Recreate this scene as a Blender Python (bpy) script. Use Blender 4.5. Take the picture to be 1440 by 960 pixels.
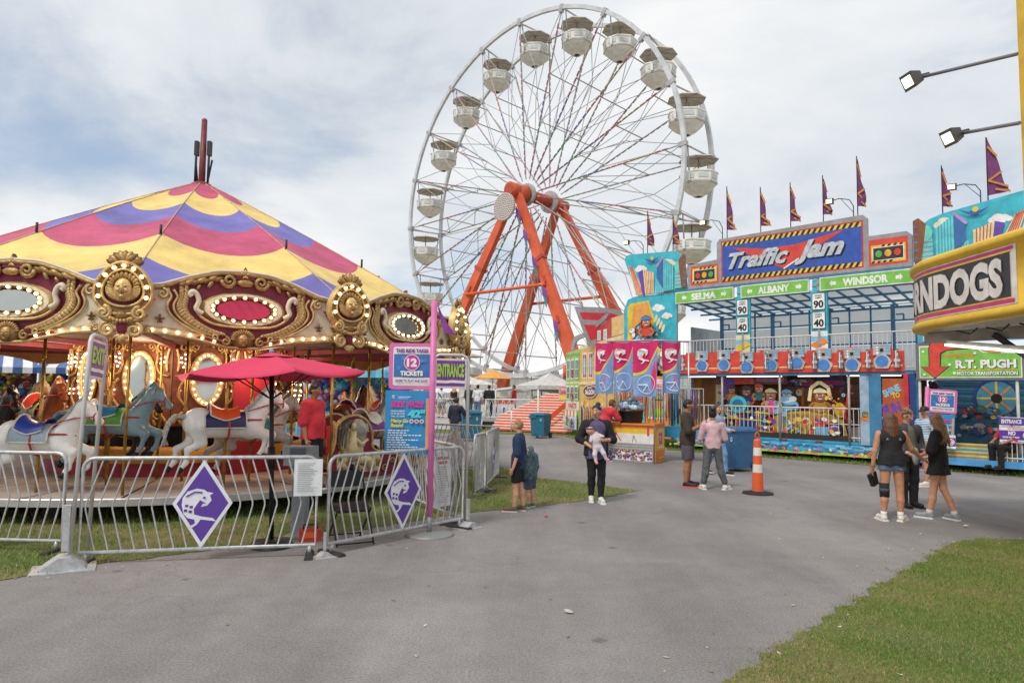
import bpy, math, random
import numpy as np
from mathutils import Matrix, Vector
R = math.radians
PI = math.pi
for o in list(bpy.data.objects):
    bpy.data.objects.remove(o)
SC = bpy.context.scene
COL = SC.collection

# ------------------------------------------------------------------ camera
CAM_H, FPX, HOR, ROLL = 1.82, 980.0, 552.0, 0.014
cam = bpy.data.cameras.new('camera')
cam.sensor_width = 36.0
cam.lens = 36.0 * FPX / 1440.0
cam.clip_start = 0.05
cam.clip_end = 3000.0
camo = bpy.data.objects.new('camera', cam)
COL.objects.link(camo)
PITCH = math.atan((HOR - 480) / FPX)
camo.matrix_world = Matrix.Translation((0, 0, CAM_H)) @ Matrix.Rotation(PI / 2 + PITCH, 4, 'X') @ Matrix.Rotation(ROLL, 4, 'Z')
SC.camera = camo

# ------------------------------------------------------------------ sky
SUN_EL, SUN_AZ = R(52), R(215)          # azimuth measured clockwise from +Y
w = bpy.data.worlds.new('World')
SC.world = w
w.use_nodes = True
nt = w.node_tree
nt.nodes.clear()
def N(t, typ, **kw):
    n = t.nodes.new(typ)
    for k, v in kw.items():
        setattr(n, k, v)
    return n
out = N(nt, 'ShaderNodeOutputWorld')
bg = N(nt, 'ShaderNodeBackground')
bg.inputs['Strength'].default_value = 0.12
sky = N(nt, 'ShaderNodeTexSky', sky_type='NISHITA', sun_disc=False)
sky.sun_elevation = SUN_EL
sky.sun_rotation = SUN_AZ
sky.air_density = 1.0
sky.dust_density = 1.5
tc = N(nt, 'ShaderNodeTexCoord')
sep = N(nt, 'ShaderNodeSeparateXYZ')
nt.links.new(tc.outputs['Generated'], sep.inputs[0])
# project the view direction on a flat cloud deck, so clouds flatten towards the horizon
def MATH(t, op, a, b=None, c=None, clamp=False):
    n = N(t, 'ShaderNodeMath', operation=op)
    n.use_clamp = clamp
    for i, x in enumerate((a, b, c)):
        if x is None:
            continue
        if isinstance(x, (int, float)):
            n.inputs[i].default_value = x
        else:
            t.links.new(x, n.inputs[i])
    return n.outputs[0]
zz = MATH(nt, 'ADD', MATH(nt, 'MAXIMUM', sep.outputs[2], 0.0), 0.22)
cx = MATH(nt, 'MULTIPLY', MATH(nt, 'DIVIDE', sep.outputs[0], zz), -1.0)
cy = MATH(nt, 'DIVIDE', sep.outputs[1], zz)
comb = N(nt, 'ShaderNodeCombineXYZ')
nt.links.new(cx, comb.inputs[0]); nt.links.new(cy, comb.inputs[1]); comb.inputs[2].default_value = 2.9  # cloud slice
def noise(t, vec, scale, detail=6, rough=0.55, dist=0.0):
    n = N(t, 'ShaderNodeTexNoise')
    n.inputs['Scale'].default_value = scale
    n.inputs['Detail'].default_value = detail
    n.inputs['Roughness'].default_value = rough
    n.inputs['Distortion'].default_value = dist
    if vec is not None:
        t.links.new(vec, n.inputs['Vector'])
    return n.outputs['Fac']
def ramp(t, fac, stops):
    n = N(t, 'ShaderNodeValToRGB')
    cr = n.color_ramp
    while len(cr.elements) < len(stops):
        cr.elements.new(0.5)
    for e, (p, c) in zip(cr.elements, stops):
        e.position = p
        e.color = c if len(c) == 4 else (*c, 1)
    t.links.new(fac, n.inputs[0])
    return n.outputs[0]
n1 = noise(nt, comb.outputs[0], 1.0, 9, 0.56, 0.3)
n2 = noise(nt, comb.outputs[0], 0.42, 4, 0.45, 0.1)
cover = ramp(nt, n1, [(0.32, (0.35, 0.35, 0.35)), (0.49, (1, 1, 1))])
shade = ramp(nt, MATH(nt, 'ADD', MATH(nt, 'MULTIPLY', n1, 0.5), MATH(nt, 'MULTIPLY', n2, 0.5)),
             [(0.38, (3.6, 4.0, 4.45)), (0.48, (4.95, 5.15, 5.35)), (0.58, (6.4, 6.35, 6.25))])
mixn = N(nt, 'ShaderNodeMix', data_type='RGBA')
nt.links.new(cover, mixn.inputs[0])
nt.links.new(sky.outputs[0], mixn.inputs[6])
nt.links.new(shade, mixn.inputs[7])
nt.links.new(mixn.outputs[2], bg.inputs[0])
nt.links.new(bg.outputs[0], out.inputs[0])

# ------------------------------------------------------------------ sun (veiled by cloud)
sl = bpy.data.lights.new('sun', 'SUN')
sl.energy = 1.5
sl.angle = R(12)
sl.color = (1.0, 0.95, 0.88)
so = bpy.data.objects.new('sun', sl)
COL.objects.link(so)
sd = Vector((math.sin(SUN_AZ) * math.cos(SUN_EL), math.cos(SUN_AZ) * math.cos(SUN_EL), math.sin(SUN_EL)))
so.rotation_euler = sd.to_track_quat('Z', 'Y').to_euler()
so.location = (0, -10, 30)

# ------------------------------------------------------------------ exposure
SC.view_settings.view_transform = 'Standard'
SC.view_settings.look = 'None'
SC.view_settings.gamma = 1.0
SC.view_settings.use_curve_mapping = False
SC.view_settings.exposure = 0.45

# ------------------------------------------------------------------ helpers
_cr, _sr = math.cos(ROLL), math.sin(ROLL)
def ray(px, py):
    a, b = px - 720, py - 480
    x = (a * _cr + b * _sr) / FPX
    v = -(-a * _sr + b * _cr) / FPX
    return Vector((x, math.cos(PITCH) - v * math.sin(PITCH), math.sin(PITCH) + v * math.cos(PITCH)))
def G(px, py, z=0.0):                   # where a picture point meets the level z
    r = ray(px, py)
    return Vector((0, 0, CAM_H)) + r * ((z - CAM_H) / r.z)
def at(px, py, Y):                      # a picture point at a known distance
    r = ray(px, py)
    return Vector((0, 0, CAM_H)) + r * (Y / r.y)

def lin(h):
    if not isinstance(h, str):
        return tuple(h)
    h = h.lstrip('#')
    c = [int(h[i:i + 2], 16) / 255 for i in (0, 2, 4)]
    return tuple(x / 12.92 if x <= 0.04045 else ((x + 0.055) / 1.055) ** 2.4 for x in c)

_mats = {}
def M(col, rough=0.5, metal=0.0, var=0.08, scale=6.0, bump=0.0, bscale=40.0, emit=0.0, spec=0.5, trans=0.0):
    """plain procedural material: colour with a little uneven wear"""
    key = (col, rough, metal, var, scale, bump, bscale, emit, spec, trans)
    if key in _mats:
        return _mats[key]
    m = bpy.data.materials.new('paint_%s' % (col if isinstance(col, str) else 'c').lstrip('#'))
    m.use_nodes = True
    t = m.node_tree
    b = t.nodes['Principled BSDF']
    c = lin(col)
    b.inputs['Base Color'].default_value = (*c, 1)
    b.inputs['Roughness'].default_value = rough
    b.inputs['Metallic'].default_value = metal
    b.inputs['Specular IOR Level'].default_value = spec
    if trans:
        b.inputs['Transmission Weight'].default_value = trans
    if emit:
        b.inputs['Emission Color'].default_value = (*c, 1)
        b.inputs['Emission Strength'].default_value = emit
    co = None
    if var or bump:
        co = N(t, 'ShaderNodeTexCoord').outputs['Object']
    if var:
        f = noise(t, co, scale, 4, 0.65)
        lo = tuple(max(0, x * (1 - 1.6 * var)) for x in c)
        hi = tuple(min(1, x * (1 + 1.2 * var)) for x in c)
        t.links.new(ramp(t, f, [(0.3, lo), (0.7, hi)]), b.inputs['Base Color'])
        rr = N(t, 'ShaderNodeMapRange')
        t.links.new(f, rr.inputs[0])
        rr.inputs[3].default_value = min(1, rough * 1.2); rr.inputs[4].default_value = rough * 0.8
        t.links.new(rr.outputs[0], b.inputs['Roughness'])
    if bump:
        bn = N(t, 'ShaderNodeBump')
        bn.inputs['Strength'].default_value = bump
        bn.inputs['Distance'].default_value = 0.01
        t.links.new(noise(t, co, bscale, 3, 0.6), bn.inputs['Height'])
        t.links.new(bn.outputs[0], b.inputs['Normal'])
    _mats[key] = m
    return m

class B:
    """collects faces and links them as ONE mesh object"""
    def __init__(s):
        s.v, s.f, s.m, s.s = [], [], [], []
        s.mats = []
    def mi(s, mat):
        if mat not in s.mats:
            s.mats.append(mat)
        return s.mats.index(mat)
    def face(s, idx, mi, sm=False):
        s.f.append(tuple(idx)); s.m.append(mi); s.s.append(sm)
    def poly(s, pts, mat):
        n = len(s.v)
        s.v += [tuple(p) for p in pts]
        s.face(range(n, n + len(pts)), s.mi(mat))
    def box(s, c, d, mat, rz=0.0, top=None):
        x, y, z = [k / 2 for k in d]
        tx, ty = top if top else (1, 1)
        ca, sa = math.cos(rz), math.sin(rz)
        n = len(s.v)
        for k, (fx, fy) in ((-1, (1, 1)), (1, (tx, ty))):
            for i, j in ((-1, -1), (1, -1), (1, 1), (-1, 1)):
                a, b_ = i * x * fx, j * y * fy
                s.v.append((c[0] + a * ca - b_ * sa, c[1] + a * sa + b_ * ca, c[2] + k * z))
        m = s.mi(mat)
        for q in ((3, 2, 1, 0), (4, 5, 6, 7), (0, 1, 5, 4), (1, 2, 6, 5), (2, 3, 7, 6), (3, 0, 4, 7)):
            s.face([n + i for i in q], m)
        return s
    def beam(s, a, b, wd, ht, mat, up=(0, 0, 1), w2=None, h2=None):
        a, b = Vector(a), Vector(b)
        d = (b - a).normalized()
        u = Vector(up)
        if abs(d.dot(u)) > 0.97:
            u = Vector((0, 1, 0))
        sd_ = d.cross(u).normalized(); u = sd_.cross(d)
        n = len(s.v)
        for p, ww, hh in ((a, wd, ht), (b, w2 or wd, h2 or ht)):
            for i, j in ((-1, -1), (1, -1), (1, 1), (-1, 1)):
                s.v.append(tuple(p + sd_ * i * ww / 2 + u * j * hh / 2))
        m = s.mi(mat)
        for q in ((0, 1, 2, 3), (7, 6, 5, 4), (0, 4, 5, 1), (1, 5, 6, 2), (2, 6, 7, 3), (3, 7, 4, 0)):
            s.face([n + i for i in q], m)
        return s
    def tube(s, pts, r, mat, n=8, closed=False, cap=True, sm=True):
        pts = [Vector(p) for p in pts]
        L = len(pts)
        rs = r if isinstance(r, (list, tuple)) else [r] * L
        base = len(s.v)
        prev = None
        for i, p in enumerate(pts):
            if closed:
                d = pts[(i + 1) % L] - pts[i - 1]
            else:
                d = pts[min(i + 1, L - 1)] - pts[max(i - 1, 0)]
            d = d.normalized() if d.length > 1e-9 else Vector((0, 0, 1))
            if prev is None:
                u = Vector((0, 0, 1)) if abs(d.z) < 0.9 else Vector((0, 1, 0))
                u = (u - d * u.dot(d)).normalized()
            else:
                u = prev - d * prev.dot(d)
                u = u.normalized() if u.length > 1e-6 else d.orthogonal().normalized()
            prev = u
            w_ = d.cross(u)
            for k in range(n):
                a = 2 * PI * k / n
                s.v.append(tuple(p + (u * math.cos(a) + w_ * math.sin(a)) * rs[i]))
        m = s.mi(mat)
        for i in range(L if closed else L - 1):
            j = (i + 1) % L
            for k in range(n):
                l = (k + 1) % n
                s.face((base + i * n + k, base + i * n + l, base + j * n + l, base + j * n + k), m, sm)
        if cap and not closed:
            s.face([base + k for k in reversed(range(n))], m)
            s.face([base + (L - 1) * n + k for k in range(n)], m)
        return s
    def lathe(s, prof, mat, n=24, c=(0, 0, 0), a0=0.0, a1=2 * PI, sm=True, rot=0.0):
        full = abs(a1 - a0 - 2 * PI) < 1e-6
        cols = n if full else n + 1
        base = len(s.v)
        for r_, z in prof:
            for k in range(cols):
                a = a0 + (a1 - a0) * k / n + rot
                s.v.append((c[0] + r_ * math.cos(a), c[1] + r_ * math.sin(a), c[2] + z))
        m = s.mi(mat)
        for i in range(len(prof) - 1):
            for k in range(n):
                l = (k + 1) % cols
                s.face((base + i * cols + k, base + i * cols + l, base + (i + 1) * cols + l, base + (i + 1) * cols + k), m, sm)
        return s
    def prism(s, poly, y0, y1, mat, side=None):
        """polygon in the XZ plane, extruded along Y (front at y0)"""
        ar = sum(poly[i][0] * poly[(i + 1) % len(poly)][1] - poly[(i + 1) % len(poly)][0] * poly[i][1] for i in range(len(poly)))
        if ar < 0:
            poly = poly[::-1]
        n, L = len(s.v), len(poly)
        s.v += [(x, y0, z) for x, z in poly] + [(x, y1, z) for x, z in poly]
        m = s.mi(mat); k = s.mi(side or mat)
        s.face(range(n, n + L), m)
        s.face(range(n + 2 * L - 1, n + L - 1, -1), k)
        for i in range(L):
            j = (i + 1) % L
            s.face((n + i, n + L + i, n + L + j, n + j), k)
        return s
    def ell(s, c, r, mat, n=8, k=6, mtx=None):
        if isinstance(r, (int, float)):
            r = (r, r, r)
        base = len(s.v)
        m = s.mi(mat)
        def put(p):
            p = Vector(p)
            if mtx is not None:
                p = mtx @ p
            s.v.append((c[0] + p.x, c[1] + p.y, c[2] + p.z))
        put((0, 0, -r[2]))
        for i in range(1, k):
            t = -PI / 2 + PI * i / k
            for j in range(n):
                a = 2 * PI * j / n
                put((r[0] * math.cos(t) * math.cos(a), r[1] * math.cos(t) * math.sin(a), r[2] * math.sin(t)))
        put((0, 0, r[2]))
        top = len(s.v) - 1
        for j in range(n):
            l = (j + 1) % n
            s.face((base, base + 1 + l, base + 1 + j), m, True)
            for i in range(k - 2):
                a, b_ = base + 1 + i * n, base + 1 + (i + 1) * n
                s.face((a + j, a + l, b_ + l, b_ + j), m, True)
            s.face((base + 1 + (k - 2) * n + j, base + 1 + (k - 2) * n + l, top), m, True)
        return s
    def grid(s, rows, mat, sm=True, closed=False):
        base = len(s.v)
        c_ = len(rows[0])
        for r_ in rows:
            s.v += [tuple(p) for p in r_]
        m = s.mi(mat)
        for i in range(len(rows) - 1):
            for j in range(c_ if closed else c_ - 1):
                l = (j + 1) % c_
                s.face((base + i * c_ + j, base + i * c_ + l, base + (i + 1) * c_ + l, base + (i + 1) * c_ + j), m, sm)
        return s
    def raw(s, vs, fs, mat, sm=True):
        base = len(s.v)
        s.v += [tuple(p) for p in vs]
        m = s.mi(mat)
        for f in fs:
            s.face([base + i for i in f], m, sm)
        return s
    def mesh(s, name):
        me = bpy.data.meshes.new(name)
        me.from_pydata(s.v, [], s.f)
        for m in s.mats:
            me.materials.append(m)
        me.polygons.foreach_set('material_index', s.m)
        me.polygons.foreach_set('use_smooth', s.s)
        me.update()
        return me
    def build(s, name, parent=None, loc=None, rz=None, **kw):
        return obj(name, s.mesh(name), parent, loc, rz, **kw)

def obj(name, me, parent=None, loc=None, rz=None, label=None, cat=None, group=None, kind=None):
    o = bpy.data.objects.new(name, me)
    COL.objects.link(o)
    o.parent = parent
    if loc is not None:
        o.location = loc
    if rz is not None:
        o.rotation_euler = (0, 0, rz)
    tag(o, label, cat, group, kind)
    return o
def tag(o, label=None, cat=None, group=None, kind=None):
    for k, v in (('label', label), ('category', cat), ('group', group), ('kind', kind)):
        if v:
            o[k] = v
    return o
def thing(name, label, cat, loc=(0, 0, 0), rz=0.0, group=None):
    o = obj(name, None, None, loc, rz, label, cat, group)
    o.empty_display_size = 0.2
    return o
def copy_tree(o, parent=None, **kw):
    c = o.copy()
    COL.objects.link(c)
    c.parent = parent
    for ch in o.children:
        if ch.name in COL.objects:
            copy_tree(ch, c)
    if kw:
        tag(c, **kw)
    return c

_txt = {}
def glyphs(s, off=0.012, shear=0.0):
    """outlines of a word, filled, as (verts, faces), baseline at 0, cap height 1"""
    key = (s, off, shear)
    if key not in _txt:
        cu = bpy.data.curves.new('t', 'FONT')
        cu.body = s; cu.offset = off; cu.shear = shear; cu.resolution_u = 3
        cu.fill_mode = 'FRONT'
        o = bpy.data.objects.new('t', cu)
        COL.objects.link(o)
        dg = bpy.context.evaluated_depsgraph_get()
        ev = o.evaluated_get(dg)
        me = ev.to_mesh()
        vs = [(v.co.x, v.co.y) for v in me.vertices]
        fs = [tuple(p.vertices) for p in me.polygons]
        ev.to_mesh_clear()
        bpy.data.objects.remove(o); bpy.data.curves.remove(cu)
        x0 = min(v[0] for v in vs); x1 = max(v[0] for v in vs)
        vs = [((x - (x0 + x1) / 2), y / 0.73) for x, y in vs]
        _txt[key] = (vs, fs, x1 - x0)
    return _txt[key]

class P(B):
    """flat print: shapes laid in thin layers on the plane y = base (front is -Y)"""
    def __init__(s, base=0.0, step=0.0015):
        super().__init__()
        s.y, s.step = base, step
    def up(s, k=1):
        s.y -= s.step * k
        return s
    def shape(s, pts, mat):
        ar = sum(pts[i][0] * pts[(i + 1) % len(pts)][1] - pts[(i + 1) % len(pts)][0] * pts[i][1] for i in range(len(pts)))
        if ar < 0:
            pts = pts[::-1]
        s.up()
        s.poly([(x, s.y, z) for x, z in pts], mat)
        return s
    def rect(s, x0, z0, x1, z1, mat):
        return s.shape([(x0, z0), (x1, z0), (x1, z1), (x0, z1)], mat)
    def oval(s, x, z, rx, rz, mat, n=20, rot=0.0):
        ca, sa = math.cos(rot), math.sin(rot)
        return s.shape([(x + rx * math.cos(t) * ca - rz * math.sin(t) * sa, z + rx * math.cos(t) * sa + rz * math.sin(t) * ca)
                        for t in [2 * PI * i / n for i in range(n)]], mat)
    def line(s, pts, wd, mat):
        s.up()
        for (x0, z0), (x1, z1) in zip(pts, pts[1:]):
            L = math.hypot(x1 - x0, z1 - z0) or 1
            nx, nz = -(z1 - z0) / L * wd / 2, (x1 - x0) / L * wd / 2
            s.poly([(x0 + nx, s.y, z0 + nz), (x0 - nx, s.y, z0 - nz), (x1 - nx, s.y, z1 - nz), (x1 + nx, s.y, z1 + nz)], mat)
        return s
    def text(s, t, x, z, h, mat, wd=None, off=0.012, shear=0.0, rot=0.0):
        """word centred on x, baseline z, cap height h, squeezed to width wd"""
        vs, fs, L = glyphs(t, round(off + .015, 3), shear)
        sx = (wd / L) if wd else h / 0.73
        s.up()
        ca, sa = math.cos(rot), math.sin(rot)
        n = len(s.v)
        for a, b_ in vs:
            a *= sx; b_ *= h
            s.v.append((x + a * ca - b_ * sa, s.y, z + a * sa + b_ * ca))
        m = s.mi(mat)
        for f in fs:
            s.face([n + i for i in f], m)
        return s

# common paints
WHITE = M('#e8e6e0', 0.45)
BLACK = M('#141416', 0.5)
STEEL = M('#b9bbbd', 0.38, 0.55, var=0.15, scale=9)
GALV = M('#c3c4c4', 0.42, 0.35, var=0.18, scale=14)
DARK = M('#2a2b2e', 0.55)
BULB = M('#ffe9c0', 0.3, var=0, emit=5.0)
# ================================================================== ground
def ground_mat(kind):
    m = bpy.data.materials.new(kind)
    m.use_nodes = True
    t = m.node_tree
    b = t.nodes['Principled BSDF']
    co = N(t, 'ShaderNodeTexCoord').outputs['Object']
    if kind == 'asphalt':
        big = noise(t, co, 0.35, 6, 0.6, 0.4)
        fine = noise(t, co, 55, 5, 0.8)
        mid = noise(t, co, 4.0, 6, 0.65)
        c1 = ramp(t, big, [(0.32, lin('#7a7674')), (0.50, lin('#858180')), (0.66, lin('#908c8a'))])
        c2 = ramp(t, fine, [(0.38, (0.68, 0.68, 0.68)), (0.50, (1.0, 1.0, 1.0)), (0.60, (1.28, 1.27, 1.26))])
        c3 = ramp(t, mid, [(0.35, (0.93, 0.93, 0.93)), (0.65, (1.05, 1.05, 1.05))])
        x = N(t, 'ShaderNodeMix', data_type='RGBA', blend_type='MULTIPLY'); x.inputs[0].default_value = 1
        t.links.new(c1, x.inputs[6]); t.links.new(c2, x.inputs[7])
        y = N(t, 'ShaderNodeMix', data_type='RGBA', blend_type='MULTIPLY'); y.inputs[0].default_value = 1
        t.links.new(x.outputs[2], y.inputs[6]); t.links.new(c3, y.inputs[7])
        # small dark stains (gum, oil) with a shape of their own
        st = N(t, 'ShaderNodeTexVoronoi'); st.inputs['Scale'].default_value = 1.1; st.inputs['Randomness'].default_value = 1
        t.links.new(co, st.inputs['Vector'])
        dist = MATH(t, 'ADD', st.outputs['Distance'], MATH(t, 'MULTIPLY', mid, 0.12))
        sm_ = ramp(t, dist, [(0.095, (0.62, 0.61, 0.60)), (0.14, (1, 1, 1))])
        z = N(t, 'ShaderNodeMix', data_type='RGBA', blend_type='MULTIPLY'); z.inputs[0].default_value = 1
        t.links.new(y.outputs[2], z.inputs[6]); t.links.new(sm_, z.inputs[7])
        vc = N(t, 'ShaderNodeTexVoronoi', feature='DISTANCE_TO_EDGE'); vc.inputs['Scale'].default_value = 0.22
        wv = N(t, 'ShaderNodeVectorMath', operation='ADD')
        nn = N(t, 'ShaderNodeTexNoise'); nn.inputs['Scale'].default_value = 1.6; nn.inputs['Detail'].default_value = 6
        t.links.new(co, nn.inputs['Vector']); t.links.new(co, wv.inputs[0]); t.links.new(nn.outputs['Color'], wv.inputs[1])
        t.links.new(wv.outputs[0], vc.inputs['Vector'])
        brk = MATH(t, 'MULTIPLY', ramp(t, vc.outputs['Distance'], [(0.001, (1, 1, 1)), (0.0045, (0, 0, 0))]), ramp(t, noise(t, co, 0.5, 3), [(0.45, (0, 0, 0)), (0.6, (1, 1, 1))]))
        ck = N(t, 'ShaderNodeMix', data_type='RGBA'); t.links.new(MATH(t, 'MULTIPLY', brk, 0.22), ck.inputs[0])
        t.links.new(z.outputs[2], ck.inputs[6]); ck.inputs[7].default_value = (0.06, 0.055, 0.05, 1)
        mp = N(t, 'ShaderNodeMapping'); mp.inputs['Rotation'].default_value = (0, 0, 0.5); mp.inputs['Scale'].default_value = (1.1, 0.12, 1)
        t.links.new(co, mp.inputs[0])
        ln = ramp(t, noise(t, mp.outputs[0], 1.0, 5, .6), [(0.38, (0.90, 0.89, 0.88)), (0.62, (1.08, 1.08, 1.07))])
        lm_ = N(t, 'ShaderNodeMix', data_type='RGBA', blend_type='MULTIPLY'); lm_.inputs[0].default_value = 1
        t.links.new(ck.outputs[2], lm_.inputs[6]); t.links.new(ln, lm_.inputs[7])
        t.links.new(lm_.outputs[2], b.inputs['Base Color'])
        b.inputs['Roughness'].default_value = 0.88
        h = fine
        st_, ds = 0.5, 0.008
    else:
        a = noise(t, co, 0.7, 6, 0.65, 0.6)
        f = noise(t, co, 30, 4, 0.7)
        base = ramp(t, a, [(0.34, lin('#5c6c33')), (0.48, lin('#6c743c')), (0.62, lin('#8a7c56'))])
        ff = ramp(t, f, [(0.3, (0.5, 0.5, 0.45)), (0.7, (1.25, 1.25, 1.2))])
        x = N(t, 'ShaderNodeMix', data_type='RGBA', blend_type='MULTIPLY'); x.inputs[0].default_value = 1
        t.links.new(base, x.inputs[6]); t.links.new(ff, x.inputs[7])
        t.links.new(x.outputs[2], b.inputs['Base Color'])
        b.inputs['Roughness'].default_value = 0.95
        h = f
        st_, ds = 0.8, 0.03
    bn = N(t, 'ShaderNodeBump')
    bn.inputs['Strength'].default_value = st_; bn.inputs['Distance'].default_value = ds
    t.links.new(h, bn.inputs['Height']); t.links.new(bn.outputs[0], b.inputs['Normal'])
    return m
ASPH = ground_mat('asphalt')
SOIL = ground_mat('turf_soil')
b = B()
b.poly([(-900, -60, 0), (900, -60, 0), (900, 1500, 0), (-900, 1500, 0)], ASPH)
b.build('asphalt_ground', kind='structure')

rnd = random.Random(7)
def ragged(pts, step=0.12, amp=0.05):
    outp = []
    for i, p in enumerate(pts):
        q = pts[(i + 1) % len(pts)]
        L = math.hypot(q[0] - p[0], q[1] - p[1])
        k = max(1, min(120, int(L / step)))
        for j in range(k):
            t = j / k
            outp.append((p[0] + (q[0] - p[0]) * t + rnd.uniform(-amp, amp), p[1] + (q[1] - p[1]) * t + rnd.uniform(-amp, amp)))
    return outp
def xy(px, py):
    g = G(px, py)
    return (g.x, g.y)
lawn_left = [xy(-160, 835), xy(0, 817), xy(110, 797), xy(250, 779), xy(430, 757), xy(560, 737), xy(650, 722), xy(780, 709), xy(850, 700), xy(897, 690), xy(840, 681), xy(745, 671), xy(700, 655), (-1.2, 17.0), (-3.2, 23.0), (-16, 26), (-26, 12)]
lawn_right = [xy(985, 985), xy(1090, 915), xy(1190, 853), xy(1280, 797), xy(1340, 765), xy(1385, 757), xy(1440, 760), (9.5, 8.9), (12, 6), (6, 2.5), (1.4, 3.2)]
lawn_ride = [(2.3, 29.6), (3.25, 25.2), (4.3, 24.2), (7.1, 21.5), (12.2, 16.55), (16, 12.8), (19, 15.5), (11, 25), (6, 33), (3.0, 33)]
lawn_wheel = [(-6, 31.6), (2.8, 30.2), (6, 34), (30, 30), (40, 80), (-40, 80), (-24, 33)]
def inside(p, poly):
    x, y = p
    c = False
    for i in range(len(poly)):
        (x0, y0), (x1, y1) = poly[i - 1], poly[i]
        if (y0 > y) != (y1 > y) and x < (x1 - x0) * (y - y0) / (y1 - y0) + x0:
            c = not c
    return c
lawns = []
for nm, pts in (('lawn_left', lawn_left), ('lawn_right', lawn_right), ('lawn_under_ride', lawn_ride), ('lawn_wheel', lawn_wheel)):
    rp = ragged(pts)
    b = B()
    b.poly([(x, y, 0.006) for x, y in rp], SOIL)
    b.build(nm, kind='structure')
    lawns.append((nm, rp))

# grass blades: three-sided wedges, denser near the lens
GRASS = [M('#68862c', 0.7, var=0), M('#7c963c', 0.7, var=0), M('#557426', 0.7, var=0), M('#8f8c4e', 0.75, var=0), M('#a89a66', 0.8, var=0)]
def blades(rp, n, hmin, hmax, rs, wd, near=None, dry=0.3):
    rg = np.random.default_rng(rs)
    px = np.array(rp)
    x0, y0 = px.min(0); x1, y1 = px.max(0)
    pts = np.stack([rg.uniform(x0, x1, n * 3), rg.uniform(y0, y1, n * 3)], 1)
    if near is not None:
        k = (np.abs(pts[:, 0]) < pts[:, 1] * 0.80 + 0.4) & (pts[:, 1] < near)
        pts = pts[k]
    c = np.zeros(len(pts), bool)
    for i in range(len(px)):
        (ax, ay), (bx, by) = px[i - 1], px[i]
        if ay == by:
            continue
        c ^= ((ay > pts[:, 1]) != (by > pts[:, 1])) & (pts[:, 0] < (bx - ax) * (pts[:, 1] - ay) / (by - ay) + ax)
    pts = pts[c][:n]
    n = len(pts)
    pts = pts + rg.normal(0, .045, (n, 2))
    # bald and dry patches
    ph = np.sin(pts[:, 0] * 1.9 + 1.3 * np.sin(pts[:, 1] * 1.1)) * np.sin(pts[:, 1] * 1.6 + pts[:, 0] * 0.7) + 0.5 * np.sin(pts[:, 0] * 5.1 + pts[:, 1] * 4.3)
    keep = rg.random(n) < np.clip(0.85 - 0.45 * ph * (ph > 0), 0.2, 1)
    pts, ph = pts[keep], ph[keep]
    n = len(pts)
    h = rg.uniform(hmin, hmax, n)
    a = rg.uniform(0, 2 * PI, n)
    ln = rg.uniform(0.1, 0.9, n) * h
    la = rg.uniform(0, 2 * PI, n)
    ww = wd * rg.uniform(0.6, 1.3, n)
    V = np.zeros((n, 3, 3))
    V[:, 0, :2] = pts + np.stack([np.cos(a), np.sin(a)], 1) * ww[:, None] / 2
    V[:, 1, :2] = pts - np.stack([np.cos(a), np.sin(a)], 1) * ww[:, None] / 2
    V[:, 2, :2] = pts + np.stack([np.cos(la), np.sin(la)], 1) * ln[:, None]
    V[:, :2, 2] = 0.002
    V[:, 2, 2] = h
    mi = np.where(rg.random(n) < dry + 0.25 * (ph > 0.3), rg.integers(3, 5, n), rg.integers(0, 3, n))
    me = bpy.data.meshes.new('grass')
    me.vertices.add(n * 3); me.vertices.foreach_set('co', V.ravel())
    me.loops.add(n * 3); me.loops.foreach_set('vertex_index', np.arange(n * 3, dtype=np.int32))
    me.polygons.add(n); me.polygons.foreach_set('loop_start', np.arange(0, n * 3, 3, dtype=np.int32))
    for g in GRASS:
        me.materials.append(g)
    me.polygons.foreach_set('material_index', mi.astype(np.int32))
    me.update(calc_edges=True)
    return me
for (nm, rp), args, lab in zip(lawns,
        [(190000, 0.02, 0.06, 1, 0.010, 17.5, 0.30), (300000, 0.010, 0.036, 2, 0.0055, 10.0, 0.24), (60000, 0.03, 0.10, 3, 0.02, 40, 0.10), (70000, 0.04, 0.12, 4, 0.03, 42, 0.08)],
        ['worn grass with dry patches under the carousel railings', 'short green grass in the lower right corner', 'grass strip under the two storey funhouse', 'green grass strip in front of the striped ferris stairs']):
    n_, h0, h1, rs, wd, near, dry = args
    obj('grass', blades(rp, n_, h0, h1, rs, wd, near, dry), label=lab, cat='grass', kind='stuff')

# bits of leaf, straw and paper blown over the asphalt
rg_ = random.Random(77)
b = B()
for i in range(260):
    if i < 140:
        e = rg_.choice([lawn_left[1:11], lawn_right[:7]]); k = rg_.randrange(len(e) - 1); t_ = rg_.random()
        x = e[k][0] + (e[k + 1][0] - e[k][0]) * t_ + rg_.gauss(0, .25); y = e[k][1] + (e[k + 1][1] - e[k][1]) * t_ + rg_.gauss(0, .25)
    else:
        y = rg_.uniform(4, 18); x = rg_.uniform(-.5, .8) * y * .8
    r_ = rg_.uniform(.006, .02); a_ = rg_.uniform(0, PI); m_ = rg_.choice([M('#8a7a55', .8, var=0), M('#b8ad95', .8, var=0), M('#5c5040', .8, var=0), M('#d5d2cc', .8, var=0), M('#77803f', .8, var=0)])
    c_, s_ = math.cos(a_), math.sin(a_)
    b.poly([(x + r_ * (u * 1.6 * c_ - v * .6 * s_), y + r_ * (u * 1.6 * s_ + v * .6 * c_), .009 + .006 * (u > 0)) for u, v in ((-1, 0), (0, -1), (1, 0), (0, 1))], m_)
b.build('leaf_litter', label='scattered bits of dry leaf, straw and paper on the asphalt', cat='litter', kind='stuff')
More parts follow.
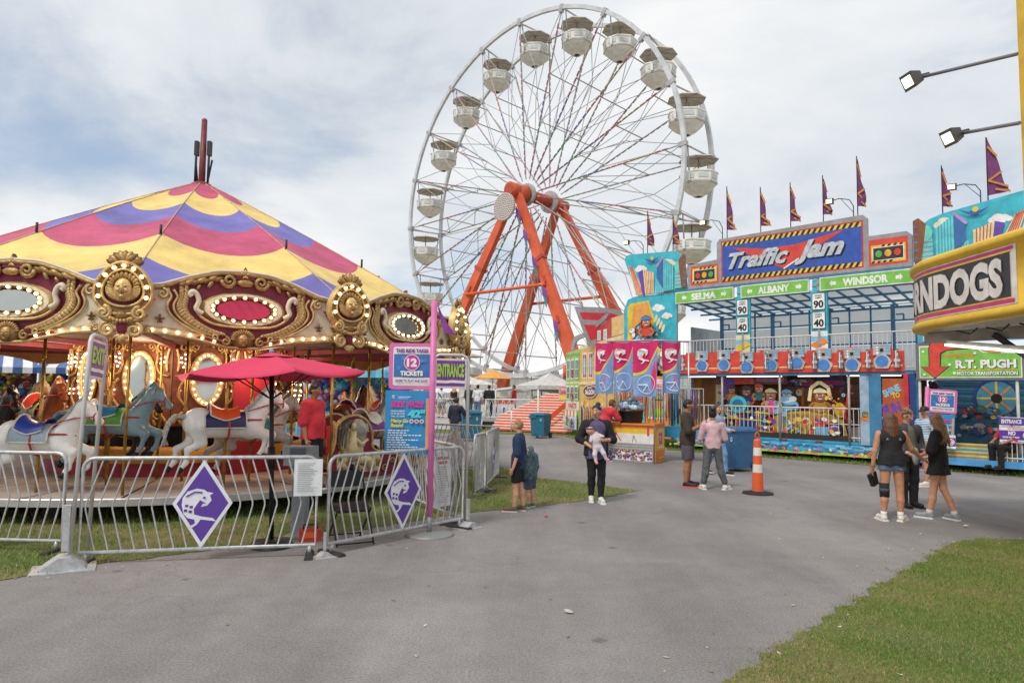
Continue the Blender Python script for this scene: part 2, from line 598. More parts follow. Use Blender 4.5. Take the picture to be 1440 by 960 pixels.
# ================================================================== ferris wheel
FW_TH = 0.768
fw = thing('ferris_wheel', 'tall white ferris wheel on orange red legs with white tub gondolas', 'ferris wheel', (1.71, 48.33, 0), -FW_TH)
HUB, FR, FWID, NG, FA0 = 15.5, 12.5, 1.6, 20, -0.04
RIMM = M('#cfd0d1', 0.45, 0.2, var=0.12, scale=1.5)
SPK = M('#b5b2b0', 0.5, 0.2, var=0.15, scale=3)
RED = M('#d95f38', 0.5, var=0.12, scale=1.2)
REDD = M('#b84a30', 0.5, var=0.15, scale=1.2)
ORNG = M('#e8632c', 0.5, var=0.1)
TUBW = M('#efeade', 0.45, var=0.12, scale=2.5)
TUBT = M('#b9b3a6', 0.5, var=0.15, scale=2.5)
ROOFU = M('#d2c8b8', 0.7, var=0.12, scale=2)
for side in (-1, 1):
    b = B()
    rows = []
    for k in range(100):
        a = 2 * PI * k / 100
        ca, sa = math.cos(a), math.sin(a)
        rows.append([((FR + dr) * ca, side * FWID + dy, HUB + (FR + dr) * sa) for dr, dy in ((-.13, -.10), (-.13, .10), (.13, .10), (.13, -.10))])
    rows.append(rows[0])
    b.grid(rows, RIMM, sm=False, closed=True)
    b.build('rim', fw)
    b = B()
    b.beam((-(FR - .34), side * FWID, 0), (-(FR + .19), side * FWID, 0), .26, .27, SPK, up=(0, 1, 0))
    jm = b.mesh('rim_joint')
    for k in range(NG):
        o = obj('rim_joint', jm, fw, (0, 0, HUB)); o.rotation_euler = (0, FA0 + k * 2 * PI / NG, 0)
LEDC = [M('#b8476f', 0.4, var=0), M('#4f9a6a', 0.4, var=0), M('#6a5aa8', 0.4, var=0), M('#c25a4a', 0.4, var=0), M('#b09a58', 0.4, var=0)]
def spoke_mesh(side):
    b = B()
    y0, y1 = side * 1.25, side * FWID
    b.tube([(-1.1, y0, 0), (-FR + .2, y1, 0)], 0.045, SPK, 6, cap=False)
    rr = random.Random(5)
    x = -1.6
    k = 0
    while x > -FR + .8:
        yy = y0 + (y1 - y0) * (x + 1.1) / (-FR + 1.3)
        b.box((x, yy + side * .075, 0), (.34, .04, .05), LEDC[(k // 4) % 5])
        x -= .46; k += 1
    # tension rods that spread from the hub to the neighbouring rim joints
    for s2 in (-1, 1):
        a = s2 * PI / NG
        b.tube([(-4.6, y0 * 1.06, 0), (-8.6 * math.cos(a), side * 1.5, 8.6 * math.sin(a))], 0.026, SPK, 5, cap=False)
        b.tube([(-8.6 * math.cos(a), side * 1.5, 8.6 * math.sin(a)), (-FR + .1, y1, 0)], 0.026, SPK, 5, cap=False)
    return b.mesh('spoke')
sm_ = {s: spoke_mesh(s) for s in (-1, 1)}
b = B()
for x0, x1 in ((-8.2, -11.2), (-5.0, -8.2)):
    b.tube([(x0, -1.4, 0), (x1, 1.5, 0)], 0.028, SPK, 5, cap=False)
b.tube([(-11.2, -1.57, 0), (-11.2, 1.57, 0)], 0.04, SPK, 5, cap=False)
b.tube([(-8.2, -1.47, 0), (-8.2, 1.47, 0)], 0.04, SPK, 5, cap=False)
b.tube([(-5.0, -1.4, 0), (-5.0, 1.4, 0)], 0.035, SPK, 5, cap=False)
brace_me = b.mesh('cross_brace')
# gondola prototype, hanging from its axle at the origin
def gondola_meshes():
    t = B()
    oct_ = dict(n=8, sm=False, rot=PI / 8)
    t.lathe([(0.02, -2.72), (.30, -2.72), (.34, -2.66), (.62, -2.5), (.95, -2.2), (1.04, -2.1)], TUBW, **oct_)
    t.lathe([(1.04, -2.1), (1.08, -2.08), (1.08, -1.98), (1.05, -1.96)], TUBT, **oct_)
    t.lathe([(1.05, -1.96), (1.09, -1.50), (1.13, -1.48), (1.13, -1.40), (1.02, -1.39), (1.0, -1.9), (.9, -2.1), (.02, -2.2)], TUBW, **oct_)
    t.lathe([(.02, -2.735), (.17, -2.735), (.19, -2.715)], M('#4a4a4c', .6), n=12)
    tub = t.mesh('tub')
    p = B()
    for k in range(8):
        a = 2 * PI * k / 8
        p.box((1.0 * math.cos(a), 1.0 * math.sin(a), -1.72), (.02, .56, .24), M('#c6cdc9', .4), rz=a)
    pan = p.mesh('side_panel')
    r_ = B()
    r_.lathe([(.05, -.30), (1.14, -.56), (1.16, -.62), (1.14, -.63), (.04, -.42)], ROOFU, **oct_)
    for k in range(8):
        a = 2 * PI * k / 8 + PI / 8
        r_.tube([(.1 * math.cos(a), .1 * math.sin(a), -.44), (1.1 * math.cos(a), 1.1 * math.sin(a), -.64)], .018, SPK, 4, cap=False)
    roof = r_.mesh('canopy')
    q = B()
    q.tube([(0, 0, -2.3), (0, 0, -.25)], .045, SPK, 6)
    for s in (-1, 1):
        q.tube([(0, s * 1.06, -1.4), (0, s * 1.12, -.8), (0, s * 1.2, 0)], .04, SPK, 6)
    q.tube([(0, -1.62, 0), (0, 1.62, 0)], .06, SPK, 6)
    pole = q.mesh('hanger')
    d = B()
    t2 = None
    d.box((.0, -1.1, -1.75), (.16, .06, .5), M('#e9e9e6', .3))
    return tub, pan, roof, pole, d.mesh('door')
gm = gondola_meshes()
for k in range(NG):
    a = FA0 + k * 2 * PI / NG
    for s in (-1, 1):
        o = obj('spoke', sm_[s], fw, (0, 0, HUB))
        o.rotation_euler = (0, a, 0)
    o = obj('cross_brace', brace_me, fw, (0, 0, HUB)); o.rotation_euler = (0, a, 0)
    g = obj('gondola', gm[0], fw, (-FR * math.cos(a), 0, HUB + FR * math.sin(a)), FW_TH * 0 + (k * 1.7) % 0.4 - 0.2)
    for me, nm in zip(gm[1:], ('side_panel', 'canopy', 'hanger', 'door')):
        obj(nm, me, g)
b = B()
b.tube([(0, -3.0, HUB), (0, 3.0, HUB)], 0.42, REDD, 16)
for s in (-1, 1):
    b.tube([(0, s * 1.1, HUB), (0, s * 1.3, HUB)], .8, SPK, 20)
    b.tube([(0, s * 1.42, HUB), (0, s * 2.3, HUB)], [.62, .5], RED, 16)
b.tube([(0, -2.95, HUB + .05), (0, -2.2, HUB + .05)], .5, RED, 16)
b.build('hub', fw)
# disc of bulbs in front of the hub
b = B()
b.tube([(.05, -3.5, HUB - 1.3), (.05, -3.36, HUB - 1.3)], .95, M('#b7aba6', .6), 28)
for i in range(7):
    for j in range(max(1, i * 6)):
        a = 2 * PI * j / max(1, i * 6)
        b.ell((.05 + .145 * i * math.cos(a), -3.53, HUB - 1.3 + .145 * i * math.sin(a)), (.045, .04, .045), M('#f2ece4', .3, var=0), 6, 4)
b.build('bulb_disc', fw)
for f_ in (-1, 1):
    for s in (-1, 1):
        top = Vector((s * .15, -f_ * 2.3, HUB - .1)); bot = Vector((s * 7.85, -f_ * 3.9, .7))
        b = B()
        b.beam(top, bot, .52, .36, RED, up=(0, 1, 0), w2=1.02, h2=.45)
        # stiffener plates and bolted flange
        for t in (.42, .6, .78):
            c = top.lerp(bot, t)
            b.beam(c + Vector((0, -f_ * .27, 0)), c + (bot - top).normalized() * .5 + Vector((0, -f_ * .27, 0)), .16, .05, REDD, up=(0, 1, 0))
        lg = b.build('leg', fw)
        b = B()
        c = top.lerp(bot, .34)
        b.beam(c - (bot - top).normalized() * .12, c + (bot - top).normalized() * .12, .84, .5, REDD, up=(0, 1, 0))
        b.build('flange', lg)
    t = .46
    b = B()
    l, r_ = [Vector((s * .15, -f_ * 2.3, HUB - .1)).lerp(Vector((s * 7.85, -f_ * 3.9, .7)), t) for s in (-1, 1)]
    b.tube([l + Vector((0, -f_ * .3, 0)), r_ + Vector((0, -f_ * .3, 0))], .11, ORNG, 8)
    b.build('leg_tie', fw)
# white sub-frame and trailer under the wheel
WFR = M('#d7d5cf', 0.5, var=0.15, scale=2)
b = B()
b.box((0, 0, .55), (17.5, 2.6, .7), WFR)
for s in (-1, 1):
    b.beam((s * 8.2, -3.9, .55), (s * 8.2, 3.9, .55), .5, .4, WFR)
    for f_ in (-1, 1):
        b.tube([(s * 8.0, f_ * 3.2, .8), (s * 3.5, f_ * 1.4, 1.9), (0, f_ * 1.3, 2.2)], .12, WFR, 6)
b.build('base_frame', fw)
for s in (-1, 1):
    for f_ in (-1, 1):
        b = B(); b.tube([(s * 10.5, f_ * 4.3, .4), (s * 6.2, f_ * 3.9, 4.2)], .14, WFR, 6); b.build('outrigger', fw)
FLAGC = [M('#7a3f8e', .7), M('#4b8fa0', .7), M('#5a5fae', .7)]
for t in (.09, .2, .33, .47, .62):
    p = Vector((.15, -2.3, HUB - .1)).lerp(Vector((7.85, -3.9, .7)), t) + Vector((-.2, -.6, .2))
    b = B()
    b.tube([p, p + Vector((.1, .5, -.7))], .025, SPK, 5)
    rows = []
    for i in range(7):
        f_ = i / 6
        a_ = p + Vector((.25 * f_ + .1, -.06 * math.sin(5 * f_), -.15 - 1.3 * f_))
        rows.append([a_, a_ + Vector((.38 * (1 - f_ * .4), .08 * math.sin(4 * f_ + 1), -.35 * (1 - f_ * .5)))])
    b.grid(rows[:4], FLAGC[0]); b.grid(rows[3:], FLAGC[1])
    b.build('pennant', fw)

# ---------------------------------------------------------------- boarding deck, rails and striped stairs
deck = thing('boarding_deck', 'grey metal boarding deck with white rails in front of the ferris wheel', 'platform', (-2.2, 35.6, 0), -0.15)
DECK = M('#a9a7a5', 0.6, var=0.15, scale=3, bump=.2)
b = B(); b.box((0, 2.6, .42), (7.2, 6.2, .1), DECK); b.build('deck_plate', deck)
b = B(); b.box((0, 2.6, .18), (6.9, 5.9, .36), M('#6c6b69', .7)); b.build('skirt', deck)
b = B(); b.poly([(-3.4, -.5, .46), (.9, -.5, .46), (1.1, -2.2, .03), (-3.6, -2.2, .03)], DECK)
b.poly([(-3.4, -.5, .40), (-3.6, -2.2, .008), (1.1, -2.2, .008), (.9, -.5, .40)], DECK)
b.poly([(.9, -.5, .46), (.9, -.5, .4), (1.1, -2.2, .008), (1.1, -2.2, .03)], DECK)
b.build('ramp', deck)
def rail_panel(L, h, mat, style='lattice', n=None):
    """one rail panel along +X from 0 to L, standing on z = 0; returns (frame mesh, [bar meshes])"""
    f = B()
    f.tube([(0, 0, 0), (0, 0, h)], .024, mat, 6); f.tube([(L, 0, 0), (L, 0, h)], .024, mat, 6)
    f.tube([(0, 0, h), (L, 0, h)], .024, mat, 6); f.tube([(0, 0, .12), (L, 0, .12)], .02, mat, 6)
    bars = []
    if style == 'lattice':
        k = max(2, int(L / .28))
        for i in range(k):
            x0, x1 = L * i / k, L * (i + 1) / k
            for a, c in (((x0, 0, .12), (x1, 0, h)), ((x0, 0, h), (x1, 0, .12))):
                q = B(); q.tube([a, c], .011, mat, 4, cap=False); bars.append(q)
    else:
        k = n or int(L / .12)
        for i in range(1, k):
            q = B(); q.tube([(L * i / k, 0, .12), (L * i / k, 0, h)], .011, mat, 4, cap=False); bars.append(q)
    return f, bars
RAILW = M('#d9d8d3', .45, var=.1)
for (x, y, L, rz) in ((-3.5, -.4, 1.7, 0), (-1.7, -.4, 1.6, 0), (1.0, -.4, 2.4, 0), (-3.5, 2.6, 3.4, 0), (-.1, 2.6, 3.6, 0), (1.0, -.4, 2.9, PI / 2)):
    f, bars = rail_panel(L, 1.0, RAILW)
    o = f.build('rail', deck, (x, y, .47), rz)
    for q in bars:
        q.build('bar', o)
stairs = thing('striped_stairs', 'wide stairs with orange red and white stripes beside the boarding deck', 'stairs', (-.95, 33.3, 0), -0.52)
SRED = M('#dd5a33', .5, var=.1); SWH = M('#e6e0d8', .5, var=.1)
for i in range(14):
    x0 = 0.0 if i < 6 else 2.0 * ((i - 5) / 9) ** .85
    z = .06 + .125 * i
    b = B()
    b.box(((x0 + 3.95) / 2, .16 * i + .3, z + .035), (3.95 - x0, .6, .075), SRED)
    b.box(((x0 + 3.95) / 2, .16 * i + .31, z + .098), (3.95 - x0 + .02, .62, .045), SWH)
    b.build('step', stairs)
b = B()
for x in (1.15, 2.55):
    b.tube([(x, -.05, 0), (x, -.05, 1.0 if x < 2 else 1.7)], .035, SWH, 6)
b.build('newel_post', stairs)
b = B(); b.beam((2.95, -.12, .52), (3.9, 1.2, 1.75), .07, .22, ORNG); b.build('handrail', stairs)
b = B(); b.tube([(3.4, 1.0, .3), (3.4, 1.0, 3.2)], .06, RAILW, 8); b.tube([(3.4, 1.0, 2.5), (3.4, 1.0, 3.15)], .11, ORNG, 8); b.build('orange_post', stairs)
p = P(.9); p.rect(3.15, 1.75, 3.95, 2.15, M('#d97f92', .6)); p.rect(3.15, 1.55, 3.95, 1.75, M('#e3d24f', .6)); p.text('NO LINE', 3.55, 1.98, .1, SWH, .6); p.text('JUMPING', 3.55, 1.82, .1, M('#c23f4c', .6), .6)
p.box((3.55, .92, 1.85), (.84, .03, .64), SWH)
p.build('notice', stairs)
# ================================================================== soft bodies: blended solids turned into one continuous skin
def sdf_eval(Pt, prims, k=0.03):
    d = None
    for p in prims:
        kk = k
        neg = False
        t = p[0]
        if t.endswith('-'):
            neg = True; t = t[:-1]
        if t == 'c':                                     # tapered capsule a, b, ra, rb [, flatten y]
            a, b_ = np.array(p[1], float), np.array(p[2], float)
            ra, rb = p[3], p[4]
            fy = p[5] if len(p) > 5 else 1.0
            q = Pt - a
            ab = b_ - a
            if fy != 1.0:
                q = q / np.array([1, fy, 1]); ab = ab / np.array([1, fy, 1])
            h = np.clip((q @ ab) / max(ab @ ab, 1e-9), 0, 1)
            di = np.linalg.norm(q - h[:, None] * ab, axis=1) - (ra + (rb - ra) * h)
            if fy != 1.0:
                di = di * min(1.0, fy)
        else:                                            # ellipsoid centre, radii
            c, r = np.array(p[1], float), np.array(p[2], float)
            q = (Pt - c) / r
            n = np.linalg.norm(q, axis=1)
            di = (n - 1) * r.min() * np.where(n < 1, 1, 1)
        if d is None:
            d = di
        elif neg:
            d = np.maximum(d, -di)
        else:
            h = np.clip(0.5 + 0.5 * (di - d) / kk, 0, 1)
            d = d * h + di * (1 - h) - kk * h * (1 - h)
            d = np.where(np.isnan(d), di, d)
    return d
def sdf_mesh(prims, vox=0.015, k=0.03, clip=None):
    lo = np.full(3, 1e9); hi = -lo
    for p in prims:
        if p[0].endswith('-'):
            continue
        if p[0] == 'c':
            m = max(p[3], p[4])
            for q in (p[1], p[2]):
                lo = np.minimum(lo, np.array(q) - m); hi = np.maximum(hi, np.array(q) + m)
        else:
            lo = np.minimum(lo, np.array(p[1]) - np.array(p[2])); hi = np.maximum(hi, np.array(p[1]) + np.array(p[2]))
    lo = lo - k - 2 * vox; hi = hi + k + 2 * vox
    n = np.ceil((hi - lo) / vox).astype(int) + 1
    ax = [lo[i] + vox * np.arange(n[i]) for i in range(3)]
    X, Y, Z = np.meshgrid(*ax, indexing='ij')
    D = sdf_eval(np.stack([X.ravel(), Y.ravel(), Z.ravel()], 1), prims, k).reshape(n)
    if clip is not None:
        D = np.maximum(D, clip(X, Y, Z))
    ins = D < 0
    c = np.zeros(n - 1, int)
    for i in (0, 1):
        for j in (0, 1):
            for l in (0, 1):
                c += ins[i:n[0] - 1 + i, j:n[1] - 1 + j, l:n[2] - 1 + l]
    act = (c > 0) & (c < 8)
    idx = -np.ones(n - 1, int)
    cells = np.argwhere(act)
    idx[act] = np.arange(len(cells))
    acc = np.zeros((len(cells), 3)); cnt = np.zeros(len(cells))
    cor = [(i, j, l) for i in (0, 1) for j in (0, 1) for l in (0, 1)]
    vals = {q: D[cells[:, 0] + q[0], cells[:, 1] + q[1], cells[:, 2] + q[2]] for q in cor}
    for a_ in cor:
        for d_ in range(3):
            if a_[d_]:
                continue
            b_ = tuple(1 if i == d_ else a_[i] for i in range(3))
            va, vb = vals[a_], vals[b_]
            cr = (va < 0) != (vb < 0)
            t = np.where(cr, va / np.where(cr, va - vb, 1), 0)
            pt = np.array(a_, float)[None] + t[:, None] * np.eye(3)[d_][None]
            acc += np.where(cr[:, None], pt, 0); cnt += cr
    V = lo + vox * (cells + acc / cnt[:, None])
    F = []
    for d_ in range(3):
        u, w_ = (d_ + 1) % 3, (d_ + 2) % 3
        sl0 = [slice(None)] * 3; sl1 = [slice(None)] * 3
        sl0[d_] = slice(0, n[d_] - 1); sl1[d_] = slice(1, n[d_])
        A, Bq = ins[tuple(sl0)], ins[tuple(sl1)]
        E = np.argwhere(A != Bq)
        ok = (E[:, u] > 0) & (E[:, w_] > 0) & (E[:, u] < n[u] - 1) & (E[:, w_] < n[w_] - 1)
        E = E[ok]
        fl = A[tuple(E.T)]
        eu = np.eye(3, dtype=int)[u]; ew = np.eye(3, dtype=int)[w_]
        q = [idx[tuple((E - o_).T)] for o_ in (eu * 0, eu, eu + ew, ew)]
        q = np.stack(q, 1)
        q = np.where(fl[:, None], q, q[:, ::-1])
        F.append(q)
    return V, np.concatenate(F)
def np_mesh(name, parts):
    """parts: list of (verts, faces, material, smooth) joined as one mesh"""
    b = B()
    for V, F, mat, sm in parts:
        b.raw([tuple(v) for v in (V.tolist() if hasattr(V, 'tolist') else V)], F.tolist() if hasattr(F, 'tolist') else F, mat, sm)
    return b.mesh(name)
# ================================================================== carousel
CX, CY, CN, CR, CA0, DK = -6.39, 13.98, 12, 5.47, 0.28, 0.35
car = thing('carousel', 'carousel with red yellow and blue tent roof and gilded rounding boards', 'carousel', (CX, CY, 0))
GOLD = M('#b08c54', 0.42, 0.35, var=0.3, scale=14, bump=0.5, bscale=60)
GOLDL = M('#d2b074', 0.4, 0.3, var=0.25, scale=12)
GOLDD = M('#8a6638', 0.5, 0.4, var=0.3, scale=16, bump=.6, bscale=50)
CREAM = M('#dccfb2', 0.55, var=0.12, scale=5)
MAROON = M('#80203a', 0.5, var=0.15, scale=5)
BRASS = M('#b08a45', 0.32, 0.75, var=0.2, scale=10)
WARM = M('#ffb45a', 0.5, var=0, emit=0.0)
CRED = M('#b5213c', 0.55, var=0.08)
WOODI = M('#8d5a2a', 0.7, var=0.2, scale=3)
MIRR = M('#b9bcb8', 0.08, 1.0, var=0.05, scale=2)
TENTR, TENTY, TENTB = [M(c, 0.6, var=0.16, scale=1.6, bump=.7, bscale=5) for c in ('#c04f70', '#e9c977', '#736db2')]

# roof: twelve gores whose colour bands sag between the ridges
def roof_pt(k, u, t):
    """gore k, u across (0..1), t from apex to eave"""
    a0 = CA0 + k * 2 * PI / CN; a1 = a0 + 2 * PI / CN
    t = max(0.0, min(1.0, t))
    r_ = .16 + (5.40 - .16) * t
    z = 5.96 - 2.83 * t + .24 * t * (1 - t)
    p0 = Vector((r_ * math.sin(a0), -r_ * math.cos(a0), z)); p1 = Vector((r_ * math.sin(a1), -r_ * math.cos(a1), z))
    p = p0.lerp(p1, u)
    p.z -= .16 * 4 * u * (1 - u) * t * (1 - .25 * t)
    return p
bands = [(0.0, TENTR), (0.13, TENTY), (0.31, TENTB), (0.46, TENTR), (0.645, TENTY), (0.83, TENTB), (1.0, None)]
for k in range(CN):
    b = B()
    for (t0, mt), (t1, _) in zip(bands, bands[1:]):
        rows = []
        for i in range(5):
            row = []
            for j in range(13):
                u = j / 12
                sag = .07 * 4 * u * (1 - u)
                e0 = t0 + (sag if t0 > 0 else 0); e1 = t1 + (sag if t1 < 1 else 0)
                e0, e1 = min(e0, 1.0), min(e1, 1.0)
                row.append(roof_pt(k, u, e0 + (e1 - e0) * i / 4))
            rows.append(row)
        b.grid(rows, mt)
    b.build('roof_gore', car)
SEAM = M('#c9a98a', .7, var=.25, scale=9)
for k in range(CN):
    b = B(); b.tube([roof_pt(k, 0, t / 20) + Vector((0, 0, .006)) for t in range(21)], .009, SEAM, 5, cap=False)
    b.build('roof_seam', car)
b = B()
for k in range(CN):
    a = CA0 + k * 2 * PI / CN
    p = roof_pt(k, 0, .66)
    b.tube([p, p + Vector((0, 0, .16))], .02, DARK, 5)
b.build('roof_hook', car, kind='stuff')
MASTR = M('#7d3034', .5, var=.2)
b = B(); b.tube([(0, 0, 5.6), (0, 0, 7.3)], [.07, .055], MASTR, 10); b.ell((0, 0, 7.3), .06, MASTR); b.build('mast', car)
b = B()
for s in (-1, 1):
    b.box((s * .13, 0, 6.72), (.07, .1, .3), DARK)
    b.tube([(s * .13, -.02, 6.0), (s * .13, -.02, 6.85)], .025, DARK, 5)
    b.tube([(s * .1, .03, 6.0), (s * .17, .05, 6.5)], .02, DARK, 5)
b.lathe([(.28, 5.86), (.2, 5.97), (.1, 6.02)], MASTR, n=12)
b.build('mast_hoist', car)

# ---- rounding boards
def top_z(x):
    x = abs(x)
    xs = [0, .35, .7, 1.0, 1.25, 1.42]; zs = [3.37, 3.35, 3.24, 3.12, 3.07, 3.08]
    return float(np.interp(x, xs, zs))
def bot_z(x):
    x = abs(x)
    xs = [0, .22, .45, .75, 1.0, 1.25, 1.42]; zs = [2.36, 2.37, 2.43, 2.49, 2.515, 2.525, 2.525]
    return float(np.interp(x, xs, zs))
LB = 1.405
XS = [LB * (-1 + 2 * i / 28) for i in range(29)]
def volute(b, x, z, r, mat, s=1, a0=0.0, turns=1.4, th=.03, y=-.05, n=5):
    pts, rs = [], []
    K = 16
    for i in range(K + 1):
        f = i / K
        a = a0 + s * f * turns * 2 * PI
        rr_ = r * (1 - .82 * f)
        pts.append((x + rr_ * math.cos(a), y - .012 * f, z + rr_ * math.sin(a)))
        rs.append(th * (1 - .35 * f))
    b.tube(pts, rs, mat, n)
def scurve(b, pts, r, mat, y=-.04, n=6):
    b.tube([(x, y, z) for x, z in smooth(pts)], r, mat, n)
def smooth(pts, n=6):
    out_ = []
    P_ = [pts[0]] + list(pts) + [pts[-1]]
    for i in range(1, len(P_) - 2):
        for j in range(n):
            t = j / n
            o = []
            for c in range(len(pts[0])):
                p0, p1, p2, p3 = (P_[i + q][c] for q in (-1, 0, 1, 2))
                o.append(.5 * ((2 * p1) + (-p0 + p2) * t + (2 * p0 - 5 * p1 + 4 * p2 - p3) * t * t + (-p0 + 3 * p1 - 3 * p2 + p3) * t ** 3))
            out_.append(tuple(o))
    out_.append(tuple(pts[-1]))
    return out_
def leaf(b, x, z, L, wd, ang, mat, y=-.05):
    b.ell((x, y, z), (L, .022, wd), mat, 6, 4, Matrix.Rotation(-ang, 3, 'Y'))
def fleur(b, x, z, s, mat):
    leaf(b, x, z + s * .35, s * .62, s * .22, PI / 2, mat, -.035)
    for q in (-1, 1):
        leaf(b, x + q * s * .42, z + s * .12, s * .5, s * .17, q * .35 + (0 if q > 0 else PI), mat, -.035)
        leaf(b, x + q * s * .25, z - s * .45, s * .3, s * .14, -q * .9 + (0 if q > 0 else PI), mat, -.035)
    leaf(b, x, z - s * .35, s * .35, s * .16, PI / 2, mat, -.035)
def face_relief(b, x, z, s, y, mat, mat2):
    b.ell((x, y, z), (s * .62, s * .42, s * .8), mat, 12, 8)
    b.ell((x, y - s * .42, z - s * .02), (s * .12, s * .14, s * .25), mat, 6, 5)
    for q in (-1, 1):
        b.ell((x + q * s * .25, y - s * .30, z + s * .2), (s * .22, s * .14, s * .08), mat, 6, 4)
        b.ell((x + q * s * .26, y - s * .32, z - s * .14), (s * .17, s * .12, s * .16), mat, 6, 4)
        b.ell((x + q * s * .24, y - s * .36, z + s * .1), (s * .1, s * .05, s * .04), GOLDD, 6, 4)
    b.ell((x, y - s * .37, z - s * .34), (s * .2, s * .08, s * .06), mat2, 6, 4)
    b.ell((x, y - s * .32, z - s * .6), (s * .2, s * .12, s * .14), mat, 6, 4)

def board_meshes():
    out_ = {}
    b = B()                                             # body of the board
    up = [(x, top_z(x)) for x in XS]; dn = [(x, bot_z(x)) for x in XS]
    b.prism(dn + up[::-1], 0.0, .05, MAROON, WOODI)
    out_['body'] = b.mesh('rounding_board')
    b = B()                                             # cream fields beside the medallions
    for s in (-1, 1):
        edge = smooth([(.93, 3.13), (.90, 3.02), (.93, 2.92), (.92, 2.82), (.84, 2.71), (.68, 2.60), (.52, 2.53)])
        pl = [(s * x, z) for x, z in edge] + [(s * x, bot_z(x) + .012) for x in (.6, .75, 1.0, 1.2, LB - .005)] + [(s * x, top_z(x) - .012) for x in (LB - .005, 1.25, 1.1)]
        b.prism(pl, -.012, .0, CREAM)
    out_['cream_field'] = b.mesh('cream_field')
    b = B()                                             # mouldings
    b.tube([(x, -.02, top_z(x) + .005) for x in XS], .032, GOLD, 6)
    b.tube([(x, -.035, top_z(x) + .04) for x in XS], .018, CREAM, 5)
    b.tube([(x, -.02, bot_z(x) + .005) for x in XS], .022, GOLDL, 6)
    b.tube([(x, -.02, bot_z(x) + .075) for x in XS], .012, GOLDL, 5)
    for s in (-1, 1):
        for dx, r_ in ((0, .017), (.075, .017)):
            scurve(b, [(s * (.95 - dx), 3.09), (s * (.90 - dx), 3.0), (s * (.94 - dx), 2.9), (s * (.92 - dx), 2.80), (s * (.83 - dx), 2.70), (s * (.67 - dx), 2.60), (s * (.47 - dx), 2.52)], r_, GOLDL)
        volute(b, s * 1.0, 3.03, .07, GOLDL, s, PI / 2, 1.2, .02, -.035)
    out_['moulding'] = b.mesh('moulding')
    b = B()                                             # leaf work: garlands, crest scrolls, fleurs
    for s in (-1, 1):
        g = smooth([(.76, 3.16), (.75, 3.0), (.77, 2.88), (.71, 2.76), (.58, 2.65), (.42, 2.57), (.27, 2.53)], 7)
        for i, (x, z) in enumerate(g):
            wd = .030 + .022 * math.sin(PI * i / len(g))
            for q in (-1, 1):
                leaf(b, s * x + q * .028, z + .012, wd * 1.2, wd * .5, (q * .8 + PI / 2), GOLD if i % 2 else GOLDL, -.045)
        volute(b, s * .21, 3.27, .095, GOLD, -s, PI * (.0 if s > 0 else 1), 1.5, .032, -.05)
        for i in range(7):
            leaf(b, s * (.34 + .07 * i), 3.275 - .018 * i + .02 * (i % 2), .075, .034, s * -.45 + (0 if s > 0 else PI), GOLD if i % 2 else GOLDD, -.05)
        leaf(b, s * .44, 3.2, .07, .026, s * -1.0, GOLD); leaf(b, s * .58, 3.15, .05, .02, s * -1.0, GOLD)
        for x, z in ((1.14, 2.93), (1.02, 2.70), (1.24, 2.70)):
            fleur(b, s * x, z, .072, GOLDD)
        volute(b, s * .22, 2.45, .06, GOLD, s, PI / 2, 1.3, .022, -.05)
        volute(b, s * .36, 2.50, .045, GOLDL, -s, -PI / 2, 1.2, .016, -.05)
    out_['leaf_carving'] = b.mesh('leaf_carving')
    b = B()                                             # crest finial
    b.prism([(-.13, 3.30), (-.1, 3.40), (-.03, 3.42), (0, 3.48), (.03, 3.42), (.1, 3.40), (.13, 3.30)], -.03, .03, MAROON)
    fleur(b, 0, 3.37, .085, GOLDL)
    b.ell((0, -.04, 3.25), (.12, .04, .05), GOLD, 8, 5)
    out_['finial'] = b.mesh('finial')
    b = B()                                             # cream cartouche with horn volutes
    K = 40
    rows = [[], [], [], []]
    for i in range(K + 1):
        a = 2 * PI * i / K
        for q, (rx, rz, y) in enumerate(((.36, .155, -.02), (.43, .185, -.055), (.50, .215, -.055), (.555, .24, .0))):
            rows[q].append((rx * math.cos(a), y, 2.885 + rz * math.sin(a)))
    b.grid(rows[:2], GOLD); b.grid(rows[1:3], CREAM); b.grid(rows[2:], GOLDL)
    for s in (-1, 1):
        b.tube([(x * s, -.06, z) for x, z in smooth([(.52, 2.80), (.60, 2.86), (.575, 2.96), (.60, 3.05), (.65, 3.085), (.68, 3.05), (.655, 3.02)])], .034, CREAM, 7)
        b.tube([(x * s, -.05, z) for x, z in smooth([(.60, 2.84), (.62, 2.90), (.56, 2.78), (.40, 2.68), (.2, 2.65), (0, 2.645)])], .02, GOLDL, 6)
    out_['cartouche'] = b.mesh('cartouche')
    b = B()
    b.prism([(.345 * math.cos(2 * PI * i / 36), 2.885 + .135 * math.sin(2 * PI * i / 36)) for i in range(36)], -.03, 0, MIRR)
    out_['mirror'] = b.mesh('oval_mirror')
    b = B()
    sk = B()
    for i in range(18):
        a = 2 * PI * (i + .5) / 18
        x, z = .405 * math.cos(a), 2.885 + .165 * math.sin(a)
        sk.tube([(x, -.045, z), (x, -.07, z)], [.036, .03], GOLDL, 8)
        b.ell((x, -.085, z), .0185, BULB, 8, 6)
    for s in (-1, 1):
        for i in range(7):
            x = s * (.36 + .148 * i); z = bot_z(x) + .04
            if abs(x) > LB:
                continue
            b.ell((x, -.05, z), .0185, BULB, 8, 6)
    out_['bulbs'] = b.mesh('bulbs'); out_['sockets'] = sk.mesh('bulb_sockets')
    b = B()                                             # grotesque at the foot of the cartouche
    b.ell((0, -.02, 2.475), (.16, .05, .125), GOLDD, 12, 6)
    for i in range(14):
        a = PI * (.05 + .95 * i / 13)
        leaf(b, .125 * math.cos(a), 2.485 + .105 * math.sin(a), .045, .018, a, GOLD, -.05)
